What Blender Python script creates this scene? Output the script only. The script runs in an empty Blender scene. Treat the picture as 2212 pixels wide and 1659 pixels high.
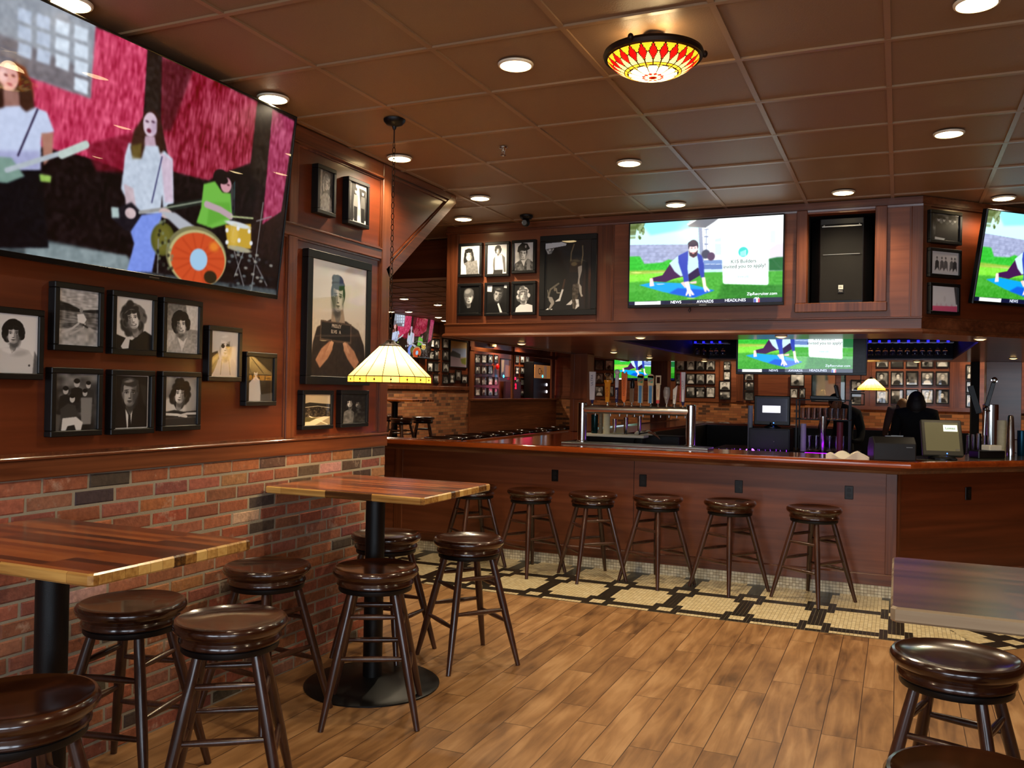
import bpy, math, random
import numpy as np
from mathutils import Vector, Matrix
random.seed(7); rng = np.random.default_rng(7)
S = bpy.context.scene; COL = S.collection
R = math.radians
# ------------------------------------------------------------ camera
YAW, PIT, ROL, FPX, CH = R(23.8538), R(0.3918), R(1.0632), 1889.0, 1.70
def cam_axes():
    cy, sy = math.cos(YAW), math.sin(YAW)
    f = np.array([-sy, cy, 0.]); r = np.array([cy, sy, 0.]); u = np.array([0, 0, 1.])
    f2 = f*math.cos(PIT)+u*math.sin(PIT); u2 = -f*math.sin(PIT)+u*math.cos(PIT)
    return r*math.cos(ROL)+u2*math.sin(ROL), -r*math.sin(ROL)+u2*math.cos(ROL), f2
AX_R, AX_U, AX_F = cam_axes(); CP = np.array([0, 0, CH])
def at(x, y, X=None, Y=None, Z=None, n=None, pt=None):
    """the place point seen at a photo pixel, on a plane of the room"""
    d = AX_F+AX_R*(x-1106)/FPX-AX_U*(y-829.5)/FPX
    if n is not None:
        n = np.array(n, float); return CP+d*(((np.array(pt)-CP)@n)/(d@n))
    i, v = [(i, v) for i, v in enumerate((X, Y, Z)) if v is not None][0]
    return CP+d*(v-CP[i])/d[i]
cd = bpy.data.cameras.new('camera'); cam = bpy.data.objects.new('camera', cd); COL.objects.link(cam)
cd.sensor_fit = 'HORIZONTAL'; cd.sensor_width = 36; cd.lens = 36*FPX/2212; cd.clip_start = .05; cd.clip_end = 100
M = Matrix.Identity(4)
for i in range(3):
    M[i][0], M[i][1], M[i][2], M[i][3] = AX_R[i], AX_U[i], -AX_F[i], CP[i]
cam.matrix_world = M; S.camera = cam
S.view_settings.view_transform = 'Standard'; S.view_settings.look = 'None'; S.view_settings.gamma = 1
S.view_settings.use_curve_mapping = False; S.view_settings.exposure = 0.0
# ------------------------------------------------------------ materials
def lin(c):
    if isinstance(c, (int, float)): c = (c, c, c)
    return tuple((v/255.)**2.2 for v in c[:3])
def newmat(name):
    m = bpy.data.materials.new(name); m.use_nodes = True; nt = m.node_tree
    return m, nt, nt.nodes['Principled BSDF']
def mat(name, col, rough=.5, metal=0, coat=0, emis=None, es=0, trans=0, ior=1.45, bump=0, bscale=60, alpha=1):
    m, nt, b = newmat(name); c = lin(col)
    b.inputs['Base Color'].default_value = (*c, 1); b.inputs['Roughness'].default_value = rough
    b.inputs['Metallic'].default_value = metal; b.inputs['Coat Weight'].default_value = coat
    b.inputs['Coat Roughness'].default_value = .04; b.inputs['Transmission Weight'].default_value = trans
    b.inputs['IOR'].default_value = ior; b.inputs['Alpha'].default_value = alpha
    if emis is not None:
        b.inputs['Emission Color'].default_value = (*lin(emis), 1); b.inputs['Emission Strength'].default_value = es
    tc = nt.nodes.new('ShaderNodeTexCoord'); nz = nt.nodes.new('ShaderNodeTexNoise')
    nz.inputs['Scale'].default_value = bscale; nz.inputs['Detail'].default_value = 3
    nt.links.new(tc.outputs['Object'], nz.inputs['Vector'])
    mr = nt.nodes.new('ShaderNodeMapRange'); dv = .012 if metal else .06; mr.inputs[3].default_value = max(0, rough-dv); mr.inputs[4].default_value = min(1, rough+dv)
    nt.links.new(nz.outputs['Fac'], mr.inputs[0]); nt.links.new(mr.outputs[0], b.inputs['Roughness'])
    if bump:
        bp = nt.nodes.new('ShaderNodeBump'); bp.inputs['Strength'].default_value = bump; bp.inputs['Distance'].default_value = .004
        nt.links.new(nz.outputs['Fac'], bp.inputs['Height']); nt.links.new(bp.outputs[0], b.inputs['Normal'])
    return m
def wood(name, dark, mid, light, axis='x', rough=.35, coat=.3, fine=38, stretch=1.3, bump=.15, turn=0):
    m, nt, b = newmat(name); N = nt.nodes; L = nt.links
    tc = N.new('ShaderNodeTexCoord'); mp = N.new('ShaderNodeMapping')
    mp.inputs['Scale'].default_value = {'x': (stretch, fine, fine), 'y': (fine, stretch, fine), 'z': (fine, fine, stretch)}[axis]
    src = tc.outputs['Object']
    if turn: m0 = N.new('ShaderNodeMapping'); m0.inputs['Rotation'].default_value[2] = turn; L.new(src, m0.inputs['Vector']); src = m0.outputs[0]
    L.new(src, mp.inputs['Vector'])
    n1 = N.new('ShaderNodeTexNoise'); n1.inputs['Scale'].default_value = 1; n1.inputs['Detail'].default_value = 5; n1.inputs['Distortion'].default_value = .6
    n2 = N.new('ShaderNodeTexNoise'); n2.inputs['Scale'].default_value = .12; n2.inputs['Detail'].default_value = 3
    L.new(mp.outputs[0], n1.inputs['Vector']); L.new(mp.outputs[0], n2.inputs['Vector'])
    mx = N.new('ShaderNodeMath'); mx.operation = 'MULTIPLY_ADD'; mx.inputs[1].default_value = .45; 
    mu = N.new('ShaderNodeMath'); mu.operation = 'MULTIPLY'; mu.inputs[1].default_value = .55
    L.new(n2.outputs['Fac'], mu.inputs[0]); L.new(n1.outputs['Fac'], mx.inputs[0]); L.new(mu.outputs[0], mx.inputs[2])
    cr = N.new('ShaderNodeValToRGB'); e = cr.color_ramp.elements
    e[0].position = .33; e[0].color = (*lin(dark), 1); e[1].position = .67; e[1].color = (*lin(light), 1)
    x = e.new(.5); x.color = (*lin(mid), 1)
    L.new(mx.outputs[0], cr.inputs['Fac']); L.new(cr.outputs[0], b.inputs['Base Color'])
    b.inputs['Roughness'].default_value = rough; b.inputs['Coat Weight'].default_value = coat; b.inputs['Coat Roughness'].default_value = .12
    bp = N.new('ShaderNodeBump'); bp.inputs['Strength'].default_value = bump; bp.inputs['Distance'].default_value = .001
    L.new(n1.outputs['Fac'], bp.inputs['Height']); L.new(bp.outputs[0], b.inputs['Normal'])
    return m
def attrmat(name, rough=.5, coat=0, emit=0, rough2=None, noise=0, nscale=40, bump=0, spec=.5):
    m, nt, b = newmat(name); N = nt.nodes; L = nt.links
    a = N.new('ShaderNodeAttribute'); a.attribute_name = 'Col'
    out = a.outputs['Color']
    if noise:
        tc = N.new('ShaderNodeTexCoord'); nz = N.new('ShaderNodeTexNoise'); nz.inputs['Scale'].default_value = nscale; nz.inputs['Detail'].default_value = 4
        L.new(tc.outputs['Object'], nz.inputs['Vector'])
        mr = N.new('ShaderNodeMapRange'); mr.inputs[1].default_value = .3; mr.inputs[2].default_value = .7
        mr.inputs[3].default_value = 1-noise; mr.inputs[4].default_value = 1+noise; L.new(nz.outputs['Fac'], mr.inputs[0])
        vm = N.new('ShaderNodeVectorMath'); vm.operation = 'SCALE'; L.new(out, vm.inputs[0]); L.new(mr.outputs[0], vm.inputs['Scale']); out = vm.outputs[0]
        if bump:
            bp = N.new('ShaderNodeBump'); bp.inputs['Strength'].default_value = bump; bp.inputs['Distance'].default_value = .004
            L.new(nz.outputs['Fac'], bp.inputs['Height']); L.new(bp.outputs[0], b.inputs['Normal'])
    b.inputs['Roughness'].default_value = rough; b.inputs['Coat Weight'].default_value = coat; b.inputs['Coat Roughness'].default_value = .01
    b.inputs['Specular IOR Level'].default_value = spec
    if emit:
        b.inputs['Base Color'].default_value = (.004, .004, .004, 1); L.new(out, b.inputs['Emission Color']); b.inputs['Emission Strength'].default_value = emit
    else: L.new(out, b.inputs['Base Color'])
    return m
def brickmat(name, cols, mortar, bw, rh, axes='xz', rough=.8, msize=.010, bump=.6):
    m, nt, b = newmat(name); N = nt.nodes; L = nt.links
    tc = N.new('ShaderNodeTexCoord'); sp = N.new('ShaderNodeSeparateXYZ'); cb = N.new('ShaderNodeCombineXYZ')
    L.new(tc.outputs['Object'], sp.inputs[0])
    L.new(sp.outputs['XYZ'.index(axes[0].upper())], cb.inputs[0]); L.new(sp.outputs['XYZ'.index(axes[1].upper())], cb.inputs[1])
    br = N.new('ShaderNodeTexBrick'); br.inputs['Color1'].default_value = (0, 0, 0, 1); br.inputs['Color2'].default_value = (1, 1, 1, 1)
    br.inputs['Mortar'].default_value = (.5, .5, .5, 1)
    br.inputs['Scale'].default_value = 1; br.inputs['Brick Width'].default_value = bw; br.inputs['Row Height'].default_value = rh
    br.inputs['Mortar Size'].default_value = msize/2; br.inputs['Bias'].default_value = 0
    L.new(cb.outputs[0], br.inputs['Vector'])
    cr = N.new('ShaderNodeValToRGB'); cr.color_ramp.interpolation = 'CONSTANT'
    e = cr.color_ramp.elements; e[0].color = (*lin(cols[0]), 1); e[1].position = 1/len(cols); e[1].color = (*lin(cols[1]), 1)
    for i, c in enumerate(cols[2:], 2):
        q = e.new(i/len(cols)); q.color = (*lin(c), 1)
    L.new(br.outputs['Color'], cr.inputs['Fac'])
    mx = N.new('ShaderNodeMix'); mx.data_type = 'RGBA'; L.new(br.outputs['Fac'], mx.inputs['Factor'])
    L.new(cr.outputs[0], mx.inputs['A']); mx.inputs['B'].default_value = (*lin(mortar), 1)
    L.new(mx.outputs['Result'], b.inputs['Base Color']); b.inputs['Roughness'].default_value = rough
    bp = N.new('ShaderNodeBump'); bp.invert = True; bp.inputs['Strength'].default_value = bump; bp.inputs['Distance'].default_value = .004
    L.new(br.outputs['Fac'], bp.inputs['Height']); L.new(bp.outputs[0], b.inputs['Normal'])
    return m
# ------------------------------------------------------------ mesh builder
def rotm(ax, a):
    return np.array(Matrix.Rotation(a, 3, ax))
class MB:
    def __init__(s): s.v = []; s.f = []; s.c = []; s.m = []; s.mi = 0; s.col = None; s.T = None
    def add(s, vs, fs):
        o = len(s.v)
        for p in vs:
            p = np.array(p, float)
            if s.T is not None: p = s.T[0]@p+s.T[1]
            s.v.append(tuple(p))
        for f in fs: s.f.append([i+o for i in f]); s.c.append(s.col); s.m.append(s.mi)
        return s
    def box(s, x0, x1, y0, y1, z0, z1, ch=0):
        x0, x1 = sorted((x0, x1)); y0, y1 = sorted((y0, y1)); z0, z1 = sorted((z0, z1))
        if not ch:
            return s.add([(x0,y0,z0),(x1,y0,z0),(x1,y1,z0),(x0,y1,z0),(x0,y0,z1),(x1,y0,z1),(x1,y1,z1),(x0,y1,z1)],
                  [(3,2,1,0),(4,5,6,7),(0,1,5,4),(1,2,6,5),(2,3,7,6),(3,0,4,7)])
        lo = (x0, y0, z0); hi = (x1, y1, z1); vs = []; idx = {}
        for sx in (0, 1):
            for sy in (0, 1):
                for sz in (0, 1):
                    sg = (sx, sy, sz)
                    for k in range(3):
                        p = [ (lo[i]+ch if sg[i] == 0 else hi[i]-ch) for i in range(3)]
                        p[k] = lo[k] if sg[k] == 0 else hi[k]
                        idx[(sg, k)] = len(vs); vs.append(p)
        F = []
        def out(q):
            P = [np.array(vs[i]) for i in q]; n = np.cross(P[1]-P[0], P[2]-P[0]); c = sum(P)/len(P)-np.array([(lo[i]+hi[i])/2 for i in range(3)])
            F.append(q if n@c > 0 else q[::-1])
        for k in range(3):
            a, b = [i for i in range(3) if i != k]
            for e in (0, 1):
                q = []
                for (u, w) in ((0,0),(1,0),(1,1),(0,1)):
                    sg = [0]*3; sg[k] = e; sg[a] = u; sg[b] = w; q.append(idx[(tuple(sg), k)])
                out(q)
        for a, b, c in ((0,1,2),(0,2,1),(1,2,0)):
            for ea in (0,1):
                for eb in (0,1):
                    s0 = [0]*3; s0[a] = ea; s0[b] = eb; s0[c] = 0; s1 = list(s0); s1[c] = 1
                    out([idx[(tuple(s0),a)], idx[(tuple(s0),b)], idx[(tuple(s1),b)], idx[(tuple(s1),a)]])
        for sx in (0,1):
            for sy in (0,1):
                for sz in (0,1): out([idx[((sx,sy,sz),k)] for k in range(3)])
        return s.add(vs, F)
    def prism(s, poly, z0, z1):
        n = len(poly); A = sum(poly[i][0]*poly[(i+1)%n][1]-poly[(i+1)%n][0]*poly[i][1] for i in range(n))
        if A < 0: poly = poly[::-1]
        vs = [(p[0], p[1], z0) for p in poly]+[(p[0], p[1], z1) for p in poly]
        return s.add(vs, [list(range(n))[::-1], list(range(n, 2*n))]+[(i, (i+1)%n, n+(i+1)%n, n+i) for i in range(n)])
    def prismP(s, poly, P0, U, V, W):
        """polygon in plane (U,V) at P0 extruded along W"""
        P0, U, V, W = [np.array(q, float) for q in (P0, U, V, W)]; n = len(poly)
        a = [P0+U*p[0]+V*p[1] for p in poly]; vs = a+[p+W for p in a]
        A = sum(poly[i][0]*poly[(i+1)%n][1]-poly[(i+1)%n][0]*poly[i][1] for i in range(n))
        flip = (np.cross(U, V)@W > 0) == (A > 0)
        F = [list(range(n))[::-1], list(range(n, 2*n))]+[(i, (i+1)%n, n+(i+1)%n, n+i) for i in range(n)]
        if not flip: F = [list(q)[::-1] for q in F]
        return s.add(vs, F)
    def lathe(s, prof, c=(0,0,0), seg=24, rot=None, cap=True, ang=2*math.pi, a0=0):
        c = np.array(c, float); vs = []; n = len(prof)
        for k in range(seg):
            a = a0+ang*k/seg
            for r, z in prof:
                p = np.array([r*math.cos(a), r*math.sin(a), z])
                if rot is not None: p = rot@p
                vs.append(p+c)
        F = []
        for k in range(seg):
            k2 = (k+1)%seg
            for i in range(n-1): F.append((k*n+i, k2*n+i, k2*n+i+1, k*n+i+1))
        if prof[0][0] > 1e-5 and cap: F.append([k*n for k in range(seg)][::-1])
        if prof[-1][0] > 1e-5 and cap: F.append([k*n+n-1 for k in range(seg)])
        return s.add(vs, F)
    def tube(s, p, q, r0, r1=None, seg=12, mid=None):
        p = np.array(p, float); q = np.array(q, float); r1 = r0 if r1 is None else r1
        d = q-p; L = np.linalg.norm(d); z = d/L; x = np.cross(z, (0, 0, 1.) if abs(z[2]) < .9 else (1., 0, 0)); x /= np.linalg.norm(x); y = np.cross(z, x)
        prof = [(r0, 0), (r1, L)] if mid is None else [(r0, 0)]+[(r, t*L) for r, t in mid]+[(r1, L)]
        return s.lathe(prof, p, seg, np.array([x, y, z]).T)
    def path(s, pts, r, seg=8):
        pts = [np.array(p, float) for p in pts]; n = len(pts); vs = []; F = []; up = np.array([0, 0, 1.]); pr = None
        for i, p in enumerate(pts):
            t = pts[min(i+1, n-1)]-pts[max(i-1, 0)]; t /= np.linalg.norm(t)+1e-9
            x = np.cross(t, up if abs(t[2]) < .95 else (1., 0, 0)) if pr is None else pr-t*(pr@t)
            x /= np.linalg.norm(x)+1e-9; pr = x; y = np.cross(t, x); rr = r[i] if hasattr(r, '__len__') else r
            for k in range(seg): vs.append(p+rr*(x*math.cos(2*math.pi*k/seg)+y*math.sin(2*math.pi*k/seg)))
        for i in range(n-1):
            for k in range(seg):
                k2 = (k+1)%seg; F.append((i*seg+k, i*seg+k2, (i+1)*seg+k2, (i+1)*seg+k))
        F.append(list(range(seg))[::-1]); F.append([(n-1)*seg+k for k in range(seg)])
        return s.add(vs, F)
    def ell(s, c, r, seg=16, rings=10, rot=None):
        prof = [(math.sin(math.pi*i/rings), -math.cos(math.pi*i/rings)) for i in range(rings+1)]
        M_ = np.diag(r) if rot is None else np.array(rot)@np.diag(r)
        prof[0] = (1e-4, -1); prof[-1] = (1e-4, 1)
        return s.lathe(prof, c, seg, M_, cap=False)
    def sweep(s, path, prof, closed=False):
        """prof: list of (out, z); out is to the right-hand side of travel"""
        n = len(path); P = [np.array(p, float) for p in path]; vs = []; m = len(prof)
        for i in range(n):
            def nrm(a, b):
                d = b-a; d /= np.linalg.norm(d); return np.array([d[1], -d[0]])
            if i == 0: nn = nrm(P[0], P[1])
            elif i == n-1: nn = nrm(P[-2], P[-1])
            else:
                a = nrm(P[i-1], P[i]); b = nrm(P[i], P[i+1]); nn = (a+b)/(1+a@b)
            for o, z in prof: q = P[i]+nn*o; vs.append((q[0], q[1], z))
        F = []
        for i in range(n-1):
            for j in range(m):
                j2 = (j+1)%m; F.append((i*m+j, (i+1)*m+j, (i+1)*m+j2, i*m+j2))
        F.append(list(range(m))); F.append([(n-1)*m+j for j in range(m)][::-1])
        return s.add(vs, F)
    def build(s, name, mats, parent=None, smooth=False, bevel=0, fixn=False, loc=None):
        me = bpy.data.meshes.new(name); me.from_pydata(s.v, [], s.f)
        mats = mats if isinstance(mats, (list, tuple)) else [mats]
        for m_ in mats: me.materials.append(m_)
        if any(s.m): me.polygons.foreach_set('material_index', s.m)
        if any(c is not None for c in s.c):
            at_ = me.color_attributes.new('Col', 'FLOAT_COLOR', 'CORNER'); arr = []
            for p, c in zip(me.polygons, s.c):
                c = (*lin(c if c is not None else 128), 1); arr += list(c)*p.loop_total
            at_.data.foreach_set('color', arr)
        if fixn:
            import bmesh
            bm = bmesh.new(); bm.from_mesh(me); bmesh.ops.recalc_face_normals(bm, faces=bm.faces); bm.to_mesh(me); bm.free()
        o = bpy.data.objects.new(name, me); COL.objects.link(o)
        if parent: o.parent = parent
        if loc is not None: o.location = loc
        if smooth:
            me.polygons.foreach_set('use_smooth', [True]*len(me.polygons)); me.set_sharp_from_angle(angle=R(38))
        if bevel:
            b = o.modifiers.new('bevel', 'BEVEL'); b.width = bevel; b.segments = 2; b.limit_method = 'ANGLE'; b.angle_limit = R(40)
        return o
def tag(o, label, cat, group=None):
    o['label'] = label; o['category'] = cat
    if group: o['group'] = group
    return o
def thing(name, label, cat, loc=(0,0,0), rz=0, group=None, rx=0):
    o = bpy.data.objects.new(name, None); COL.objects.link(o); o.empty_display_size = .1
    o.location = loc; o.rotation_euler = (rx, 0, rz); return tag(o, label, cat, group)
def struct(o): o['kind'] = 'structure'; return o
def copy_tree(o, parent=None):
    c = o.copy(); COL.objects.link(c); c.parent = parent
    for ch in list(KIDS(o)): copy_tree(ch, c)
    return c
def KIDS(o): return [k for k in bpy.data.objects if k.parent == o]
def dup(o, loc, rz=None, label=None, group=None, scale=None):
    c = copy_tree(o); c.location = loc
    if rz is not None: c.rotation_euler[2] = rz
    if label: c['label'] = label
    if group: c['group'] = group
    if scale: c.scale = scale
    return c
_tc = {}
def textmesh(txt, size, name, m, parent, loc, rot=(R(90),0,0), spacing=1, ext=0, bold=0, align='CENTER', sx=1):
    cu = bpy.data.curves.new(name, 'FONT'); cu.body = txt; cu.size = size; cu.align_x = align; cu.align_y = 'CENTER'
    cu.space_character = spacing; cu.extrude = ext; cu.offset = bold
    to = bpy.data.objects.new('tmp', cu); COL.objects.link(to)
    me = bpy.data.meshes.new_from_object(to.evaluated_get(bpy.context.evaluated_depsgraph_get()))
    bpy.data.objects.remove(to); me.name = name; me.materials.clear(); me.materials.append(m)
    o = bpy.data.objects.new(name, me); COL.objects.link(o); o.parent = parent; o.location = loc; o.rotation_euler = rot; o.scale = (sx, 1, 1)
    return o
# ------------------------------------------------------------ painter for prints and screens
class Cv:
    def __init__(s, w, h, bg=128, bot=None, asp=None):
        s.w, s.h = w, h; s.X, s.Y = np.meshgrid((np.arange(w)+.0)/(w-1), (np.arange(h)+.0)/(h-1)); s.asp = asp or w/h
        s.px = 1.0/h
        a = np.array(bg if hasattr(bg, '__len__') else (bg,)*3, float); b = a if bot is None else np.array(bot if hasattr(bot, '__len__') else (bot,)*3, float)
        s.a = a*(1-s.Y[..., None])+b*s.Y[..., None]
    def put(s, m, c, al=1):
        c = np.array(c if hasattr(c, '__len__') else (c,)*3, float); m = np.clip(m*al, 0, 1)[..., None]; s.a = s.a*(1-m)+c*m; return s
    def em(s, cx, cy, rx, ry, rot=0, soft=.0):
        dx = (s.X-cx)*s.asp; dy = s.Y-cy; c, q = math.cos(rot), math.sin(rot)
        u = (dx*c+dy*q)/rx; v = (-dx*q+dy*c)/ry; d = np.sqrt(u*u+v*v)
        k = max(soft, s.px/min(rx, ry)); return np.clip((1+k/2-d)/k, 0, 1)
    def ell(s, cx, cy, rx, ry, c, rot=0, soft=0, al=1): return s.put(s.em(cx, cy, rx, ry, rot, soft), c, al)   # rx,ry in units of height
    def pm(s, pts, soft=0):
        acc = np.zeros_like(s.X)
        for ox, oy in ((-.25,-.25),(.25,-.25),(-.25,.25),(.25,.25)):
            x = s.X+ox/s.w; y = s.Y+oy/s.h; ins = np.zeros(x.shape, bool); n = len(pts)
            for i in range(n):
                x0, y0 = pts[i]; x1, y1 = pts[(i+1)%n]
                if y0 == y1: continue
                ins ^= ((y0 > y) != (y1 > y)) & (x < (x1-x0)*(y-y0)/(y1-y0)+x0)
            acc += ins
        m = acc/4
        for _ in range(int(soft)):
            p = np.pad(m, 1, mode='edge'); m = (p[:-2,1:-1]+p[2:,1:-1]+p[1:-1,:-2]+p[1:-1,2:]+p[1:-1,1:-1])/5
        return m
    def poly(s, pts, c, soft=0, al=1): return s.put(s.pm(pts, soft), c, al)
    def line(s, pts, w, c, al=1):
        m = np.zeros_like(s.X)
        for (x0, y0), (x1, y1) in zip(pts[:-1], pts[1:]):
            ax, ay = x0*s.asp, y0; bx, by = x1*s.asp, y1; px_, py = s.X*s.asp-ax, s.Y-ay; vx, vy = bx-ax, by-ay
            t = np.clip((px_*vx+py*vy)/(vx*vx+vy*vy+1e-9), 0, 1); d = np.hypot(px_-t*vx, py-t*vy)
            m = np.maximum(m, np.clip((w/2-d)/s.px+.5, 0, 1))
        return s.put(m, c, al)
    def noise(s, amp, n, m=1, stretch=(1, 1)):
        nx = max(2, int(n*s.asp*stretch[0])); ny = max(2, int(n*stretch[1])); g = rng.random((ny+1, nx+1))*2-1
        x = s.X*nx*.999; y = s.Y*ny*.999; i = x.astype(int); j = y.astype(int); fx = x-i; fy = y-j
        v = g[j, i]*(1-fx)*(1-fy)+g[j, i+1]*fx*(1-fy)+g[j+1, i]*(1-fx)*fy+g[j+1, i+1]*fx*fy
        s.a = s.a+(v*amp*m)[..., None]; return s
    def blur(s, n=1):
        for _ in range(n):
            p = np.pad(s.a, ((1,1),(1,1),(0,0)), mode='edge'); s.a = (p[:-2,1:-1]+p[2:,1:-1]+p[1:-1,:-2]+p[1:-1,2:]+p[1:-1,1:-1]*2)/6
        return s
    def mesh(s, name, W, H, m):
        """grid in the local XZ plane, facing -Y, bottom edge at z=0"""
        if m is M_print:
            v = np.clip(s.a/255, 0, 1); s.a = 255*(v+(v*v*(3-2*v)-v)*.85)
        x = (s.X-.5)*W; z = (1-s.Y)*H
        co = np.stack([x, np.zeros_like(x), z], -1).reshape(-1, 3); w, h = s.w, s.h
        idx = np.arange(w*h).reshape(h, w); q = np.stack([idx[1:, :-1], idx[1:, 1:], idx[:-1, 1:], idx[:-1, :-1]], -1).reshape(-1, 4)
        me = bpy.data.meshes.new(name); me.vertices.add(w*h); me.vertices.foreach_set('co', co.ravel())
        me.loops.add(q.size); me.loops.foreach_set('vertex_index', q.ravel()); me.polygons.add(len(q))
        me.polygons.foreach_set('loop_start', np.arange(len(q))*4); me.update(calc_edges=True)
        at_ = me.color_attributes.new('Col', 'FLOAT_COLOR', 'POINT')
        c = np.ones((w*h, 4)); c[:, :3] = (np.clip(s.a.reshape(-1, 3), 0, 255)/255)**2.2; at_.data.foreach_set('color', c.ravel())
        me.materials.append(m); return me
def face(c, cx, cy, s, tone=190, hair=30, tilt=0, shade=1, hairf='short', smile=0, hair_hi=None, glasses=0, beard=0):
    """a head: s = face half height, in units of picture height"""
    A = c.asp; hh = hair_hi if hair_hi is not None else hair+30
    ct, st = math.cos(tilt), math.sin(tilt)
    def L(u, v): return cx+(u*ct-v*st)*s/A, cy+(u*st+v*ct)*s
    def E(u, v, ru, rv, col, rot=0, soft=0, al=1): x, y = L(u, v); c.ell(x, y, ru*s, rv*s, col, tilt+rot, soft, al)
    if hairf == 'long':
        E(0, .05, 1.02, 1.25, hair, soft=.15); E(-.75, .75, .42, .85, hair, .1, .3); E(.75, .75, .42, .85, hair, -.1, .3)
        for k in range(9):
            a = random.uniform(-1, 1); x0, y0 = L(a*.9, -.8+abs(a)*.5); x1, y1 = L(a*1.15, 1.2+random.uniform(-.2,.3)); c.line([(x0, y0), (x1, y1)], .06*s, hh, .5)
    elif hairf == 'curly':
        for k in range(34):
            a = random.uniform(0, 2*math.pi)
            if math.sin(a) > .75: continue
            E(math.cos(a)*.85, -.15+math.sin(a)*1.0, .33, .33, hair if k%3 else hh, soft=.35)
        E(0, -.4, .95, .9, hair, soft=.2)
        for k in range(14):
            a = random.uniform(-.9, .9); E(a, -.7+random.uniform(-.3,.3), .14, .1, hh, random.uniform(0,3), .5, .5)
    elif hairf == 'big':
        for k in range(40):
            a = random.uniform(0, 2*math.pi); r = random.uniform(.5, 1.05)
            E(math.cos(a)*1.05*r, .1+math.sin(a)*1.25*r-.15, .36, .36, hair if k%2 else hh, soft=.5)
    else:
        E(0, -.28, .86, .95, hair, soft=.1)
        E(.1, -.75, .6, .35, hh, .2, .6, .7)
    T2 = min(250, tone*1.12)
    E(0, 1.15, .34, .6, tone*.66, soft=.15); E(shade*.12, 1.05, .34, .3, tone*.42, soft=.8, al=.8)
    E(0, -.08, .70, .80, tone, soft=.08); E(0, .42, .52, .55, tone, soft=.10)
    E(-shade*.25, .0, .34, .5, T2, soft=1, al=.7)
    E(shade*.48, .18, .30, .85, tone*.5, soft=1, al=.85); E(-shade*.60, .3, .12, .5, tone*.6, soft=1, al=.6)
    E(0, .98, .42, .2, tone*.5, soft=.9, al=.6)
    if hairf in ('long', 'big', 'curly'):
        E(-.42, -.72, .44, .30, hair, .55, .3); E(.40, -.74, .46, .30, hair, -.5, .3); E(0, -.92, .5, .2, hair, soft=.3); E(-.64, -.25, .16, .5, hair, soft=.4); E(.66, -.25, .16, .5, hair, soft=.4)
        for k in range(7): a = random.uniform(-.8, .8); E(a, -.85+abs(a)*.3, .2, .04, hh, a, .6, .7)
    else:
        E(-.30, -.82, .48, .26, hair, .3, .3); E(.34, -.80, .46, .28, hair, -.35, .3); E(-.68, -.38, .10, .3, hair, soft=.4); E(.68, -.38, .10, .3, hair, soft=.4); E(-.1, -.92, .4, .10, hh, -.15, .7, .8)
    if hairf == 'bangs': E(.12, -.52, .66, .30, hair, -.1, .3); E(.2, -.6, .45, .08, hh, -.2, .7, .7)
    for e in (-1, 1):
        E(e*.29, -.08, .19, .11, tone*.62, soft=.8, al=.9); E(e*.29, -.05, .125, .055, T2, soft=.3); E(e*.29, -.055, .055, .055, 14, soft=.25); E(e*.29, -.105, .15, .026, tone*.18, e*.08, .4); E(e*.30, -.25, .19, .038, tone*.26, e*.14, .4)
        if glasses: E(e*.3, -.04, .22, .18, 15, soft=.1)
    E(shade*.09, .16, .05, .24, tone*.62, shade*-.08, .8, .85); E(-shade*.03, .14, .045, .24, T2, soft=.8, al=.8); E(0, .345, .12, .045, tone*.42, soft=.5)
    if beard: E(0, .72, .5, .35, hair+20, soft=.4, al=.85)
    if smile: E(0, .58, .27, .10, tone*.28, soft=.25); E(0, .565, .20, .052, 250, soft=.25); E(0, .70, .2, .035, tone*.75, soft=.5)
    else: E(0, .555, .20, .040, tone*.30, soft=.35); E(0, .62, .17, .045, tone*.58, soft=.4); E(0, .70, .14, .03, tone*.6, soft=.7)
# ------------------------------------------------------------ palette
WD = ((66, 34, 20), (102, 56, 34), (134, 80, 50))
M_wx = wood('mahogany_x', *WD, axis='x'); M_wy = wood('mahogany_y', *WD, axis='y'); M_wz = wood('mahogany_z', *WD, axis='z')
WP = ((88, 46, 28), (118, 66, 42), (140, 82, 54)); WL = ((72, 33, 16), (100, 47, 24), (120, 60, 33))  # WL copies WP redder and darker, the left wall's shade put into the colour
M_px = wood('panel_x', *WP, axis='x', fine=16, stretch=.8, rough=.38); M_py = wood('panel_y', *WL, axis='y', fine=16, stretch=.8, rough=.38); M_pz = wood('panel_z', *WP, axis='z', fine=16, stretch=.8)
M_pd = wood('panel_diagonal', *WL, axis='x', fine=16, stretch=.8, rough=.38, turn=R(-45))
M_bar = wood('bar_top_wood', (120, 48, 18), (150, 66, 26), (178, 88, 40), axis='x', rough=.12, coat=1, fine=22)
M_bary = wood('bar_top_wood_y', (110, 44, 16), (142, 60, 24), (170, 82, 36), axis='y', rough=.12, coat=1, fine=22)
M_seat = wood('seat_wood', (40, 22, 14), (60, 33, 20), (84, 48, 30), axis='x', rough=.2, coat=.8, fine=14, stretch=3)
M_leg = wood('leg_wood', (40, 23, 16), (62, 37, 27), (82, 52, 40), axis='z', rough=.32, coat=.5, fine=60, stretch=6)
M_black = mat('black_metal', (16, 17, 19), .42, .2, bump=.1, bscale=300)
M_blackp = mat('black_plastic', (14, 14, 16), .35)
M_frame = mat('frame_black', (17, 17, 18), .45)
M_dark = mat('dark_void', (14, 12, 12), .8)
M_navy = mat('navy_laminate', (16, 18, 34), .6)
M_steel = mat('polished_steel', (200, 200, 195), .16, 1)
M_steel2 = mat('brushed_steel', (150, 150, 146), .35, 1)
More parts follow.
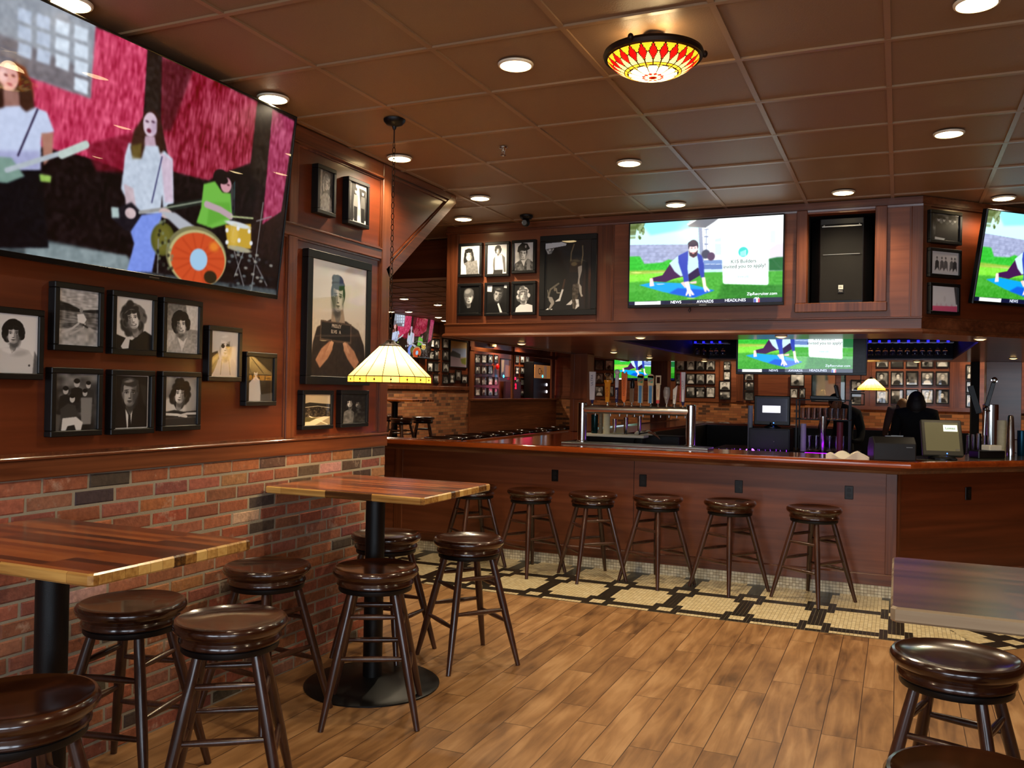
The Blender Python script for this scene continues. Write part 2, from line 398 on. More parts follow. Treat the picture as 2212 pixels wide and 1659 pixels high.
M_white = mat('white_plastic', (225, 222, 210), .4)
M_cloth = mat('towel_cloth', (235, 226, 205), .9, bump=.5, bscale=90)
M_print = attrmat('print', .5, coat=1.0)
M_paint = attrmat('painted', .4, coat=.4, noise=.08)
M_scrA = attrmat('screen_band', .3, coat=.9, emit=1.0)
M_scrB = attrmat('screen_bright', .3, coat=.6, emit=1.5)
M_lamp = mat('lamp_lens', (255, 240, 210), .5, emis=(255, 222, 160), es=14)
M_lampfar = mat('lamp_lens_dim', (255, 235, 200), .5, emis=(255, 205, 130), es=4)
M_trimw = mat('lamp_trim', (236, 222, 196), .4)
M_grey = mat('service_top', (92, 92, 78), .25, coat=.4)
M_glass = mat('clear_glass', (235, 235, 240), .03, trans=1, ior=1.35)
M_ceil = mat('ceiling_tile', (138, 108, 82), .5, bump=.25, bscale=140)
M_tbar = mat('ceiling_bar', (150, 118, 88), .35)
# ------------------------------------------------------------ floor
def floor_mat():
    m, nt, b = newmat('plank_floor'); N = nt.nodes; L = nt.links
    tc = N.new('ShaderNodeTexCoord'); sp = N.new('ShaderNodeSeparateXYZ'); cb = N.new('ShaderNodeCombineXYZ'); L.new(tc.outputs['Object'], sp.inputs[0])
    q1 = N.new('ShaderNodeMath'); q1.operation = 'DIVIDE'; q1.inputs[1].default_value = .166; L.new(sp.outputs[0], q1.inputs[0])
    q2 = N.new('ShaderNodeMath'); q2.operation = 'FLOOR'; L.new(q1.outputs[0], q2.inputs[0]); wn = N.new('ShaderNodeTexWhiteNoise'); wn.noise_dimensions = '1D'; L.new(q2.outputs[0], wn.inputs['W'])
    q3 = N.new('ShaderNodeMath'); q3.operation = 'ADD'; L.new(sp.outputs[1], q3.inputs[0]); L.new(wn.outputs['Value'], q3.inputs[1])
    L.new(q3.outputs[0], cb.inputs[0]); L.new(sp.outputs[0], cb.inputs[1])
    br = N.new('ShaderNodeTexBrick'); br.inputs['Color1'].default_value = (0, 0, 0, 1); br.inputs['Color2'].default_value = (1, 1, 1, 1)
    br.inputs['Mortar'].default_value = (0, 0, 0, 1); br.inputs['Scale'].default_value = 1; br.inputs['Brick Width'].default_value = .95
    br.inputs['Row Height'].default_value = .166; br.inputs['Mortar Size'].default_value = .0022; br.offset = 0; br.offset_frequency = 2
    br.inputs['Mortar Smooth'].default_value = .2; L.new(cb.outputs[0], br.inputs['Vector'])
    # shift the grain with the tone of each plank
    vm = N.new('ShaderNodeVectorMath'); vm.operation = 'MULTIPLY_ADD'; vm.inputs[1].default_value = (9, 17, 5)
    L.new(br.outputs['Color'], vm.inputs[0]); L.new(tc.outputs['Object'], vm.inputs[2])
    mp = N.new('ShaderNodeMapping'); mp.inputs['Scale'].default_value = (15, 1.6, 1); L.new(vm.outputs[0], mp.inputs['Vector'])
    n1 = N.new('ShaderNodeTexNoise'); n1.inputs['Scale'].default_value = 1; n1.inputs['Detail'].default_value = 6; n1.inputs['Distortion'].default_value = 1.2; L.new(mp.outputs[0], n1.inputs['Vector'])
    mp2 = N.new('ShaderNodeMapping'); mp2.inputs['Scale'].default_value = (7, 2.4, 1); L.new(vm.outputs[0], mp2.inputs['Vector'])
    n2 = N.new('ShaderNodeTexNoise'); n2.inputs['Scale'].default_value = 1; n2.inputs['Detail'].default_value = 3; L.new(mp2.outputs[0], n2.inputs['Vector'])
    mr = N.new('ShaderNodeMapRange'); mr.inputs[1].default_value = 0; mr.inputs[2].default_value = 1; mr.inputs[3].default_value = -.06; mr.inputs[4].default_value = .06
    L.new(br.outputs['Color'], mr.inputs[0])
    a1 = N.new('ShaderNodeMath'); a1.operation = 'MULTIPLY_ADD'; a1.inputs[1].default_value = .5; L.new(n1.outputs['Fac'], a1.inputs[0])
    a2 = N.new('ShaderNodeMath'); a2.operation = 'MULTIPLY'; a2.inputs[1].default_value = .5; L.new(n2.outputs['Fac'], a2.inputs[0]); L.new(a2.outputs[0], a1.inputs[2])
    a3 = N.new('ShaderNodeMath'); a3.operation = 'ADD'; L.new(a1.outputs[0], a3.inputs[0]); L.new(mr.outputs[0], a3.inputs[1])
    cr = N.new('ShaderNodeValToRGB'); e = cr.color_ramp.elements; e[0].position = .3; e[0].color = (*lin((84, 58, 36)), 1); e[1].position = .66; e[1].color = (*lin((176, 136, 94)), 1)
    q = e.new(.42); q.color = (*lin((128, 92, 58)), 1); q = e.new(.54); q.color = (*lin((154, 114, 74)), 1)
    L.new(a3.outputs[0], cr.inputs['Fac'])
    mx = N.new('ShaderNodeMix'); mx.data_type = 'RGBA'; L.new(br.outputs['Fac'], mx.inputs['Factor']); L.new(cr.outputs[0], mx.inputs['A']); mx.inputs['B'].default_value = (*lin((58, 36, 20)), 1)
    L.new(mx.outputs['Result'], b.inputs['Base Color']); b.inputs['Roughness'].default_value = .38
    bp = N.new('ShaderNodeBump'); bp.invert = True; bp.inputs['Strength'].default_value = .5; bp.inputs['Distance'].default_value = .002
    L.new(br.outputs['Fac'], bp.inputs['Height']); L.new(bp.outputs[0], b.inputs['Normal'])
    return m
M_floor = floor_mat()
struct(MB().box(-11.6, 7.2, -3.4, 28.4, -.1, 0).build('floor', M_floor))
# mosaic border in front of the bar: every tile is laid on the grout bed
T = .0277; Y0 = 6.672; FY = Y0+50*T
def tilecol(u, v):
    """u: tiles along the bar from a block's left edge, v: tiles from the plank edge"""
    u %= 20
    if v < 2: return u < 12
    if v < 6: return 14 <= u < 18
    w = (v-6) % 24
    if w >= 20: return 14 <= u < 18
    if u < 12: return True
    if u < 14 or u >= 18: return 4 <= w < 16
    return False
g = MB(); g.col = None
mt = MB(); tanh = math.tan(R(22.5))
CW = [(226, 208, 164), (218, 198, 152), (232, 216, 176), (210, 190, 146)]; CK = [(34, 33, 28), (40, 38, 32), (30, 30, 26)]
for i in range(-170, 40):
    for j in range(50):
        x = -.435+i*T; y = Y0+j*T
        if (x+T/2) > (FY-(y+T/2))*tanh+.0 or x < -5.4: continue
        w = tilecol(i, j); mt.col = random.choice(CW if w else CK); e = .0012
        mt.add([(x+e, y+e, .004), (x+T-e, y+e, .004), (x+T-e, y+T-e, .004), (x+e, y+T-e, .004)], [(0, 1, 2, 3)])
c45 = math.sqrt(.5)
for i in range(-24, 110):
    for j in range(50):
        s = i*T; v = (50-j)*T        # s along the chamfer from the corner, v distance out from the bar face
        if s+T/2 < -(v-T/2)*tanh: continue
        def Q(ss, vv): return (0+ss*c45+vv*c45, FY+ss*c45-vv*c45, .004)
        w = tilecol(i+3, j); mt.col = random.choice(CW if w else CK); e = .0012
        q = [Q(s+e, v-e), Q(s+T-e, v-e), Q(s+T-e, v-T+e), Q(s+e, v-T+e)]
        mt.add(q, [(0, 1, 2, 3)])
M_mosaic = attrmat('mosaic_tile', .35, coat=.3, noise=.06)
struct(mt.build('floor', M_mosaic))
M_grout = mat('grout', (120, 108, 84), .9)
struct(MB().prism([(-5.45, Y0), (.574, Y0), (2.9, Y0+2.326), (2.9, 11.0), (2.2, 11), (0.02, FY+.03), (-5.45, FY+.03)], 0, .0025).build('floor', M_grout))
# raised dining floor left of the bar and the back walls
M_carpet = mat('back_floor', (70, 46, 30), .7)
struct(MB().box(-10, -4.35, 8.16, 26, 0, .38).build('floor', M_carpet))
# ------------------------------------------------------------ ceiling with hung tiles
CZ = 3.26
struct(MB().box(-11.6, 7.2, -3.4, 28.4, CZ+.006, CZ+.1).build('ceiling', M_ceil))
g = MB()
GX = [-.065+.64*k for k in range(-17, 12)]; GY = [3.50+.64*k for k in range(-10, 36)]
for x in GX: g.box(x-.013, x+.013, -3.3, 26.3, CZ-.003, CZ+.007)
for y in GY: g.box(-10, 7, y-.013, y+.013, CZ-.004, CZ+.007)
struct(g.build('ceiling', M_tbar))
# ------------------------------------------------------------ left wall: brick below, panelling above
XW = -3.314; YE = 5.28
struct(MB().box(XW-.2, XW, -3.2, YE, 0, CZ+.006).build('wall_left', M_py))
bk = MB(); RH = 1.292/18; BL = .226
BC = [(160, 96, 70), (152, 88, 64), (166, 102, 74), (144, 86, 66), (172, 112, 82), (156, 96, 76), (92, 74, 62), (76, 64, 58), (190, 156, 134), (164, 104, 70), (138, 84, 66)]
BW = [16, 16, 14, 12, 8, 10, 5, 6, 4, 10, 10]
for r in range(18):
    y = -3.1-(r % 2)*BL/2-random.uniform(0, .02)
    while y < YE:
        L_ = BL*random.uniform(.94, 1.05); a, b = y+.006, min(y+L_-.006, YE-.0)
        if b-a > .03 and a > -3.2:
            z0, z1 = r*RH+.006, (r+1)*RH-.006; j = lambda: random.uniform(-.0022, .0022)
            bk.col = tuple(v*random.uniform(.92, 1.06) for v in random.choices(BC, BW)[0]); d = .012+j(); cH = .005
            vs = [(XW, a+j(), z0+j()), (XW, b+j(), z0+j()), (XW, b+j(), z1+j()), (XW, a+j(), z1+j())]
            vs += [(XW+d*.7, v[1], v[2]) for v in vs]
            vs += [(XW+d+j()*.4, a+cH+j(), z0+cH+j()), (XW+d+j()*.4, b-cH+j(), z0+cH+j()), (XW+d+j()*.4, b-cH+j(), z1-cH+j()), (XW+d+j()*.4, a+cH+j(), z1-cH+j())]
            F = [(8, 9, 10, 11)]+[(k, (k+1) % 4, 4+(k+1) % 4, 4+k) for k in range(4)]+[(4+k, 4+(k+1) % 4, 8+(k+1) % 4, 8+k) for k in range(4)]
            bk.add(vs, F)
        y += L_
def bricks_mat():
    m, nt, b = newmat('old_brick'); N = nt.nodes; L = nt.links
    a = N.new('ShaderNodeAttribute'); a.attribute_name = 'Col'; tc = N.new('ShaderNodeTexCoord')
    n1 = N.new('ShaderNodeTexNoise'); n1.inputs['Scale'].default_value = 6.5; n1.inputs['Detail'].default_value = 5; n1.inputs['Roughness'].default_value = .7; L.new(tc.outputs['Object'], n1.inputs['Vector'])
    n2 = N.new('ShaderNodeTexNoise'); n2.inputs['Scale'].default_value = 45; n2.inputs['Detail'].default_value = 5; L.new(tc.outputs['Object'], n2.inputs['Vector'])
    cr = N.new('ShaderNodeValToRGB'); e = cr.color_ramp.elements; e[0].position = .60; e[0].color = (0, 0, 0, 1); e[1].position = .72; e[1].color = (.7, .7, .7, 1); L.new(n1.outputs['Fac'], cr.inputs['Fac'])
    cr2 = N.new('ShaderNodeValToRGB'); e = cr2.color_ramp.elements; e[0].position = .27; e[0].color = (.75, .75, .75, 1); e[1].position = .38; e[1].color = (0, 0, 0, 1); L.new(n1.outputs['Fac'], cr2.inputs['Fac'])
    m1 = N.new('ShaderNodeMix'); m1.data_type = 'RGBA'; L.new(cr.outputs[0], m1.inputs['Factor']); L.new(a.outputs['Color'], m1.inputs['A']); m1.inputs['B'].default_value = (*lin((196, 172, 152)), 1)
    m2 = N.new('ShaderNodeMix'); m2.data_type = 'RGBA'; L.new(cr2.outputs[0], m2.inputs['Factor']); L.new(m1.outputs['Result'], m2.inputs['A']); m2.inputs['B'].default_value = (*lin((48, 38, 34)), 1)
    mr = N.new('ShaderNodeMapRange'); mr.inputs[1].default_value = .3; mr.inputs[2].default_value = .7; mr.inputs[3].default_value = .75; mr.inputs[4].default_value = 1.2; L.new(n2.outputs['Fac'], mr.inputs[0])
    vm = N.new('ShaderNodeVectorMath'); vm.operation = 'SCALE'; L.new(m2.outputs['Result'], vm.inputs[0]); L.new(mr.outputs[0], vm.inputs['Scale'])
    L.new(vm.outputs[0], b.inputs['Base Color']); b.inputs['Roughness'].default_value = .8
    bp = N.new('ShaderNodeBump'); bp.inputs['Strength'].default_value = .7; bp.inputs['Distance'].default_value = .006; L.new(n2.outputs['Fac'], bp.inputs['Height']); L.new(bp.outputs[0], b.inputs['Normal'])
    return m
M_brick = bricks_mat()
struct(bk.build('wall_left', M_brick))
struct(MB().box(XW-.001, XW+.0085, -3.2, YE, 0, 1.292).build('wall_left', mat('mortar', (158, 150, 132), .95, bump=.6, bscale=120)))
t = MB()                                            # rails, stiles and the end post stand proud of the panels
t.box(XW, XW+.028, -3.2, YE+.002, 1.292, 1.372, .004); t.box(XW, XW+.040, -3.2, YE+.004, 1.372, 1.386, .004)
t.box(XW, XW+.018, -3.2, 5.18, 2.590, 2.660, .004); t.box(XW, XW+.024, -3.2, 5.18, 2.655, 2.668, .003)
t.box(XW, XW+.018, -3.2, 5.18, 3.155, CZ, .004); t.box(XW, XW+.030, -3.2, 5.18, 3.150, 3.166, .004)
struct(t.build('trim_1', M_wy))
t = MB()
for ya, yb in ((4.172, 4.252), (1.4, 1.48)):
    for za, zb in ((1.386, 2.590), (2.668, 3.150)): t.box(XW, XW+.018, ya, yb, za, zb, .004)
t.box(XW, XW+.022, 5.18, YE+.002, 1.386, CZ, .004)
struct(t.build('trim_2', M_wz))
t = MB()                                            # thin panel mouldings
for ya, yb, za, zb in ((4.252, 5.18, 1.386, 2.590), (4.252, 5.18, 2.668, 3.150), (1.48, 4.172, 1.386, 2.59)):
    for q in ((ya, ya+.012, za, zb), (yb-.012, yb, za, zb), (ya+.012, yb-.012, za, za+.012), (ya+.012, yb-.012, zb-.012, zb)): t.box(XW, XW+.008, *q)
struct(t.build('trim_3', M_wz))
# sloping spandrel panel that carries the wall on under the ceiling
br = MB(); P = [(YE, CZ), (6.26, CZ), (6.26, 3.20), (YE, 2.47)]
br.prismP(P, (XW-.1, 0, 0), (0, 1, 0), (0, 0, 1), (.1, 0, 0)); struct(br.build('wall_spandrel', M_py))
br = MB()
def strip(m_, p, q, w, d, X):
    p = np.array(p, float); q = np.array(q, float); u = q-p; u /= np.linalg.norm(u); n = np.array([-u[1], u[0]])
    m_.prismP([tuple(p), tuple(q), tuple(q+n*w), tuple(p+n*w)], (X, 0, 0), (0, 1, 0), (0, 0, 1), (d, 0, 0))
strip(br, (YE, 2.47), (6.26, 3.20), .075, .022, XW); strip(br, (6.26, CZ), (YE, CZ), .05, .020, XW)
strip(br, (YE, 2.575), (6.16, 3.205), .014, .012, XW); strip(br, (6.14, 3.196), (YE, 3.196), .012, .014, XW)
struct(br.build('trim_4', M_wy))
# header beam behind it, above the knee wall
hb = MB().box(-6.6, -3.99, 8.05, 8.2, 2.87, CZ); struct(hb.build('wall_header', M_px))
hb = MB().box(-6.6, -3.99, 8.035, 8.21, 2.86, 2.95, .004).box(-6.6, -3.99, 8.04, 8.06, 3.2, CZ); struct(hb.build('trim_5', M_wx))
# ------------------------------------------------------------ bulkhead and soffit over the bar
BZ = 2.225; BY = 7.46; nC = np.array([c45, -c45, 0]); dC = np.array([c45, c45, 0]); C0 = np.array([.146, 7.46, 0])
SX0, SX1, SZ0, SZ1 = -.694, -.187, 2.447, 3.173      # speaker niche
b_ = MB().box(-3.99, SX0, BY, BY+.1, BZ, CZ).box(SX1, .146, BY, BY+.1, BZ, CZ).box(SX0, SX1, BY, BY+.1, BZ, SZ0).box(SX0, SX1, BY, BY+.1, SZ1, CZ)
struct(b_.build('wall_bulkhead_front', M_px))
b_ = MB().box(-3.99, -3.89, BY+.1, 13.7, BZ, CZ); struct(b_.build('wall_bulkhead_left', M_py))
b_ = MB(); b_.prismP([(0, BZ), (2.48, BZ), (2.48, CZ), (0, CZ)], C0, dC, (0, 0, 1), -nC*.1); struct(b_.build('wall_bulkhead_corner', M_pd))
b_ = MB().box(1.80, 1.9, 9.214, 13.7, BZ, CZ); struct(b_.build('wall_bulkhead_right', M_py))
b_ = MB().box(-3.89, 1.8, 13.6, 13.7, BZ, CZ); struct(b_.build('wall_bulkhead_back', M_px))
sf = MB()
for poly in ([(-3.99, BY), (-3.99, 13.7), (-2.57, 13.7), (-2.57, BY)], [(-2.57, BY), (-2.57, 8.24), (.05, 8.24), (.65, 8.84), (.65, 7.964), (.146, BY)],
             [(.65, 7.964), (.65, 13.7), (1.9, 13.7), (1.9, 9.214)], [(-2.57, 13.0), (-2.57, 13.7), (.65, 13.7), (.65, 13.0)]):
    sf.prism(poly, BZ-.02, BZ)
struct(sf.build('ceiling_soffit', M_wx))
nv = MB().box(-2.62, -2.57, 8.24, 13, BZ, CZ).box(-2.57, .65, 13.0, 13.05, BZ, CZ).box(.65, .7, 8.84, 13, BZ, CZ).box(-2.57, .05, 8.19, 8.24, BZ, CZ)
struct(nv.build('wall_recess', M_navy))
struct(MB().prism([(-2.57, 8.24), (.05, 8.24), (.65, 8.84), (.65, 13), (-2.57, 13)], CZ-.012, CZ-.004).build('ceiling_recess', M_navy))
# rails, stiles, ledges of the bulkhead
PATH = [(-3.99, 13.7), (-3.99, BY), (.146, BY), (1.9, 9.214), (1.9, 13.7)]
def sw(z0, z1, o): return [(-.0, z0), (o, z0), (o, z1), (-.0, z1)]
t = MB(); t.sweep(PATH, [(0, BZ-.03), (.035, BZ-.03), (.04, BZ-.015), (.03, BZ+.005), (.018, BZ+.01), (.018, BZ+.085), (.026, BZ+.09), (.026, BZ+.1), (.008, BZ+.105), (0, BZ+.105)])
t.sweep(PATH, [(0, 3.185), (.020, 3.185), (.022, 3.20), (.014, 3.205), (.014, CZ), (0, CZ)])
struct(t.build('trim_6', M_wx))
t = MB()
for xa, xb in ((-4.005, -3.888), (-2.481, -2.341), (.076, .16)): t.box(xa, xb, BY-.016, BY, BZ+.1, 3.19, .004)
for xa, xb in ((-3.888, -3.874), (-2.495, -2.481), (-2.341, -2.327), (.062, .076)): t.box(xa, xb, BY-.008, BY, BZ+.1, 3.19)
for s0, s1 in ((-.005, .075), (1.6, 1.7)): t.prismP([(s0, BZ+.1), (s1, BZ+.1), (s1, 3.19), (s0, 3.19)], C0, dC, (0, 0, 1), nC*.016)
struct(t.build('trim_7', M_wz))
t = MB()                                            # casing of the speaker niche
t.box(-.778, SX0, BY-.03, BY, 2.447, 3.2, .004); t.box(SX1, -.099, BY-.03, BY, 2.447, 3.2, .004); t.box(-.785, -.092, BY-.034, BY, 2.372, 2.447, .006); 
struct(t.build('trim_8', M_wz))
nb = MB().box(SX0-.02, SX0, BY+.1, BY+.5, SZ0, SZ1).box(SX1, SX1+.02, BY+.1, BY+.5, SZ0, SZ1).box(SX0, SX1, BY+.48, BY+.5, SZ0, SZ1).box(SX0, SX1, BY+.1, BY+.48, SZ0-.02, SZ0).box(SX0, SX1, BY+.1, BY+.48, SZ1, SZ1+.02)
struct(nb.build('wall_niche', M_dark))
# ------------------------------------------------------------ room shell round the rest
M_fb = brickmat('far_brick', [(150, 92, 54), (132, 78, 46), (168, 110, 68), (92, 56, 36), (142, 86, 52), (158, 98, 60)], (110, 84, 58), .226, .0715, 'yz')
M_fbx = brickmat('far_brick_x', [(150, 92, 54), (132, 78, 46), (164, 104, 62), (80, 50, 34), (142, 86, 52), (158, 98, 60)], (112, 80, 52), .226, .0715, 'xz')
yl = at(1012, 845, X=-9.99)[1]; GO = at(1018, 845, X=-9.9)[1]; LZ = at(1100, 861, X=-9.95)[2]
struct(MB().box(-10.2, -10, 4.8, GO, 0, CZ+.006).box(-10.2, -10, GO, 26.2, 0, LZ-.05).build('wall_dining', M_py))
struct(MB().box(-11.5, -11.3, GO-3, 28.2, 0, CZ+.006).box(-11.3, -10.2, GO-.3, GO-.1, 0, CZ).build('wall_game_corner', M_py))
struct(MB().box(-11.5, -10, 28.1, 28.3, 0, CZ+.006).build('wall_game_corner', M_px))
struct(MB().box(-10, -9.985, 4.9, yl, .38, 1.675).build('wall_dining', M_fb))
t = MB().box(-10, -9.96, 4.9, yl, 1.675, 1.76, .004).box(-10, -9.965, 4.9, 26, 2.93, 3.0, .004).box(-10, -9.965, yl, yl+.25, .38, CZ)
for y in (12.6, 14.3, 16.0, 17.35, 18.3): t.box(-10, -9.97, y-.05, y+.05, 1.76, CZ)
struct(t.build('trim_9', M_wz))
struct(MB().box(-10, XW-.2, 4.8, 5.0, 0, CZ).build('wall_dining', M_px))
struct(MB().box(-10, -1.2, 26, 26.2, 0, CZ).build('wall_back', M_px))
struct(MB().box(-10, -1.2, 25.985, 26, .1, 1.46).build('wall_back', M_fbx))
struct(MB().box(-10, -1.2, 25.96, 26, 1.46, 1.56).box(-10, -1.2, 25.97, 26, 2.75, 2.82).build('trim_10', M_wx))
struct(MB().box(-1.25, 7.2, 20.3, 20.5, 0, CZ).build('wall_back', M_px))
struct(MB().box(-1.25, 7.2, 20.285, 20.3, .1, 1.42).build('wall_back', M_fbx))
struct(MB().box(-1.25, 7.2, 20.26, 20.3, 1.42, 1.5).box(-1.25, -1.15, 20.25, 26, 0, CZ).build('trim_11', M_wx))
t = MB()
for px in (1870, 2062): x = at(px, 850, Y=20.28)[0]; t.box(x-.09, x+.09, 20.27, 20.3, 1.5, CZ)
for px in (1452, 1560, 1597): x = at(px, 850, Y=25.9)[0]; t.box(x-.1, x+.1, 25.93, 26, 1.5, CZ)
struct(t.build('trim_12', M_wz))
struct(MB().box(7, 7.2, -3.2, 20.4, 0, CZ).build('wall_right', M_py))
# street side behind the photographer, with its windows
WN = [(-2.6, -.5), (.0, 2.1), (2.6, 4.7)]
w = MB().box(-3.5, 7.2, -3.4, -3.2, 0, .9).box(-3.5, 7.2, -3.4, -3.2, 2.7, CZ+.006); xs = [-3.5]+[v for q in WN for v in q]+[7.2]
for k in range(0, len(xs), 2): w.box(xs[k], xs[k+1], -3.4, -3.2, .9, 2.7)
struct(w.build('wall_street', M_px))
for k, (a, b) in enumerate(WN):
    f = MB().box(a, b, -3.34, -3.26, .9, .96).box(a, b, -3.34, -3.26, 2.64, 2.7).box(a, a+.06, -3.34, -3.26, .96, 2.64).box(b-.06, b, -3.34, -3.26, .96, 2.64).box((a+b)/2-.03, (a+b)/2+.03, -3.33, -3.27, .96, 2.64)
    wf = struct(f.build('window_%d' % (k+1), M_wx))
    MB().box(a+.06, b-.06, -3.305, -3.295, .96, 2.64).build('pane', M_glass, wf)
    la = bpy.data.lights.new('daylight', 'AREA'); la.shape = 'RECTANGLE'; la.size = b-a-.1; la.size_y = 1.7; la.energy = 75; la.color = (.78, .88, 1)
    lo = bpy.data.objects.new('daylight', la); COL.objects.link(lo); lo.location = ((a+b)/2, -3.18, 1.8); lo.rotation_euler = (R(90), 0, 0); lo.parent = wf
wd = bpy.data.worlds.new('sky'); S.world = wd; wd.use_nodes = True
wd.node_tree.nodes['Background'].inputs[0].default_value = (.55, .7, 1, 1); wd.node_tree.nodes['Background'].inputs[1].default_value = .6
# ------------------------------------------------------------ the bar
def wb(mb, name, m, parent, **k):
    o = mb.build(name, m, parent, **k); o.location = tuple(-Vector(parent.location)); return o
BT = 1.165                                            # bar top height
bar = thing('bar_counter', 'long mahogany bar counter with rounded wooden rail and white tile kick strip', 'bar', (-2, 8.5, 0))
FP = [(-5.4, FY), (0, FY), (2.05-.1, FY+1.95), (1.95, 17.2)]
IN = .9
fr = MB().box(-5.4, 0, FY, FY+.06, .10, BT-.05); wb(fr, 'front_panel', M_px, bar)
fr = MB(); fr.sweep(FP[1:], [(0, .10), (0, BT-.05), (-.06, BT-.05), (-.06, .10)]); wb(fr, 'angled_panel', M_pd, bar)
fr = MB().box(-3.95, -3.89, FY+.06, 17.2, .1, BT-.05).box(-3.95, 1.95, 17.14, 17.2, .1, BT-.05); wb(fr, 'end_panel', M_py, bar)
kb = MB(); kb.sweep(FP, [(0, 0), (.012, 0), (.012, .104), (0, .104)]); wb(kb, 'kick_bed', M_grout, bar)
kt = MB()
def kick(p0, d, n, L):
    p0 = np.array(p0); d = np.array(d); n = np.array(n)
    for i in range(int(L/T)):
        for j in range(4):
            kt.col = random.choice([(222, 214, 190), (212, 204, 180), (230, 222, 200), (198, 186, 160)]); e = .0013
            q = [p0+d*(i*T+e)+n*.0135, p0+d*(i*T+T-e)+n*.0135]
            z0, z1 = j*.0255+.002, j*.0255+.0255-e
            kt.add([(*q[0], z0), (*q[1], z0), (*q[1], z1), (*q[0], z1)], [(0, 1, 2, 3)])
kick((-5.4, FY), (1, 0), (0, -1), 5.4); kick((0, FY), (c45, c45), (c45, -c45), 2.75)
wb(kt, 'kick_tile', M_mosaic, bar)
bb = MB(); bb.sweep(FP, [(0, .104), (.022, .104), (.022, .19), (.012, .20), (0, .20)]); wb(bb, 'base_rail', M_wx, bar)
ap = MB(); ap.sweep(FP, [(0, BT-.05), (0, BT-.115), (.018, BT-.115), (.03, BT-.09), (.06, BT-.075), (.09, BT-.05)]); wb(ap, 'apron', M_wx, bar)
st = MB().box(-4.91, -4.81, FY-.014, FY, .2, BT-.115, .003); wb(st, 'panel_stile', M_wz, bar)
st = MB()
st.box(-.085, .002, FY-.014, FY, .2, BT-.115, .003)
wb(st, 'corner_post', M_wz, bar); st = MB(); st.prismP([(0, .2), (.03, .2), (.03, BT-.115), (0, BT-.115)], (0, FY, 0), (c45, c45, 0), (0, 0, 1), (c45*.014, -c45*.014, 0)); wb(st, 'corner_post', M_wz, bar)
sm = MB()
for x in (-2.28,): sm.box(x-.002, x+.002, FY-.003, FY, .2, BT-.115)
wb(sm, 'panel_joint', M_dark, bar)
tp = MB()
zt0, zt1 = BT-.045, BT-.008
tp.prism([(-5.4, 7.85), (.08, 7.85), (.08+.30, 8.15), (.08+.30, 8.7), (-3.25, 8.7), (-5.4, 8.2)][:0] or [(-4.1, 7.85), (.08, 7.85), (.38, 8.15), (-.05, 8.7), (-4.1, 8.7)], zt0, zt1)
tp.prism([(-5.4, 7.85), (-4.1, 7.85), (-4.1, 8.12), (-5.4, 8.12)], zt0, zt1)
wb(tp, 'countertop', M_bar, bar)
tp = MB().prism([(-4.1, 8.7), (-3.3, 8.7), (-3.3, 17.25), (-4.1, 17.25)], zt0, zt1); wb(tp, 'countertop', M_bary, bar)
tp = MB().prism([(-3.3, 16.4), (2.0, 16.4), (2.0, 17.25), (-3.3, 17.25)], zt0, zt1); wb(tp, 'countertop', M_bar, bar)
tp = MB().prism([(.38, 8.15), (2.0, 9.77), (2.0, 16.4), (1.1, 16.4), (1.1, 10.1), (-.05, 8.7)], zt0, zt1); o = wb(tp, 'service_top', M_grey, bar); o['label'] = 'grey green service top behind the wooden rail'
NP = [(-5.4, 7.8), (.1, 7.8), (2.05, 9.75), (2.05, 17.3), (-4.15, 17.3), (-4.15, 8.12), (-5.4, 8.12)]
prof = [(-.13, BT-.045), (-.02, BT-.05), (-.004, BT-.042), (0, BT-.024), (-.004, BT-.006), (-.02, BT+.004), (-.10, BT+.006), (-.115, BT-.001), (-.13, BT-.008)]
nz = MB(); nz.sweep(NP[:4], prof[::-1]); wb(nz, 'bar_rail', M_bar, bar, smooth=True, fixn=True)
nz = MB(); nz.sweep([(-4.15, 17.3), (-4.15, 8.12)][::-1], [(-o_, z) for o_, z in prof][::-1]); nz.sweep([(-5.4, 8.12), (-4.15, 8.12)], [(-o_-0, z) for o_, z in prof]); wb(nz, 'bar_rail', M_bary, bar, smooth=True, fixn=True)
ic = MB().box(-3.3, -3.26, 8.7, 16.4, .1, BT-.045).box(-3.3, .0, 8.66, 8.7, .1, BT-.045).box(-3.25, 1.1, 16.36, 16.4, .1, BT-.045)
ic.prism([(1.1, 10.1), (-.05, 8.7), (-.08, 8.74), (1.06, 10.12), (1.06, 16.4), (1.1, 16.4)], .1, BT-.045); wb(ic, 'inner_skirt', M_black, bar)
sh = MB().box(-3.2, -.1, 8.7, 9.25, .86, .89).box(-3.2, -.1, 9.22, 9.25, .5, .89); o = wb(sh, 'speed_shelf', M_steel2, bar)
dr = MB().box(-3.16, -1.66, 8.42, 8.7, BT-.008, BT+.012, .004).box(-3.12, -1.7, 8.45, 8.67, BT+.012, BT+.014); wb(dr, 'drip_tray', M_steel2, bar)
# glow strip under the inside lip
M_uv = mat('violet_led', (150, 30, 255), .5, emis=(160, 20, 255), es=3.5)
a = at(1738, 979, Y=9.5); b = at(1850, 981, Y=9.5)
led = MB().box(a[0], b[0], 9.5, 9.53, a[2]-.03, a[2]+.008).build('led_strip', M_uv); tag(led, 'glowing violet light strip behind the bar beside the folded towel', 'light strip')
b2 = MB().box(a[0]-.7, b[0]+.1, 9.46, 9.75, .0005, a[2]-.031).build('ice_bin', M_steel2); tag(b2, 'dark steel ice bin below the violet light strip', 'ice bin')
for x in (a[0]-.5, (a[0]+b[0])/2):
    l = bpy.data.lights.new('violet_glow', 'POINT'); l.energy = .8; l.color = (.5, .1, 1); l.shadow_soft_size = .05; lo = bpy.data.objects.new('violet_glow', l); COL.objects.link(lo); lo.location = (x, 9.2, 1.1)
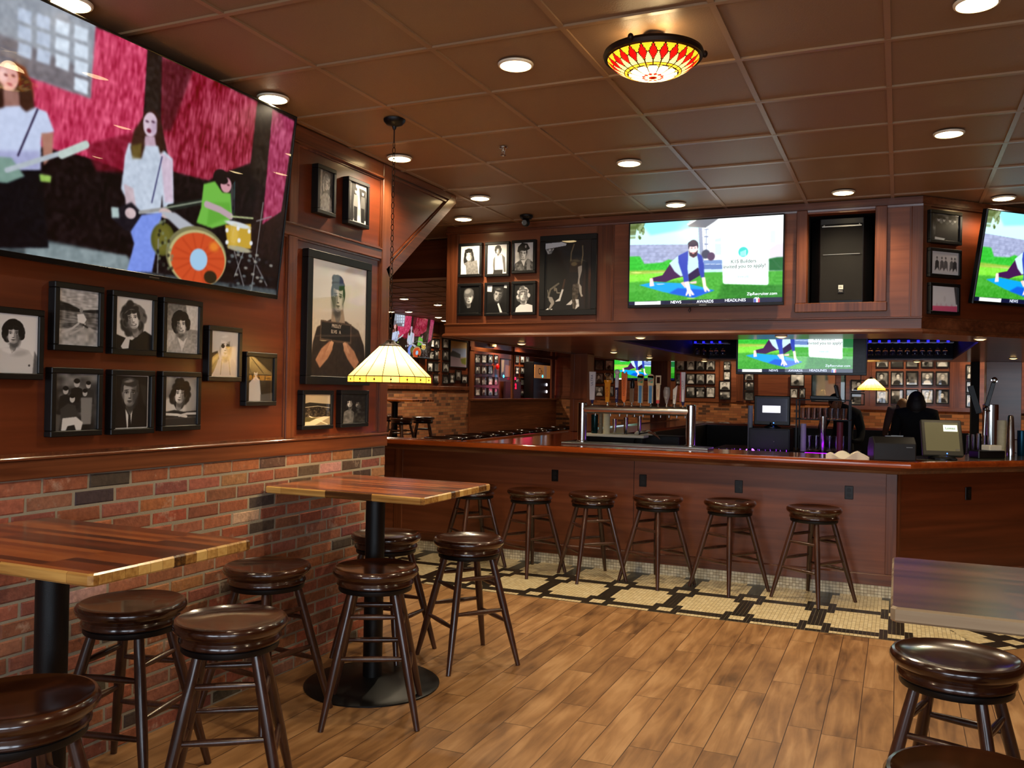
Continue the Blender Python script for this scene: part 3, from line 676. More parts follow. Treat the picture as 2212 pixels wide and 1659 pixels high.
# outlets on the bar front
def outlet(x, z, label, face=0, at_=None):
    t = thing('power_outlet', label, 'outlet', (x, FY, z) if at_ is None else at_, R(45) if face else 0, None)
    MB().box(-.035, .035, -.008, 0, -.057, .057, .003).build('cover_plate', M_blackp, t)
    f = MB()
    for zz in (-.022, .022): f.lathe([(.0, 0), (.017, 0), (.017, .004), (0, .004)], (0, -.008, zz), 16, rotm('X', R(90)))
    f.build('socket', M_frame, t); return t
for (px, py, lab) in ((1199, 1027, 'black outlet on dark bar front above the second stool from the left'), (1389, 1038, 'black outlet on bar front between the third and fourth bar stools'),
                      (1596, 1051, 'black outlet on bar front right behind the fifth bar stool'), (1834, 1064, 'black outlet on pale lit bar front just right of the last bar stool')):
    p = at(px, py, Y=FY); outlet(p[0], p[2], lab)
p = at(2091, 1066, n=nC, pt=(0, FY, 0)); outlet(0, 0, 'black outlet on the red angled end panel of the bar', 1, tuple(p))
# ------------------------------------------------------------ stools
def make_stool(label, group):
    t = thing('bar_stool', label, 'stool', (0, 0, 0), 0, group)
    pr = [(0, .746), (.10, .747), (.165, .752), (.195, .764), (.205, .770), (.214, .768), (.222, .757), (.224, .744), (.218, .731), (.207, .722), (.199, .716), (.193, .708), (.196, .700), (.2, .693), (.2, .684), (.19, .676), (0, .676)]
    MB().lathe(pr[::-1], seg=40).build('seat', M_seat, t, smooth=True)
    MB().lathe([(0, .650), (.187, .650), (.19, .655), (.19, .672), (.185, .676), (0, .676)], seg=40).build('swivel_ring', M_black, t, smooth=True)
    ft = .15; fb = .335; zt = .66
    def lp(k, z):
        a = R(45+90*k); r = fb+(ft-fb)*z/zt; return np.array([r*math.cos(a), r*math.sin(a), z])
    for k in range(4):
        MB().tube(lp(k, 0), lp(k, zt), .0145, .020, 14, [(.0215, .35), (.0235, .6), (.022, .85)]).build('leg', M_leg, t, smooth=True)
    for k, zs in ((0, (.535, .335)), (2, (.535, .335)), (1, (.48, .262)), (3, (.48, .262))):
        for z in zs: MB().tube(lp(k, z), lp((k+1) % 4, z), .010, .010, 10, [(.0138, .3), (.0150, .5), (.0138, .7)]).build('rung', M_leg, t, smooth=True)
    return t
STOOLS = [  # seat centre px, foot px (or None), label, group
 ((1024, 1045), 5, 'dark wooden bar stool at the bar, half hidden behind the middle table, leftmost', 1),
 ((1147, 1054), -72, 'dark wooden bar stool at the bar, second from the left in the row', 1),
 ((1281, 1062), -94, 'dark wooden bar stool at the bar, third from the left, under the outlet pair', 1),
 ((1421, 1069), -74, 'dark wooden bar stool at the bar, fourth from the left in the row', 1),
 ((1577, 1078), -80, 'dark wooden bar stool at the bar, second from the right, in front of an outlet', 1),
 ((1759, 1092), -78, 'dark wooden bar stool at the bar, rightmost of the row before the corner', 1),
 ((1013, 1160), -82, 'dark stool with glossy seat on the right of the middle high table', 2),
 ((812, 1222), -107, 'dark stool in front of the middle high table and its black column', 2),
 ((835, 1140), 45, 'dark stool behind the black column of the middle high table', 2),
 ((285, 1297), 148, 'dark stool beside the column of the front left table, near the brick wall', 3),
 ((499, 1332), -100, 'dark stool with shiny legs nearest the aisle at the front left table', 3),
 ((578, 1218), -53, 'dark stool by the brick wall between the two left tables', 2),
 ((40, 1503), -60, 'reddish brown stool cut off by the lower left corner of the view', 3),
 ((2065, 1412), -62, 'large dark stool with swivel seat at the right hand table', 4),
 ((2120, 1684), -50, 'dark stool whose seat just shows at the bottom right edge', 4)]
GR = {1: 'stools along the bar front', 2: 'stools round the middle high table', 3: 'stools round the front left table', 4: 'stools at the right hand table'}
st0 = None
for (px, ang, lab, gr) in STOOLS:
    p = at(*px, Z=.77); p = CP+(p-CP)*{1: .983}.get(gr, 1) if px != (835, 1140) else CP+(p-CP)*.965
    if st0 is None: st0 = make_stool(lab, GR[gr]); s = st0
    else: s = copy_tree(st0); s['label'] = lab; s['group'] = GR[gr]
    s.location = (p[0], p[1], 0.0045 if gr == 1 else 0.0005); s.rotation_euler[2] = R(ang-45)
# ------------------------------------------------------------ high tables
def butcher(name, cols, axis='x', w=.042, ln=.55):
    m, nt, b = newmat(name); N = nt.nodes; L = nt.links
    tc = N.new('ShaderNodeTexCoord'); sp = N.new('ShaderNodeSeparateXYZ'); cb = N.new('ShaderNodeCombineXYZ'); L.new(tc.outputs['Object'], sp.inputs[0])
    L.new(sp.outputs[0], cb.inputs[0]); L.new(sp.outputs[1], cb.inputs[1])
    br = N.new('ShaderNodeTexBrick'); br.inputs['Color1'].default_value = (0, 0, 0, 1); br.inputs['Color2'].default_value = (1, 1, 1, 1); br.inputs['Mortar'].default_value = (.1, .1, .1, 1)
    br.inputs['Scale'].default_value = 1; br.inputs['Brick Width'].default_value = ln; br.inputs['Row Height'].default_value = w; br.inputs['Mortar Size'].default_value = .0006; br.offset = .43; br.offset_frequency = 1
    L.new(cb.outputs[0], br.inputs['Vector'])
    mp = N.new('ShaderNodeMapping'); mp.inputs['Scale'].default_value = (3, 60, 60); L.new(tc.outputs['Object'], mp.inputs['Vector'])
    nz = N.new('ShaderNodeTexNoise'); nz.inputs['Scale'].default_value = 1; nz.inputs['Detail'].default_value = 4; L.new(mp.outputs[0], nz.inputs['Vector'])
    a = N.new('ShaderNodeMath'); a.operation = 'MULTIPLY_ADD'; a.inputs[1].default_value = .40; L.new(nz.outputs['Fac'], a.inputs[0])
    q = N.new('ShaderNodeMath'); q.operation = 'MULTIPLY'; q.inputs[1].default_value = .60; L.new(br.outputs['Color'], q.inputs[0]); L.new(q.outputs[0], a.inputs[2])
    cr = N.new('ShaderNodeValToRGB'); e = cr.color_ramp.elements; e[0].position = .22; e[0].color = (*lin(cols[0]), 1); e[1].position = .75; e[1].color = (*lin(cols[-1]), 1)
    for i, c in enumerate(cols[1:-1], 1): z = e.new(.22+.53*i/(len(cols)-1)); z.color = (*lin(c), 1)
    L.new(a.outputs[0], cr.inputs['Fac']); L.new(cr.outputs[0], b.inputs['Base Color']); b.inputs['Roughness'].default_value = .26; b.inputs['Coat Weight'].default_value = .5; b.inputs['Coat Roughness'].default_value = .22
    return m
M_tt = butcher('butcher_top', [(64, 28, 12), (104, 48, 22), (132, 66, 30), (160, 88, 42)]); M_te = butcher('butcher_edge', [(70, 44, 22), (150, 104, 52), (206, 160, 88), (226, 186, 110)], w=.05, ln=.3)
M_tt3 = butcher('butcher_top_red', [(56, 30, 20), (76, 43, 29), (92, 54, 37), (108, 68, 49)]); M_te3 = butcher('butcher_edge_pale', [(150, 128, 100), (176, 156, 124), (196, 178, 146)], w=.05, ln=.5)
def table(label, x0, x1, y0, y1, cx, cy, br_=.385, slab=.04, ms=None):
    t = thing('high_table', label, 'table', (cx, cy, 0), 0, 'square high top tables')
    tb = MB(); X0, X1, Y0_, Y1_ = x0-cx, x1-cx, y0-cy, y1-cy; ch = .006; z0, z1 = 1.13-slab, 1.13; k = .012
    def ring(e, z):
        pts = []
        for (sx, sy) in ((X0+e, Y0_+e), (X1-e, Y0_+e), (X1-e, Y1_-e), (X0+e, Y1_-e)):
            ax = k if sx < 0 else -k; ay = k if sy < 0 else -k
            a_, b_ = (sx, sy+ay, z), (sx+ax, sy, z)
            pts += [a_, b_] if ax*ay > 0 else [b_, a_]
        return pts
    rs = [ring(ch, z0), ring(0, z0+ch), ring(0, z1-ch), ring(ch, z1)]; vs = sum(rs, [])
    tb.mi = 1
    for i in range(3):
        for j in range(8): pass
    tb.add(vs, [(i*8+j, i*8+(j+1) % 8, (i+1)*8+(j+1) % 8, (i+1)*8+j) for i in range(3) for j in range(8)]+[list(range(8))[::-1]])
    tb.mi = 0; tb.add(ring(ch, z1), [list(range(8))])
    tb.build('tabletop', ms or [M_tt, M_te], t)
    MB().lathe([(0, .03), (.055, .03), (.055, 1.13-slab-.012), (0, 1.13-slab-.012)], seg=36).build('column', M_black, t, smooth=True)
    MB().lathe([(.0, 0), (br_, 0), (br_, .008), (br_-.02, .02), (.12, .034), (.07, .05), (0, .05)], seg=64).build('base_plate', M_black, t, smooth=True)
    MB().box(-.2, .2, -.2, .2, 1.13-slab-.014, 1.13-slab, .002).build('mounting_plate', M_black, t)
    return t
table('high table with striped butcher block top at the front left against the brick wall', XW+.045, -2.18, 1.87, 2.58, -2.75, 2.2)
table('high table with striped butcher block top in the middle, under the hanging lamp', XW+.03, -2.25, 3.98, 4.80, -2.74, 4.29)
table('high table with reddish striped wood top at the right edge of the view', -.012, 1.06, 2.6, 3.42, .53, 3.0, slab=.042, ms=[M_tt3, M_te3])
# ------------------------------------------------------------ ceiling lights
def downlight(x, y, z, label, group, e=30, r=.083, far=0, ang=150, first=[None, None, None]):
    t = thing('recessed_light', label, 'ceiling light', (x, y, z), 0, group)
    MB().lathe([(r*.86, -.002), (r*.90, -.011), (r, -.008), (r*1.03, -.001), (r*1.03, .0), (r*.86, 0)], seg=32).build('trim_ring', M_trimw, t, smooth=True, fixn=True)
    MB().lathe([(.0, -.020), (r*.45, -.018), (r*.75, -.012), (r*.90, -.008)], seg=28, cap=False).build('lens', M_lampfar if far else M_lamp, t, smooth=True)
    if e:
        l = bpy.data.lights.new('lamp', 'SPOT'); l.energy = e*1.9; l.color = (1, .81, .55); l.spot_size = R(ang); l.spot_blend = .7; l.shadow_soft_size = .045
        lo = bpy.data.objects.new('lamp', l); COL.objects.link(lo); lo.parent = t; lo.location = (0, 0, -.03)
    return t
G1 = 'recessed lights in the brown tile ceiling'
for (x, y, lab, e) in ((-3.13, 2.53, 'round recessed ceiling light above the big band television, at the top left corner', 40), (-3.118, 3.784, 'round recessed ceiling light at the upper right corner of the band television', 40),
    (-3.112, 5.085, 'round recessed ceiling light behind the lamp chain, near the sloping panel', 40), (-3.13, 6.368, 'round recessed ceiling light left of the security camera, the higher of two', 40),
    (-3.656, 7.10, 'round recessed ceiling light above the six portraits, the lower of two', 36), (-1.695, 3.807, 'round recessed ceiling light just left of the stained glass lamp', 40),
    (-1.693, 5.723, 'round recessed ceiling light in the middle, above the yoga television', 40), (-1.702, 7.12, 'round recessed ceiling light right over the yoga television', 36),
    (-.407, 7.10, 'round recessed ceiling light above the black loudspeaker', 36), (.249, 5.714, 'round recessed ceiling light at the right, with nothing beneath it but the aisle', 40),
    (.259, 3.859, 'round recessed ceiling light at the top right edge of the view', 40), (.721, 7.70, 'round recessed ceiling light above the tilted right television', 36)):
    downlight(x, y, CZ-.004, lab, G1, e)
for (x, y) in ((1.9, 2.0), (-1.4, 1.3), (.5, .4), (-3.1, .6), (2.6, 4.6)): downlight(x, y, CZ-.004, 'round recessed ceiling light outside the view, near the windows', G1, 34)  # unseen fixtures, added for the light they give the room
G2 = 'small lights under the bar soffit'
for (x, y, lab) in ((-2.149, 7.72, 'small light under the soffit above the left end of the beer taps'), (-.92, 7.72, 'small light under the soffit just over the hanging television'), (-3.276, 10.55, 'small light under the left soffit arm, nearest the far pillar'),
    (-3.25, 12.17, 'small light under the left soffit arm above the far yoga television'), (-2.71, 13.35, 'small light at the back left corner of the soffit'), (.617, 8.25, 'small light under the soffit near the right corner'),
    (1.268, 12.17, 'small light under the right soffit arm over the grey pillar'), (.226, 13.35, 'small light at the back of the soffit above the wall portraits'), (-3.7, 8.6, 'small light under the soffit over the left end of the bar')):
    downlight(x, y, BZ-.021, lab, G2, 11, .05, 1, 140)
G3 = 'ceiling lights of the far dining area'
for (px, py, lab) in ((873, 645, 'distant ceiling light nearest the hanging chain'), (946, 658, 'distant ceiling light to the upper right of the far band television'), (883, 673, 'distant ceiling light above the far band television on its left'), (947, 685, 'distant ceiling light right above the far band television')):
    p = at(px, py, Z=CZ-.004); downlight(p[0], p[1], CZ-.004, lab, G3, 60)
for (x, y) in ((-9.5, 13.2), (-9.5, 15.3), (-9.5, 17.6), (-9.5, 20.5), (-10.9, 20.6), (-10.9, 22.4), (-10.9, 24.2), (-10.9, 26), (-7, 10.5), (-7, 24), (-4.5, 25), (-2.3, 24.9), (-5.8, 20), (-.1, 19.4), (1.6, 19.4), (3.4, 19.2), (1, 16), (-2.3, 21), (4, 14), (4.5, 9)):
    downlight(x, y, CZ-.004, 'ceiling light of the far rooms hidden behind the soffit', 'hidden far ceiling lights', 80)  # unseen repeats of the fixture, kept to light the far rooms
# ------------------------------------------------------------ pendant lamps
def translu(name, col=None, attr=False, mixd=.35):
    m = bpy.data.materials.new(name); m.use_nodes = True; nt = m.node_tree; N = nt.nodes; L = nt.links
    for n in list(N): N.remove(n)
    o = N.new('ShaderNodeOutputMaterial'); tr = N.new('ShaderNodeBsdfTranslucent'); df = N.new('ShaderNodeBsdfDiffuse'); gl = N.new('ShaderNodeBsdfGlossy'); gl.inputs['Roughness'].default_value = .15
    m1 = N.new('ShaderNodeMixShader'); m2 = N.new('ShaderNodeMixShader'); m1.inputs[0].default_value = mixd; m2.inputs[0].default_value = .05
    if attr:
        a = N.new('ShaderNodeAttribute'); a.attribute_name = 'Col'; L.new(a.outputs['Color'], tr.inputs[0]); L.new(a.outputs['Color'], df.inputs[0])
    else: tr.inputs[0].default_value = (*lin(col), 1); df.inputs[0].default_value = (*lin(col), 1)
    nz = N.new('ShaderNodeTexNoise'); nz.inputs['Scale'].default_value = 30; bp = N.new('ShaderNodeBump'); bp.inputs['Strength'].default_value = .1; L.new(nz.outputs['Fac'], bp.inputs['Height']); L.new(bp.outputs[0], df.inputs['Normal'])
    L.new(tr.outputs[0], m1.inputs[1]); L.new(df.outputs[0], m1.inputs[2]); L.new(m1.outputs[0], m2.inputs[1]); L.new(gl.outputs[0], m2.inputs[2]); L.new(m2.outputs[0], o.inputs[0]); return m
M_shade = translu('shade_glass', (255, 226, 160)); M_amber = translu('shade_amber', (255, 190, 80)); M_tiff = translu('stained_glass', attr=True, mixd=.2)
M_bronze = mat('lamp_bronze', (48, 34, 24), .45, .6)
def pendant(loc, zc, label, e=16):
    t = thing('pendant_lamp', label, 'hanging lamp', loc, 0)
    H = zc-loc[2]
    sh = MB(); n = 16; r0, r1 = .058, .243; z0, z1 = .215, .036; vs = []; F = []
    sh.lathe([(r1, z1), (r0, z0)], seg=n, cap=False); s_ = sh.build('shade', M_shade, t)
    MB().lathe([(r1, 0), (r1, z1-.002)], seg=n, cap=False).build('shade_border', M_amber, t)
    ld = MB()
    for k in range(n):
        a = 2*math.pi*k/n; a2 = 2*math.pi*(k+1)/n; c, s = math.cos(a), math.sin(a); c2, s2 = math.cos(a2), math.sin(a2)
        ld.tube((r1*c, r1*s, 0), (r1*c, r1*s, z1), .002, seg=6); ld.tube((r1*c, r1*s, z1), (r0*c, r0*s, z0), .002, seg=6)
        for z in (0, z1): ld.tube((r1*c, r1*s, z), (r1*c2, r1*s2, z), .0028, seg=6)
        for f in (.5,): 
            xx, yy = r1*(c+c2)/2, r1*(s+s2)/2; ld.tube((xx, yy, 0), (xx, yy, z1), .0012, seg=5); ld.ell((xx, yy, z1/2), (.006, .006, .006), 6, 4)
    ld.build('leading', M_bronze, t)
    MB().lathe([(.0, z0+.035), (.02, z0+.032), (.035, z0+.015), (.064, z0+.002), (.066, z0-.004), (.0, z0-.004)][::-1], seg=20).build('cap', M_bronze, t, smooth=True)
    ch = MB(); z = z0+.03; k = 0; 
    while z < H-.16:
        pts = [(0.009*math.cos(a), 0, z+.019+.019*math.sin(a)) for a in [2*math.pi*i/10 for i in range(11)]]
        if k % 2: pts = [(p[1], p[0], p[2]) for p in pts]
        ch.path(pts, .0022, 5); z += .032; k += 1
    ch.tube((0, 0, z), (0, 0, H-.05), .004, seg=6); ch.build('chain', M_bronze, t, smooth=True)
    MB().lathe([(0, H-.06), (.008, H-.058), (.014, H-.04), (.045, H-.03), (.062, H-.012), (.064, H), (0, H)], seg=28).build('canopy', M_black, t, smooth=True)
    MB().ell((0, 0, .10), (.028, .028, .04), 14, 10).build('bulb', mat('bulb_glow', (255, 240, 210), .5, emis=(255, 214, 140), es=8), t, smooth=True)
    for k in range(3):
        l = bpy.data.lights.new('bulb_light', 'POINT'); l.energy = e/3; l.color = (1, .74, .40); l.shadow_soft_size = .04; lo = bpy.data.objects.new('bulb_light', l); COL.objects.link(lo); lo.parent = t; a = 2.1*k; lo.location = (.06*math.cos(a), .06*math.sin(a), .09)
    return t
pl = at(852, 268, Z=3.235); pz = at(845, 827, Y=pl[1])[2]
pendant((pl[0], pl[1], pz), CZ, 'cream stained glass pendant lamp on a chain over the middle table')
q = at(1882, 843, Y=17.6); pendant((q[0], q[1], q[2]), CZ, 'small cream pendant lamp far behind the bar, left of the portrait grid')
# stained glass bowl on the ceiling
fc = at(1411, 120, Z=3.17)
fl = thing('stained_glass_ceiling_lamp', 'round red and cream stained glass bowl lamp fixed to the ceiling', 'ceiling lamp', (fc[0], fc[1], CZ-.003))
bw = MB(); RB = .208; DB = .135; nth, nr = 288, 60; NS = 24; zr = -.088
def bowlcol(th, rho):
    f = (th*NS/(2*math.pi)) % 1; u = abs(f-.5)*2; K = (40, 24, 10); ln = .06
    CR = (255, 236, 178); YE_ = (255, 206, 60); RD = (190, 22, 24); OR_ = (206, 70, 16)
    if rho > .955: return K
    if rho > .60:
        w = 1-((rho-.60)/.24)**1.5 if rho < .84 else -1          # petal centred at f=.5
        if rho < .84 and abs(u-w) < ln*1.6: return K
        if rho < .84 and u < w: return CR
        v = 1-u; wt = (rho-.80)/.155                              # rim triangle over the petal tip
        if rho > .80:
            if abs(u-wt) < .09: return K
            if u < wt: return YE_
        return RD if rho > .70 else OR_
    if rho > .585: return K
    if rho > .525: return K if u > .88 else (YE_ if int(th*NS/(2*math.pi)) % 3 else (255, 170, 40))
    if rho > .51: return K
    f2 = (th*12/(2*math.pi)) % 1; u2 = abs(f2-.5)*2
    if rho > .235:
        if u2 > .945: return K
        lim = .51-.10*u2**4
        if abs(rho-lim) < .009: return K
        return (255, 246, 214) if rho < lim else (255, 220, 120)
    if rho > .15:
        w = 1-abs((rho-.193)/.043)
        if abs((1-u2)-w) < .12: return K
        return RD if (1-u2) < w else (255, 240, 196)
    if rho > .075: return K if u2 > .9 else (255, 232, 170)
    return K if rho > .066 else (170, 30, 20)
vs = []; 
for i in range(nr+1):
    rho = i/nr; r = RB*rho; z = zr-DB*math.sqrt(max(0, 1-(rho*.96)**2))+DB*math.sqrt(1-.96**2)
    for k in range(nth): a = 2*math.pi*k/nth; vs.append((r*math.cos(a), r*math.sin(a), z))
bw.v = vs
for i in range(nr):
    for k in range(nth):
        k2 = (k+1) % nth; bw.f.append([i*nth+k2, i*nth+k, (i+1)*nth+k, (i+1)*nth+k2][::-1]); bw.c.append(bowlcol(2*math.pi*(k+.5)/nth, (i+.5)/nr)); bw.m.append(0)
bw.build('bowl', M_tiff, fl, smooth=False)
MB().lathe([(RB-.006, zr-.012), (RB+.004, zr-.014), (RB+.010, zr), (RB+.006, zr+.012), (RB-.006, zr+.010)], seg=64).build('rim', M_bronze, fl, smooth=True, fixn=True)
for k in range(3):
    a = R(20+120*k); c, s = math.cos(a), math.sin(a)
    MB().tube(((RB+.004)*c, (RB+.004)*s, zr), ((RB-.165)*c, (RB-.165)*s, -.006), .004, seg=8).ell(((RB+.014)*c, (RB+.014)*s, zr+.006), (.013, .013, .016), 10, 8).build('arm', M_bronze, fl, smooth=True)
MB().lathe([(0, 0), (.05, 0), (.05, -.010), (.04, -.016), (0, -.016)], seg=32).build('ceiling_plate', M_bronze, fl, smooth=True, fixn=True)
for k in range(3):
    a = R(80+120*k); MB().ell((.045*math.cos(a), .045*math.sin(a), -.045), (.018, .018, .022), 12, 8).build('bulb', bpy.data.materials['bulb_glow'], fl, smooth=True)
    l = bpy.data.lights.new('bulb_light', 'POINT'); l.energy = 1.6; l.color = (1, .72, .36); l.shadow_soft_size = .05; lo = bpy.data.objects.new('bulb_light', l); COL.objects.link(lo); lo.parent = fl; lo.location = (.085*math.cos(a), .085*math.sin(a), -.062)
l = bpy.data.lights.new('bulb_light', 'POINT'); l.energy = 8.5; l.color = (1, .76, .42); l.shadow_soft_size = .03; lo = bpy.data.objects.new('bulb_light', l); COL.objects.link(lo); lo.parent = fl; lo.location = (0, 0, -.098)
# sprinkler and security camera
p = at(1087, 318, Z=CZ-.003); t = thing('sprinkler_head', 'small chrome sprinkler head on the ceiling between two lights', 'sprinkler', (p[0], p[1], CZ-.003))
MB().lathe([(0, 0), (.028, 0), (.026, -.006), (.01, -.009), (.008, -.025), (0, -.025)], seg=20).build('body', M_steel, t, smooth=True, fixn=True)
MB().tube((-.012, 0, -.02), (-.006, 0, -.05), .002, seg=6).tube((.012, 0, -.02), (.006, 0, -.05), .002, seg=6).lathe([(0, -.05), (.016, -.05), (.018, -.053), (0, -.054)], seg=16).build('deflector', M_steel, t)
p = at(1137, 466, Z=CZ-.003); t = thing('security_camera', 'black dome security camera on the ceiling above the wall portraits', 'camera', (p[0], p[1], CZ-.003))
MB().lathe([(0, 0), (.06, 0), (.06, -.012), (.045, -.03), (.02, -.035), (0, -.035)], seg=28).build('mount', M_black, t, smooth=True, fixn=True)
MB().ell((.002, -.012, -.062), (.036, .038, .038), 20, 14).build('dome', M_blackp, t, smooth=True)
MB().lathe([(.0, 0), (.024, .0), (.024, .012), (.019, .012), (.019, .004), (0, .004)], (.004, -.046, -.07), 20, rotm('X', R(100))).build('lens', M_steel2, t, smooth=True)
# ------------------------------------------------------------ televisions
def make_tv(label, W, H, scr, loc, rz, rx, logo=None, group=None, deep=.05, mount=.06):
    t = thing('television', label, 'television', loc, rz, group, rx); bz = .011
    fb = MB(); y0 = -.014
    fb.box(-W/2, W/2, y0, deep, 0, H, .004)
    fb.build('housing', M_blackp, t)
    bz_ = MB().box(-W/2, W/2, y0-.006, y0, 0, .024, .002).box(-W/2, W/2, y0-.006, y0, H-bz, H, .002).box(-W/2, -W/2+bz, y0-.006, y0, .024, H-bz, .002).box(W/2-bz, W/2, y0-.006, y0, .024, H-bz, .002)
    bz_.build('bezel', M_blackp, t)
    so = bpy.data.objects.new('screen', scr); COL.objects.link(so); so.parent = t; so.location = (0, y0-.001, .024)
    so.scale = ((W-2*bz), 1, (H-.024-bz))
    MB().box(-W*.16, W*.16, deep, deep+mount, H*.3, H*.7).build('wall_mount', M_black, t)
    MB().box(-.03, .03, y0-.0075, y0-.006, .008, .014).build('logo_plate', M_steel2, t)
    return t
# what the band television shows
TAU = math.atan2(.1104, .9923); T1Y0, T1Y1, T1H = 3.967-1.767, 3.967, .9985
nT = (math.cos(TAU), 0, -math.sin(TAU)); upT = np.array([math.sin(TAU), 0, math.cos(TAU)]); bT = np.array([-3.24, 0, 2.205])
def u1(x, y):
    P = at(x, y, n=nT, pt=bT); return ((P[1]-T1Y0)/(T1Y1-T1Y0), 1-((P-bT)@upT)/T1H)
def U(pts, sc=1, ox=0, oy=0): return [u1(ox+x*sc, oy+y*sc) for x, y in pts]
k1 = 700/2212
c = Cv(400, 225, (20, 10, 12))
def E1(x, y, rx, ry, col, soft=.12, al=1, rot=0):
    a_ = u1(x-rx, y); b_ = u1(x+rx, y); c_ = u1(x, y-ry); d_ = u1(x, y+ry); m = u1(x, y)
    c.ell(m[0], m[1], abs(b_[0]-a_[0])/2*c.asp, abs(d_[1]-c_[1])/2, col, rot, soft, al)
def pol(pts, col, soft=0, al=1, crop=True): c.poly(U(pts, k1) if crop else U(pts), col, soft, al)
m_ = c.pm(U([(-400, -200), (990, 330), (950, 960), (840, 1180), (560, 1080), (200, 1000), (-400, 900)], k1), 1); c.put(m_, (196, 60, 96)); c.noise(34, 100, m_, (1.2, .35)); c.noise(12, 30, m_)
m_ = c.pm(U([(560, 1000), (940, 900), (860, 1190), (640, 1180)], k1), 4); c.put(m_, (110, 16, 36), .75)
pol([(990, 330), (1090, 380), (1070, 900), (960, 1000)], (34, 26, 24))
m_ = c.pm(U([(1090, 380), (1740, 700), (1690, 1120), (1500, 1190), (1400, 1240), (1160, 1180), (1080, 900)], k1), 2); c.put(m_, (148, 38, 62)); c.noise(40, 100, m_, (1.2, .3)); c.noise(26, 14, m_)
m_ = c.pm(U([(1090, 400), (1300, 480), (1150, 900), (1085, 900)], k1), 6); c.put(m_, (60, 20, 26), .7)
pol([(1740, 690), (1840, 760), (1800, 1300), (1690, 1200)], (34, 26, 22), 1)
m_ = c.pm(U([(1840, 750), (1990, 830), (1900, 1450), (1770, 1540), (1800, 1200)], k1), 1); c.put(m_, (160, 56, 92)); c.noise(30, 80, m_, (1, .5))
pol([(-400, -200), (100, -60), (640, 150), (600, 680), (200, 540), (-400, 330)], (150, 158, 170), 2); pol([(-400, 100), (0, 250), (600, 500), (600, 680), (200, 540), (-400, 330)], (112, 108, 116), 5)
for i in range(4):
    for j in range(4):
        x0 = 110+i*128; y0 = 20+i*50+j*118+(4-i)*10
        if i > 2 or j < 3: pol([(x0, y0), (x0+92, y0+32), (x0+86, y0+122), (x0-6, y0+88)], (216, 230, 246) if i > 1 else (186, 200, 222), 2)
def full(pts, col, soft=0, al=1): c.poly(U(pts), col, soft, al)
full([(-60, 470), (60, 515), (270, 558), (300, 590), (590, 628), (590, 650), (-60, 580)], (70, 78, 82), 4); full([(45, 520), (268, 556), (286, 596), (180, 590), (50, 556)], (128, 142, 146), 3)
full([(180, 575), (270, 600), (420, 612), (600, 640), (600, 660), (180, 610)], (78, 84, 84), 3); c.noise(12, 60)
# guitarist at the left
full([(-30, 150), (30, 150), (58, 180), (66, 240), (-30, 250)], (40, 18, 14), 1); full([(25, 150), (58, 172), (70, 215), (40, 200)], (122, 52, 24), 2)
E1(12, 170, 24, 32, (226, 168, 160), .15); E1(2, 166, 10, 14, (244, 200, 196), .6); E1(24, 168, 4, 3, (120, 60, 60), .5); E1(8, 166, 4, 3, (120, 60, 60), .5); E1(16, 186, 6, 3, (170, 70, 80), .5); full([(20, 135), (50, 150), (64, 190), (40, 180), (34, 155)], (126, 56, 26), 2); full([(-30, 195), (35, 200), (40, 238), (-30, 240)], (150, 108, 100), 2)
full([(-40, 236), (62, 232), (96, 246), (112, 288), (84, 300), (82, 372), (-40, 376)], (196, 208, 238), 1); full([(-40, 330), (80, 330), (82, 372), (-40, 376)], (150, 150, 196), 5, .7)
c.line([u1(76, 240), u1(34, 340)], .008, (40, 30, 60)); full([(84, 292), (110, 290), (108, 340), (90, 362)], (170, 120, 104), 1)
full([(-30, 372), (84, 372), (100, 540), (-30, 540)], (12, 10, 16), 1); full([(-40, 340), (20, 345), (48, 385), (10, 400), (-40, 395)], (122, 152, 142), 1)
c.line([u1(10, 372), u1(178, 318)], .02, (176, 186, 196)); c.line([u1(128, 338), u1(180, 316)], .034, (190, 206, 200)); full([(80, 380), (106, 384), (104, 398), (82, 396)], (150, 190, 90), 1)
# singer
full([(306, 246), (326, 240), (342, 262), (352, 320), (338, 336), (282, 344), (276, 330), (292, 290)], (50, 26, 22), 1); full([(278, 312), (300, 300), (302, 340), (280, 344)], (120, 104, 50), 2)
E1(319, 272, 16, 27, (214, 192, 208), .12); E1(327, 278, 7, 18, (186, 160, 186), .8, .8); E1(316, 285, 5, 5, (110, 40, 60), .4); E1(312, 265, 4, 2.5, (90, 60, 80), .5); E1(325, 266, 4, 2.5, (90, 60, 80), .5)
full([(308, 296), (328, 298), (332, 322), (302, 322)], (190, 160, 178), 1)
full([(272, 312), (300, 318), (336, 318), (350, 330), (367, 346), (369, 446), (346, 452), (344, 420), (340, 466), (280, 464), (274, 446), (256, 412), (264, 340)], (192, 204, 222), 1); full([(340, 330), (366, 350), (368, 440), (350, 440)], (206, 186, 206), 2); full([(262, 400), (282, 410), (290, 462), (268, 468)], (196, 176, 186), 1)
full([(278, 440), (300, 462), (330, 480), (322, 500), (268, 504), (236, 476), (240, 456)], (26, 22, 30), 1); full([(234, 450), (250, 452), (252, 474), (236, 474)], (170, 190, 190), 1)
c.line([u1(296, 462), u1(404, 446)], .016, (150, 150, 150)); c.line([u1(360, 452), u1(440, 436)], .034, (30, 34, 30)); c.line([u1(352, 452), u1(438, 436)], .008, (140, 150, 130)); E1(352, 464, 15, 11, (206, 182, 180)); E1(276, 464, 12, 12, (204, 180, 184)); c.noise(10, 60, c.pm(U([(256, 312), (369, 312), (369, 470), (256, 470)]), 2))
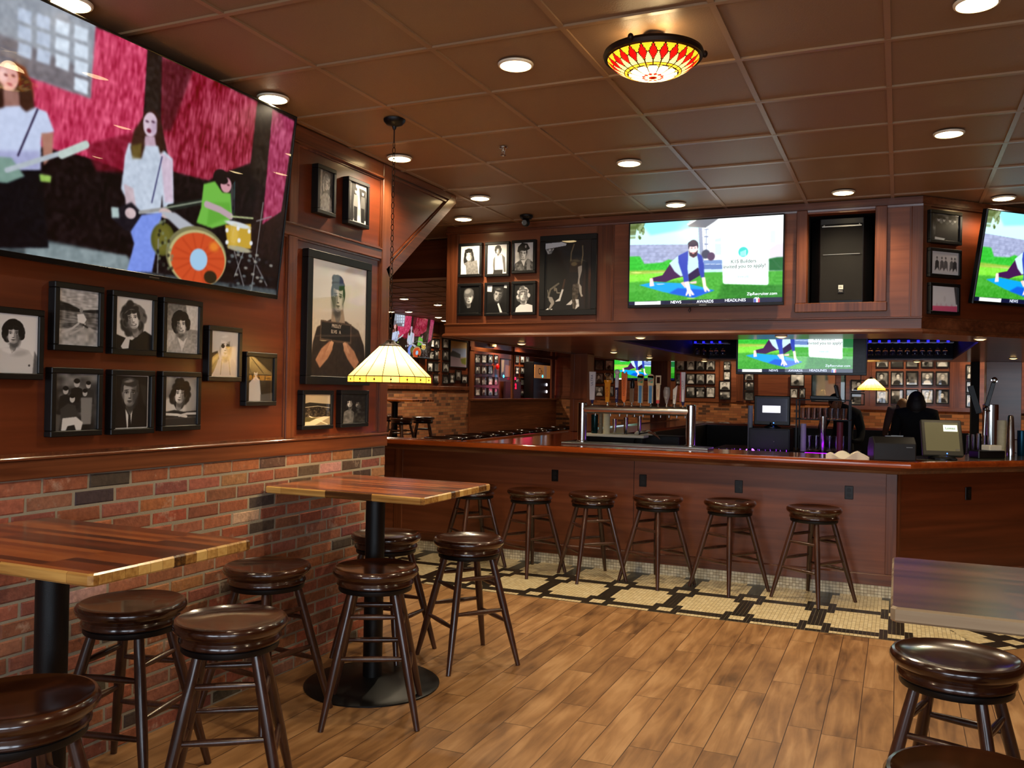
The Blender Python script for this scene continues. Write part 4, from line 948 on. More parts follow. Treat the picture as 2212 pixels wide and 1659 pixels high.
full([(300, 468), (344, 462), (336, 520), (322, 592), (268, 590), (284, 530), (276, 504)], (122, 146, 232), 1); c.line([u1(344, 342), u1(322, 440)], .008, (70, 70, 110))
full([(284, 284), (302, 258), (307, 320), (300, 345), (280, 340), (276, 322)], (56, 32, 24), 2); full([(333, 262), (344, 284), (352, 324), (340, 336), (334, 310)], (50, 28, 22), 2); full([(278, 318), (300, 312), (298, 346), (280, 346)], (112, 96, 46), 2, .8)
full([(40, 160), (62, 180), (70, 236), (52, 246), (40, 236)], (54, 26, 20), 2); full([(-10, 176), (2, 190), (4, 236), (-12, 240)], (44, 20, 16), 2)
c.noise(7, 70)
# drummer
E1(472, 388, 18, 20, (20, 12, 14)); E1(482, 402, 12, 17, (206, 150, 160)); E1(474, 390, 13, 10, (22, 14, 16)); E1(487, 402, 3, 2, (80, 40, 50), .5)
full([(434, 400), (458, 394), (474, 418), (492, 420), (495, 468), (486, 486), (452, 496), (418, 484), (428, 452)], (112, 184, 72), 1); full([(446, 440), (490, 440), (494, 470), (440, 492)], (86, 156, 50), 3, .6)
c.line([u1(440, 444), u1(470, 456), u1(492, 470)], .034, (186, 160, 170)); c.line([u1(492, 470), u1(540, 474)], .009, (180, 190, 140))
full([(340, 460), (372, 462), (420, 496), (408, 512), (380, 498)], (176, 180, 190), 1)
E1(346, 520, 26, 36, (86, 86, 34), .15); E1(346, 520, 18, 30, (120, 112, 50), .5, .6)
full([(480, 488), (536, 486), (536, 540), (486, 540)], (196, 158, 54), 1); E1(508, 488, 28, 6, (210, 216, 218)); E1(511, 541, 26, 6, (166, 160, 134)); E1(500, 512, 8, 22, (226, 190, 90), .8, .6)
for x, y in ((484, 500), (508, 496), (532, 502), (484, 526), (510, 522), (536, 528)): E1(x, y, 3.5, 5, (230, 232, 236), .4)
cx, cy = u1(422, 562); E1(420, 556, 66, 64, (120, 116, 80), .03); E1(422, 562, 63, 62, (186, 176, 122), .03); E1(423, 564, 59, 58, (204, 78, 40), .03)
for k in range(14):
    a = k*.45; c.line([u1(422+14*math.cos(a), 562+14*math.sin(a)), u1(422+54*math.cos(a), 562+54*math.sin(a))], .012, (170, 54, 26), .35)
E1(423, 564, 19, 24, (160, 200, 232), .1); E1(448, 602, 14, 14, (48, 38, 22), .1); E1(456, 536, 10, 10, (240, 150, 50), .9, .7)
for (x0, y0, x1, y1) in ((562, 440, 536, 634), (500, 546, 520, 620), (520, 546, 500, 600), (540, 560, 570, 620), (336, 520, 334, 596), (548, 480, 580, 470)): c.line([u1(x0, y0), u1(x1, y1)], .006, (140, 140, 140))
for k in range(40): E1(random.uniform(486, 580), random.uniform(545, 625), 4, 3, random.choice([(110, 120, 120), (30, 30, 34), (160, 160, 150)]), .6, .8)
for k in range(30): E1(random.uniform(330, 366), random.uniform(480, 600), 3, 4, random.choice([(120, 130, 100), (20, 20, 20)]), .6, .7)
c.blur(1); scrA = c.mesh('screen_band_picture', 1, 1, M_scrA)
make_tv('very large tilted television on the left wall showing a rock band', T1Y1-T1Y0+.03, T1H+.03, scrA, (-3.24, (T1Y0+T1Y1)/2, 2.19), R(90), TAU, deep=.03, mount=.02)
# what the other televisions show
Yt = 7.385; pA = at(1357, 667, Y=Yt); pB = at(1693, 657, Y=Yt); zt = at(1357, 484, Y=Yt)[2]; zt2 = at(1693, 460, Y=Yt)[2]; zb = (pA[2]+at(1695, 657, Y=Yt)[2])/2; ZT = (zt+zt2)/2
W2, H2 = pB[0]-pA[0], ZT-zb
k2 = 360/2212
c = Cv(352, 198, (190, 240, 240))
def u2(x, y):
    P = at(1340+x*k2, 440+y*k2, Y=Yt-.015); w = W2-.022; h = H2-.035
    return ((P[0]-(pA[0]+.011))/w, 1-(P[2]-(zb+.024))/h)
def V(pts): return [u2(x, y) for x, y in pts]
def P2(pts, col, soft=0, al=1): c.poly(V(pts), col, soft, al)
P2([(100, 200), (1100, 100), (1100, 560), (100, 560)], (196, 244, 240)); P2([(260, 250), (900, 190), (940, 330), (400, 420)], (120, 214, 232), 14, .8)
P2([(100, 230), (330, 260), (300, 330), (220, 330), (200, 420), (100, 440)], (96, 110, 70), 2)
for k in range(26): c.ell(*u2(random.uniform(130, 330), random.uniform(260, 470)), .016, .02, random.choice([(80, 96, 50), (130, 150, 110)]), 0, .4)
P2([(140, 545), (900, 540), (900, 800), (140, 820)], (150, 158, 190)); m_ = c.pm(V([(140, 545), (900, 540), (900, 800), (140, 820)])); c.noise(16, 40, m_)
for y in (600, 650, 700, 750): c.line([u2(150, y), u2(900, y-6)], .003, (126, 134, 166))
P2([(1030, 100), (2130, 60), (2130, 900), (1090, 900), (1060, 330)], (246, 252, 252), 1); P2([(880, 270), (1010, 215), (1320, 185), (1250, 240), (1130, 320), (910, 310)], (110, 112, 120), 1); P2([(880, 270), (1000, 212), (1010, 222), (900, 290)], (226, 230, 232))
P2([(1035, 320), (1085, 320), (1110, 760), (1060, 760)], (140, 150, 176)); P2([(1110, 340), (1170, 330), (1165, 640), (1115, 640)], (120, 130, 160))
for i in range(2):
    for j in range(3): P2([(1112+i*32, 345+j*100), (1136+i*32, 345+j*100), (1136+i*32, 430+j*100), (1112+i*32, 430+j*100)], (226, 238, 250))
P2([(1255, 470), (1340, 450), (1340, 680), (1255, 680)], (196, 232, 240)); P2([(1390, 310), (1480, 300), (1480, 460), (1390, 470)], (222, 246, 248)); P2([(1990, 360), (2060, 350), (2060, 520), (1990, 520)], (206, 246, 246)); P2([(2060, 540), (2130, 500), (2130, 720), (1970, 720), (1970, 600)], (214, 206, 220), 4)
P2([(1105, 750), (1360, 745), (1360, 800), (1105, 800)], (112, 140, 190)); P2([(1105, 805), (1360, 805), (1360, 870), (1105, 870)], (96, 122, 176)); P2([(1105, 870), (1360, 870), (1360, 900), (1105, 900)], (180, 210, 230))
c.ell(*u2(1135, 670), .05, .055, (62, 66, 88), 0, .3); c.ell(*u2(1205, 700), .045, .05, (80, 60, 90), 0, .3)
G1_ = (60, 190, 60)
P2([(140, 930), (2130, 890), (2130, 1320), (140, 1330)], (66, 156, 50), 2); P2([(140, 930), (1100, 900), (900, 1010), (140, 1040)], (120, 212, 60), 8)
P2([(1350, 1060), (2130, 1080), (2130, 1320), (1260, 1320)], (36, 116, 28), 10); P2([(140, 1160), (900, 1200), (860, 1320), (140, 1330)], (58, 150, 44), 6)
P2([(150, 700), (260, 700), (320, 800), (560, 780), (640, 740), (720, 760), (640, 900), (150, 930)], (52, 176, 52), 3); c.noise(13, 60, c.pm(V([(150, 690), (900, 740), (900, 1000), (2130, 890), (2130, 1320), (140, 1330)]), 3)); P2([(180, 890), (620, 880), (620, 915), (180, 940)], (186, 176, 70), 4, .7)
P2([(1970, 730), (2130, 700), (2130, 890), (1970, 890)], (30, 96, 50), 3)
P2([(250, 1080), (440, 1040), (900, 1060), (1250, 1150), (970, 1250), (560, 1170)], (14, 150, 220), 1); P2([(760, 1120), (1250, 1150), (970, 1250), (640, 1190)], (16, 86, 200), 4)
# man in a plank pose: legs, trunk, raglan sleeves, hands, head
P2([(420, 985), (560, 950), (660, 800), (760, 800), (860, 960), (700, 1000), (600, 1040), (430, 1030)], (62, 26, 72)); P2([(900, 920), (1010, 830), (1060, 880), (1060, 950), (910, 1040)], (40, 22, 66))
P2([(390, 990), (430, 990), (450, 1090), (390, 1100)], (250, 206, 206), 1); P2([(800, 1050), (860, 1030), (900, 1080), (860, 1120)], (246, 196, 190), 1); P2([(920, 1040), (1010, 1025), (1010, 1060), (930, 1060)], (240, 196, 190), 1)
P2([(650, 790), (770, 690), (900, 630), (1010, 640), (1080, 720), (1040, 840), (900, 940), (800, 965), (720, 900)], (186, 216, 222), 1)
P2([(770, 690), (900, 625), (900, 720), (890, 860), (912, 1030), (845, 1045), (830, 960), (770, 780)], (48, 66, 168), 1); P2([(1010, 640), (1080, 690), (1110, 800), (1115, 975), (1070, 985), (1040, 880), (1035, 760)], (44, 62, 160), 1)
P2([(850, 1040), (912, 1030), (930, 1130), (985, 1210), (950, 1215), (935, 1180), (940, 1230), (915, 1230), (905, 1185), (880, 1225), (865, 1215), (885, 1150)], (252, 220, 216), 1)
P2([(1080, 980), (1125, 975), (1140, 1090), (1195, 1160), (1170, 1168), (1140, 1135), (1145, 1170), (1120, 1170), (1100, 1110)], (252, 216, 212), 1)
c.ell(*u2(968, 566), .060, .078, (34, 26, 58), 0, .08); c.ell(*u2(968, 622), .052, .086, (250, 214, 208), 0, .08); P2([(905, 610), (925, 646), (960, 652), (1000, 646), (1030, 610), (1018, 690), (970, 718), (920, 690)], (58, 36, 52), 1); c.ell(*u2(968, 660), .014, .006, (226, 150, 150), 0, .3); c.ell(*u2(964, 532), .060, .036, (34, 26, 58), 0, .1)
c.ell(*u2(948, 590), .008, .005, (60, 40, 60), 0, .4); c.ell(*u2(992, 588), .008, .005, (60, 40, 60), 0, .4)
P2([(1345, 560), (1960, 545), (1968, 1060), (1950, 1080), (1380, 1065), (1360, 1045)], (228, 250, 244), 1); c.ell(*u2(1632, 640), .055, .058, (70, 200, 190), 0, .06)
for k in range(4): c.line([u2(1602+k*20, 640-k*8), u2(1602+k*20, 690)], .008, (226, 250, 246))
P2([(150, 1300), (2130, 1240), (2130, 1400), (150, 1400)], (18, 24, 52)); P2([(190, 1303), (535, 1292), (537, 1342), (192, 1352)], (240, 244, 232))
for x in (940, 1330): P2([(x-12, 1290), (x+12, 1290), (x+12, 1320), (x-12, 1320)], (5, 8, 20), 1)
P2([(1768, 1256), (1850, 1252), (1850, 1278), (1812, 1308), (1770, 1282)], (240, 236, 240)); P2([(1772, 1262), (1800, 1262), (1806, 1296), (1776, 1280)], (40, 60, 160)); P2([(1828, 1260), (1848, 1258), (1846, 1280), (1830, 1290)], (220, 40, 60))
c.blur(1)
for k in range(12): c.a[:, k] = c.a[:, 12]; c.a[:, -1-k] = c.a[:, -13]
for k in range(7): c.a[-1-k, :] = c.a[-8, :]
scrB = c.mesh('screen_yoga_picture', 1, 1, M_scrB)
M_txt = mat('caption_light', (230, 240, 255), .5, emis=(225, 235, 255), es=1.4); M_txd = mat('caption_dark', (30, 36, 40), .6); M_txt2 = mat('caption_teal', (120, 200, 190), .5, emis=(110, 200, 190), es=1.2)
def captions(t, W, H):
    def L(x, y):
        u, v = u2(x, y); return ((u-.5)*(W-.022), -.0165, .024+(1-v)*(H-.035))
    h = H/.75
    for txt, x, y, s, m_ in (('K15 Builders', 1635, 765, .040, M_txd), ('invited you to apply!', 1645, 830, .042, M_txd), ('View job', 1630, 968, .026, M_txt2), ('ZipRecruiter.com', 1880, 1195, .034, M_txt), ('NEWS', 738, 1308, .034, M_txt), ('AWARDS', 1125, 1298, .034, M_txt), ('HEADLINES', 1525, 1282, .034, M_txt), ('MLB', 1810, 1250, .018, M_txt), ('SCORES', 362, 1322, .026, M_txt2)):
        if txt == 'SCORES': continue
        textmesh(txt, s*h, 'caption', m_, t, L(x, y))
tv2 = make_tv('television on the bulkhead over the bar showing a man in a yoga pose', W2, H2, scrB, ((pA[0]+pB[0])/2, Yt, zb), 0, 0, deep=.04, mount=.03)
captions(tv2, W2, H2)
MB().path([(-.12, .03, -.005), (-.13, .02, -.03), (-.12, .02, -.045), (-.11, .02, -.03), (-.115, .03, -.005)], .003, 6).build('cable_loop', M_black, tv2, smooth=True)
# tilted one on the angled face
nb_ = -nC; s0 = .4192; ba = C0+dC*s0+nC*.09; W3 = 1.34; th3 = math.atan2(.1255, .7195); H3 = .7305
tc3 = ba+dC*(W3/2); tv3 = make_tv('tilted television cut off at the right edge, showing the same yoga picture', W3, H3, scrB, tuple(tc3[:2])+(2.4446,), R(45), th3, deep=.03, mount=.02); captions(tv3, W3, H3)
# one hanging inside the bar
Yh = 9.55; a = at(1590, 808, Y=Yh); b = at(1842, 808, Y=Yh); Wh = b[0]-a[0]+.13; Hh = Wh*.575
tvh = make_tv('television hanging behind the bar below the soffit, top of its picture hidden', Wh, Hh, scrB, ((a[0]+b[0]+.13)/2-.0, Yh, a[2]), 0, 0, deep=.16, mount=.04); captions(tvh, Wh, Hh)
for o in KIDS(tvh):
    if o.name.startswith('screen'): o.scale[0] = (b[0]-a[0])-.02; o.location[0] = -.055
    if o.name.startswith('caption'): o.location[0] = o.location[0]*(b[0]-a[0])/Wh-.055
MB().tube((0, .2, Hh*.5), (0, .2, CZ-a[2]-.02), .03, seg=16).box(-.1, .1, .15, .22, Hh*.35, Hh*.65).build('hanging_pole', M_black, tvh, smooth=True)
# far yoga television, partly behind the pillar
a = at(1326, 822, Y=19); b = at(1458, 825, Y=19); tvf = make_tv('distant television beyond the taps showing the yoga picture, partly behind a post', b[0]-a[0], (b[0]-a[0])*.6, scrB, ((a[0]+b[0])/2, 19, a[2]), 0, 0, deep=.06, mount=.05)
MB().tube((0, .1, (b[0]-a[0])*.3), (0, .1, CZ-a[2]-.01), .03, seg=12).build('hanging_pole', M_black, tvf)
p0 = at(1405, 850, Y=17.2); p1 = at(1441, 850, Y=17.2)
t = MB().box(p0[0], p1[0], 17.2, 17.5, BZ*0+0, CZ, .004); struct(t.build('wall_post', M_wz))
# far band television on the dining room wall
a = at(848, 775, X=-9.86); b = at(925, 775, X=-9.86); hh = 0.95; tl = at(862, 690, X=-9.75)
make_tv('distant television beyond the lamp showing the same rock band, on the far side wall', 1.75, hh, scrA, (-9.90, (a[1]+b[1])/2-.0, 2.37), R(90), TAU*1.2, deep=.03, mount=.03)
# ------------------------------------------------------------ framed photographs
def frame(label, cv, W, H, loc, rz, bw=.026, d=.044, group='framed photographs on the left wall', cat='framed photo', name='framed_photo', rim=None):
    t = thing(name, label, cat, loc, rz, group); f = MB()
    for q in ((-W/2, W/2, 0, bw), (-W/2, W/2, H-bw, H)): f.box(q[0], q[1], -d, 0, q[2], q[3], .003)
    for q in ((-W/2, -W/2+bw), (W/2-bw, W/2)): f.box(q[0], q[1], -d, 0, bw, H-bw, .003)
    f.build('frame', M_frame, t); MB().box(-W/2+bw*.5, W/2-bw*.5, -.012, 0, bw*.5, H-bw*.5).build('backing', M_frame, t)
    me = cv.mesh('photo', W-2*bw+.002, H-2*bw+.002, M_print); o = bpy.data.objects.new('photo', me); COL.objects.link(o); o.parent = t; o.location = (0, -d+.010, bw-.001); return t
CW_, CH_ = 96, 120
def P0(bg=200, bot=None): return Cv(CW_, CH_, bg, bot)
LW = []
def addl(y0, y1, z0, z1, lab, cv, **k): frame(lab, cv, y1-y0, z1-z0, (XW+.0005, (y0+y1)/2, z0), R(90), **k)
c = P0(228, 236); face(c, .46, .34, .17, 205, 26, 0, 1, 'curly'); c.poly([(.0, .72), (.2, .58), (.38, .56), (.6, .56), (.8, .60), (1, .8), (1, 1), (0, 1)], 205, 1); face(c, .46, .34, .17, 205, 26, 0, 1, 'curly'); c.ell(.34, .62, .12, .04, 240, .3, .8, .7); c.ell(.62, .66, .14, .05, 150, -.2, .9, .5); c.ell(.82, .86, .02, .02, 90, 0, .4); c.line([(.38, .55), (.44, .66), (.52, .56)], .006, 120, .7); c.poly([(.93, .6), (1, .7), (1, 1), (.9, 1)], 70, 2, .7)
addl(2.30, 2.553, 1.705, 1.996, 'black framed portrait of a shirtless man with dark curls, cut off at the left edge', c)
c = P0(176, 205); c.poly([(0, .22), (.3, .28), (.6, .36), (1, .32), (1, .4), (0, .4)], 50, 2); c.poly([(0, .4), (1, .4), (1, .7), (0, .72)], 120, 3); c.noise(30, 26, 1, (.4, 2)); c.poly([(0, .78), (.3, .68), (.8, .66), (1, .75), (1, 1), (0, 1)], 165, 3); c.noise(30, 18); c.ell(.56, .36, .035, .045, 150, 0, .3); c.poly([(.46, .44), (.62, .42), (.70, .52), (.64, .60), (.48, .58)], 238, 1); c.line([(.5, .6), (.34, .7), (.1, .78)], .035, 190); c.line([(.66, .6), (.62, .68), (.3, .8)], .035, 175); c.line([(.62, .62), (.72, .66)], .03, 60)
addl(2.598, 2.851, 1.833, 2.127, 'black framed photo of a figure sitting on rocks by the water, top row', c)
c = P0(215, 225); face(c, .48, .42, .24, 214, 60, -.25, -1, 'big', 1, 110); c.poly([(0, .72), (.25, .78), (.45, .82), (.8, .62), (1, .7), (1, 1), (0, 1)], 24, 2); c.poly([(.28, .78), (.4, .75), (.36, .98), (.2, 1), (.15, .95)], 210, 1); face(c, .46, .40, .21, 218, 58, -.25, -1, 'big', 1, 110)
addl(2.896, 3.159, 1.831, 2.123, 'black framed portrait of a smiling woman with big wavy hair, middle of the top row', c)
c = P0(120, 170); c.poly([(.6, 0), (1, 0), (1, .5), (.7, .5)], 205, 2); c.poly([(.08, .55), (.3, .55), (.2, 1), (0, 1)], 190, 3); face(c, .46, .42, .2, 205, 26, -.08, -1, 'curly', 1, 46); c.poly([(.06, 1), (.16, .78), (.36, .68), (.5, .86), (.66, .66), (.9, .78), (1, 1)], 165, 1); c.poly([(.36, .68), (.5, .96), (.66, .66), (.54, .76)], 218, 1); c.noise(16, 30)
addl(3.197, 3.460, 1.828, 2.122, 'black framed portrait of a young man with dark feathered hair, right of the top row', c)
c = P0(206, 190); face(c, .52, .34, .24, 216, 200, .02, 1, 'short', 0, 230, glasses=1); c.poly([(0, .5), (.24, .44), (.3, .6), (.1, .9), (0, 1)], 40, 2); c.poly([(.1, 1), (.26, .62), (.5, .7), (.8, .6), (1, .8), (1, 1)], 180, 2); c.line([(.4, .62), (.36, .95)], .02, 90); c.line([(.66, .62), (.72, .95)], .02, 90)
addl(3.506, 3.759, 1.717, 2.008, 'black framed portrait of a pale haired face, hung half a step lower on the right', c)
c = P0(34, 26); c.poly([(0, .62), (.3, .42), (.46, .52), (.52, .85), (.6, 1), (0, 1)], 190, 2); c.ell(.3, .36, .06, .08, 175, 0, .2); c.ell(.3, .31, .065, .05, 40, 0, .3); c.ell(.62, .5, .1, .16, 60, 0, .6); c.poly([(.5, .84), (1, .8), (1, 1), (.5, 1)], 96, 3); c.line([(.93, .28), (.93, .95)], .01, 130)
addl(3.794, 4.054, 1.585, 1.884, 'black framed photo of a man in white on a dark ground, lowest on the right', c)
c = P0(110, 60); c.noise(40, 10); 
for (x, y, s, cl) in ((.5, .17, .055, 40), (.24, .3, .05, 46), (.78, .2, .045, 70), (.7, .34, .045, 60)):
    c.poly([(x-.16, y+.34), (x-.13, y+.1), (x, y+.06), (x+.13, y+.1), (x+.16, y+.34)], cl, 1); c.ell(x, y, s, s*1.3, 176, 0, .2); c.ell(x, y-.04, s*1.05, s*.8, 24, 0, .3)
c.poly([(.6, .42), (.88, .42), (.86, .9), (.62, .9)], 130, 2); c.poly([(.12, .62), (.3, .52), (.48, .56), (.54, .76), (.5, .8), (.15, .8)], 74, 1); c.ell(.4, .44, .05, .07, 184, 0, .2); c.ell(.4, .39, .055, .04, 22, 0, .3); c.poly([(.18, .78), (.5, .76), (.66, .86), (.62, 1), (.5, 1), (.46, .9), (.3, .92), (.26, 1), (.15, 1)], 205, 1); c.poly([(0, .7), (.14, .72), (.1, 1), (0, 1)], 100, 3)
addl(2.591, 2.854, 1.463, 1.761, 'black framed group photo of four people with one seated in front, lower left', c)
c = P0(30, 24); c.poly([(.7, .15), (.9, .2), (.9, .6), (.8, .5)], 60, 4); face(c, .42, .34, .25, 150, 70, .02, 1, 'short', 0, 150); c.poly([(.04, 1), (.06, .7), (.3, .58), (.46, .8), (.6, .56), (.84, .66), (.9, 1)], 40, 1); c.poly([(.3, .62), (.42, .78), (.5, .66), (.46, 1), (.36, 1)], 200, 1); c.poly([(.39, .74), (.45, .74), (.48, 1), (.38, 1)], 34, 0); c.line([(.0, .0), (.94, .01), (.94, .985), (0, .985)], .012, 225)
addl(2.900, 3.155, 1.461, 1.760, 'black framed portrait of a stern man in a dark suit, lower middle', c)
c = P0(150, 90); c.noise(26, 9, 1, (1, .3)); c.ell(.75, .45, .25, .34, 170, 0, .5, .7); c.ell(.3, .62, .3, .18, 196, .3, .3); face(c, .46, .36, .2, 208, 24, .1, 1, 'big', 0, 54); c.poly([(0, .72), (.3, .68), (.6, .72), (1, .7), (1, .82), (0, .84)], 60, 2); c.line([(.0, .76), (.4, .78), (.68, .82)], .05, 205); c.line([(.98, .76), (.7, .76), (.45, .8)], .045, 196); c.poly([(0, .86), (1, .84), (1, 1), (0, 1)], 66, 2)
addl(3.200, 3.460, 1.467, 1.761, 'black framed portrait of a dark haired woman leaning on her arms, lower right', c)
c = P0(90, 70); c.poly([(0, 0), (.22, 0), (.2, .7), (0, .8)], 160, 2); c.line([(.08, 0), (.08, .8)], .02, 60); c.line([(.15, 0), (.15, .7)], .01, 70); face(c, .52, .32, .17, 190, 130, .08, -1, 'curly', 0, 190); c.poly([(.1, 1), (.14, .68), (.36, .56), (.62, .54), (.9, .66), (.96, 1)], 150, 2); c.noise(24, 22); c.line([(.4, .55), (.6, .72), (.66, .55)], .012, 60); c.line([(.34, .5), (.3, .36)], .06, 190)
addl(4.393, 4.586, 2.765, 3.066, 'black framed portrait of a light haired woman, upper left above the tall poster', c, group='small frames around the tall poster', d=.05)
c = P0(210, 225); c.noise(50, 9); c.poly([(.1, 0), (.35, 0), (.45, .6), (.2, 1), (.05, 1)], 40, 2); c.poly([(.55, .1), (.95, .12), (.98, .9), (.7, .9)], 46, 3)
for (x, cl) in ((.36, 150), (.78, 110)): c.poly([(x-.14, .55), (x-.1, .3), (x+.12, .3), (x+.14, .55), (x+.1, .95), (x-.1, .95)], cl, 1); c.ell(x, .2, .05, .07, 180, 0, .2); c.ell(x, .15, .06, .04, 20, 0, .3); c.poly([(x-.1, .6), (x+.1, .6), (x+.1, .97), (x-.08, .97)], 36, 1)
addl(4.718, 4.966, 2.757, 3.063, 'black framed photo of two standing people, upper right above the tall poster', c, group='small frames around the tall poster', d=.05)
c = P0((192, 180, 156), (150, 138, 116)); c.poly([(0, .3), (.2, .26), (.7, .3), (1, .32), (1, .42), (0, .4)], (60, 56, 48), 1); c.poly([(0, .4), (1, .4), (1, .72), (0, .74)], (70, 62, 50), 1); c.noise(50, 30, c.pm([(0, .4), (1, .4), (1, .72), (0, .74)])); c.line([(0, .42), (.5, .38), (1, .44)], .012, (220, 210, 186)); c.poly([(.0, .9), (.75, .72), (1, .74), (.4, 1), (0, 1)], (216, 200, 170), 1); c.line([(.2, .7), (.9, .98)], .03, (226, 212, 184)); c.poly([(0, .74), (.5, .76), (.2, .88), (0, .88)], (100, 96, 70), 2)
addl(4.297, 4.612, 1.435, 1.676, 'black framed photo of a sports stadium, lower left under the tall poster', c, group='small frames around the tall poster')
c = P0(44, 36); face(c, .3, .3, .15, 190, 26, -.1, 1, 'long', 0, 60); face(c, .66, .34, .14, 120, 24, .1, 1, 'big', 0, 50); c.poly([(0, 1), (.08, .6), (.3, .5), (.5, .62), (.5, 1)], 110, 2); c.poly([(.45, 1), (.5, .6), (.7, .54), (.98, .66), (1, 1)], 60, 2); c.noise(26, 16)
addl(4.694, 5.014, 1.437, 1.679, 'black framed dark photo of two long haired people, lower right under the tall poster', c, group='small frames around the tall poster')
# tall poster
c = Cv(150, 186*150//160, (206, 208, 212), (176, 170, 160)); A = c.asp
c.poly([(0, .93), (.03, .72), (.1, .58), (.33, .50), (.62, .50), (.86, .57), (.97, .70), (1, .84), (1, 1), (0, 1)], (62, 54, 50), 1)
c.poly([(.34, .52), (.36, .40), (.56, .40), (.6, .52), (.48, .60)], (150, 140, 130), 1)
face(c, .46, .30, .13, 176, 34, 0, -1, 'short', 0, 60); c.ell(.46, .155, .085, .055, (44, 42, 48), .1, .15); c.ell(.40, .145, .05, .04, (60, 60, 70), .4, .3)
c.poly([(.16, .515), (.72, .52), (.72, .70), (.15, .69)], (92, 82, 76)); c.poly([(.18, .53), (.70, .535), (.70, .68), (.17, .672)], (22, 18, 18))
for sx, x0 in ((1, .32), (-1, .64)):
    c.poly([(x0-sx*.24, .86), (x0-sx*.14, .76), (x0, .69), (x0+sx*.06, .70), (x0+sx*.06, .76), (x0-sx*.02, .84), (x0-sx*.16, .93)], (158, 128, 112), 1)
    for k in range(4): c.line([(x0-sx*.04+sx*k*.025, .78-k*.006), (x0+sx*(.02+k*.016), .695-k*.002+abs(k-1)*.006)], .014, (182, 152, 134)); c.line([(x0-sx*.03+sx*k*.025, .78-k*.006), (x0+sx*(.03+k*.016), .70)], .003, (90, 70, 60), .7)
c.line([(.46, .78), (.46, 1)], .004, (34, 28, 26)); c.noise(8, 40, c.pm([(0, .5), (1, .5), (1, 1), (0, 1)]))
pst = frame('tall black framed poster of a dark haired man holding a name board', c, .695, .822, (XW+.0005, 4.663, 1.712), R(90), bw=.052, d=.05, group=None, cat='framed poster', name='framed_poster')
Wp, Hp = .695-.104, .822-.104
for txt, u, v in (('PRESLEY', .44, .556), ('ELVIS   A', .43, .606)): textmesh(txt, .031, 'board_lettering', mat('board_letters', (222, 214, 204), .6), pst, ((u-.5)*Wp, -.0415, .052+(1-v)*Hp), sx=.9)
# bulkhead pictures
GB = 'framed photographs on the left part of the bulkhead'
def addb(px, lab, cv, **k):
    yy = BY-.045; a = at(px[0], px[3], Y=yy); b = at(px[2], px[1], Y=yy); a2 = at(px[2], px[3], Y=yy); b2 = at(px[0], px[1], Y=yy); zb_, zt_ = (a[2]+a2[2])/2, (b[2]+b2[2])/2
    return frame(lab, cv, b[0]-a[0], zt_-zb_, ((a[0]+b[0])/2, BY-.0005, zb_), 0, **{**dict(group=GB), **k})
c = P0(244, 236); face(c, .42, .33, .2, 232, 40, -.05, 1, 'long', 1, 70); c.poly([(.14, .62), (.3, .56), (.45, .60), (.62, .54), (.86, .5), (.96, 1), (.3, 1), (.26, .7)], 120, 2); c.noise(14, 20, c.pm([(.2, .6), (.9, .6), (.9, 1), (.2, 1)], 3))
addb((989, 525, 1041, 598), 'black framed portrait of a dark haired woman on white, top left of the six', c)
c = P0(236, 226); c.poly([(.3, .5), (.4, .38), (.74, .34), (.9, .45), (.96, .95), (.84, .95), (.8, .6), (.78, 1), (.34, 1), (.32, .9), (.28, .7)], 110, 1); c.poly([(.4, .38), (.74, .36), (.84, .9), (.4, .9)], 246, 1); face(c, .54, .2, .12, 205, 26, 0, 1, 'curly', 0, 60); c.poly([(.34, .86), (.8, .86), (.78, 1), (.3, 1)], 60, 1)
addb((1046, 522, 1100, 597), 'black framed photo of a person in a white top, top middle of the six', c)
c = P0(200, 150); c.noise(20, 8); face(c, .46, .4, .21, 200, 60, .06, -1, 'short', 1); c.poly([(.16, .3), (.2, .14), (.4, .0), (.68, .04), (.82, .22), (.7, .27), (.4, .26), (.2, .34)], 30, 1); c.ell(.6, .14, .04, .055, 150, 0, .3); c.poly([(0, 1), (.05, .74), (.3, .62), (.5, .74), (.72, .58), (.98, .7), (1, 1)], 90, 1); c.noise(40, 18, c.pm([(0, .7), (1, .65), (1, 1), (0, 1)], 2)); c.poly([(.36, .62), (.52, .86), (.6, .62)], 190, 1); c.poly([(.68, .62), (.86, .6), (.84, .98), (.66, .98)], 130, 1)
addb((1104, 518, 1157, 590), 'black framed portrait of a man in a beret, top right of the six', c)
c = P0(22, 18); face(c, .46, .42, .25, 200, 84, .0, -1, 'bangs', 0, 150); c.ell(.45, .24, .2, .17, 110, 0, .3); c.ell(.4, .2, .12, .08, 160, -.3, .6, .7); c.poly([(.2, 1), (.32, .82), (.6, .8), (.84, .9), (.9, 1)], 34, 2)
addb((987, 612, 1040, 682), 'black framed portrait of a short haired woman on black, bottom left of the six', c)
c = P0(50, 34); c.poly([(0, 0), (.26, 0), (.24, .24), (0, .22)], 226, 1); c.poly([(.86, 0), (1, 0), (1, .12), (.84, .1)], 230, 1); face(c, .54, .36, .23, 165, 70, .22, 1, 'short', 0, 130); c.poly([(0, 1), (.04, .7), (.34, .56), (.6, .66), (.85, .6), (1, .8), (1, 1)], 16, 1); c.poly([(.52, .66), (.6, .64), (.78, .98), (.66, .98)], 226, 1)
addb((1045, 610, 1100, 682), 'black framed portrait of a man in a dinner jacket, bottom middle of the six', c)
c = P0(26, 22); face(c, .48, .40, .21, 214, 110, .05, 1, 'big', 0, 205); c.poly([(.08, 1), (.12, .84), (.34, .72), (.5, .74), (.68, .7), (.96, .76), (.98, 1)], 226, 1)
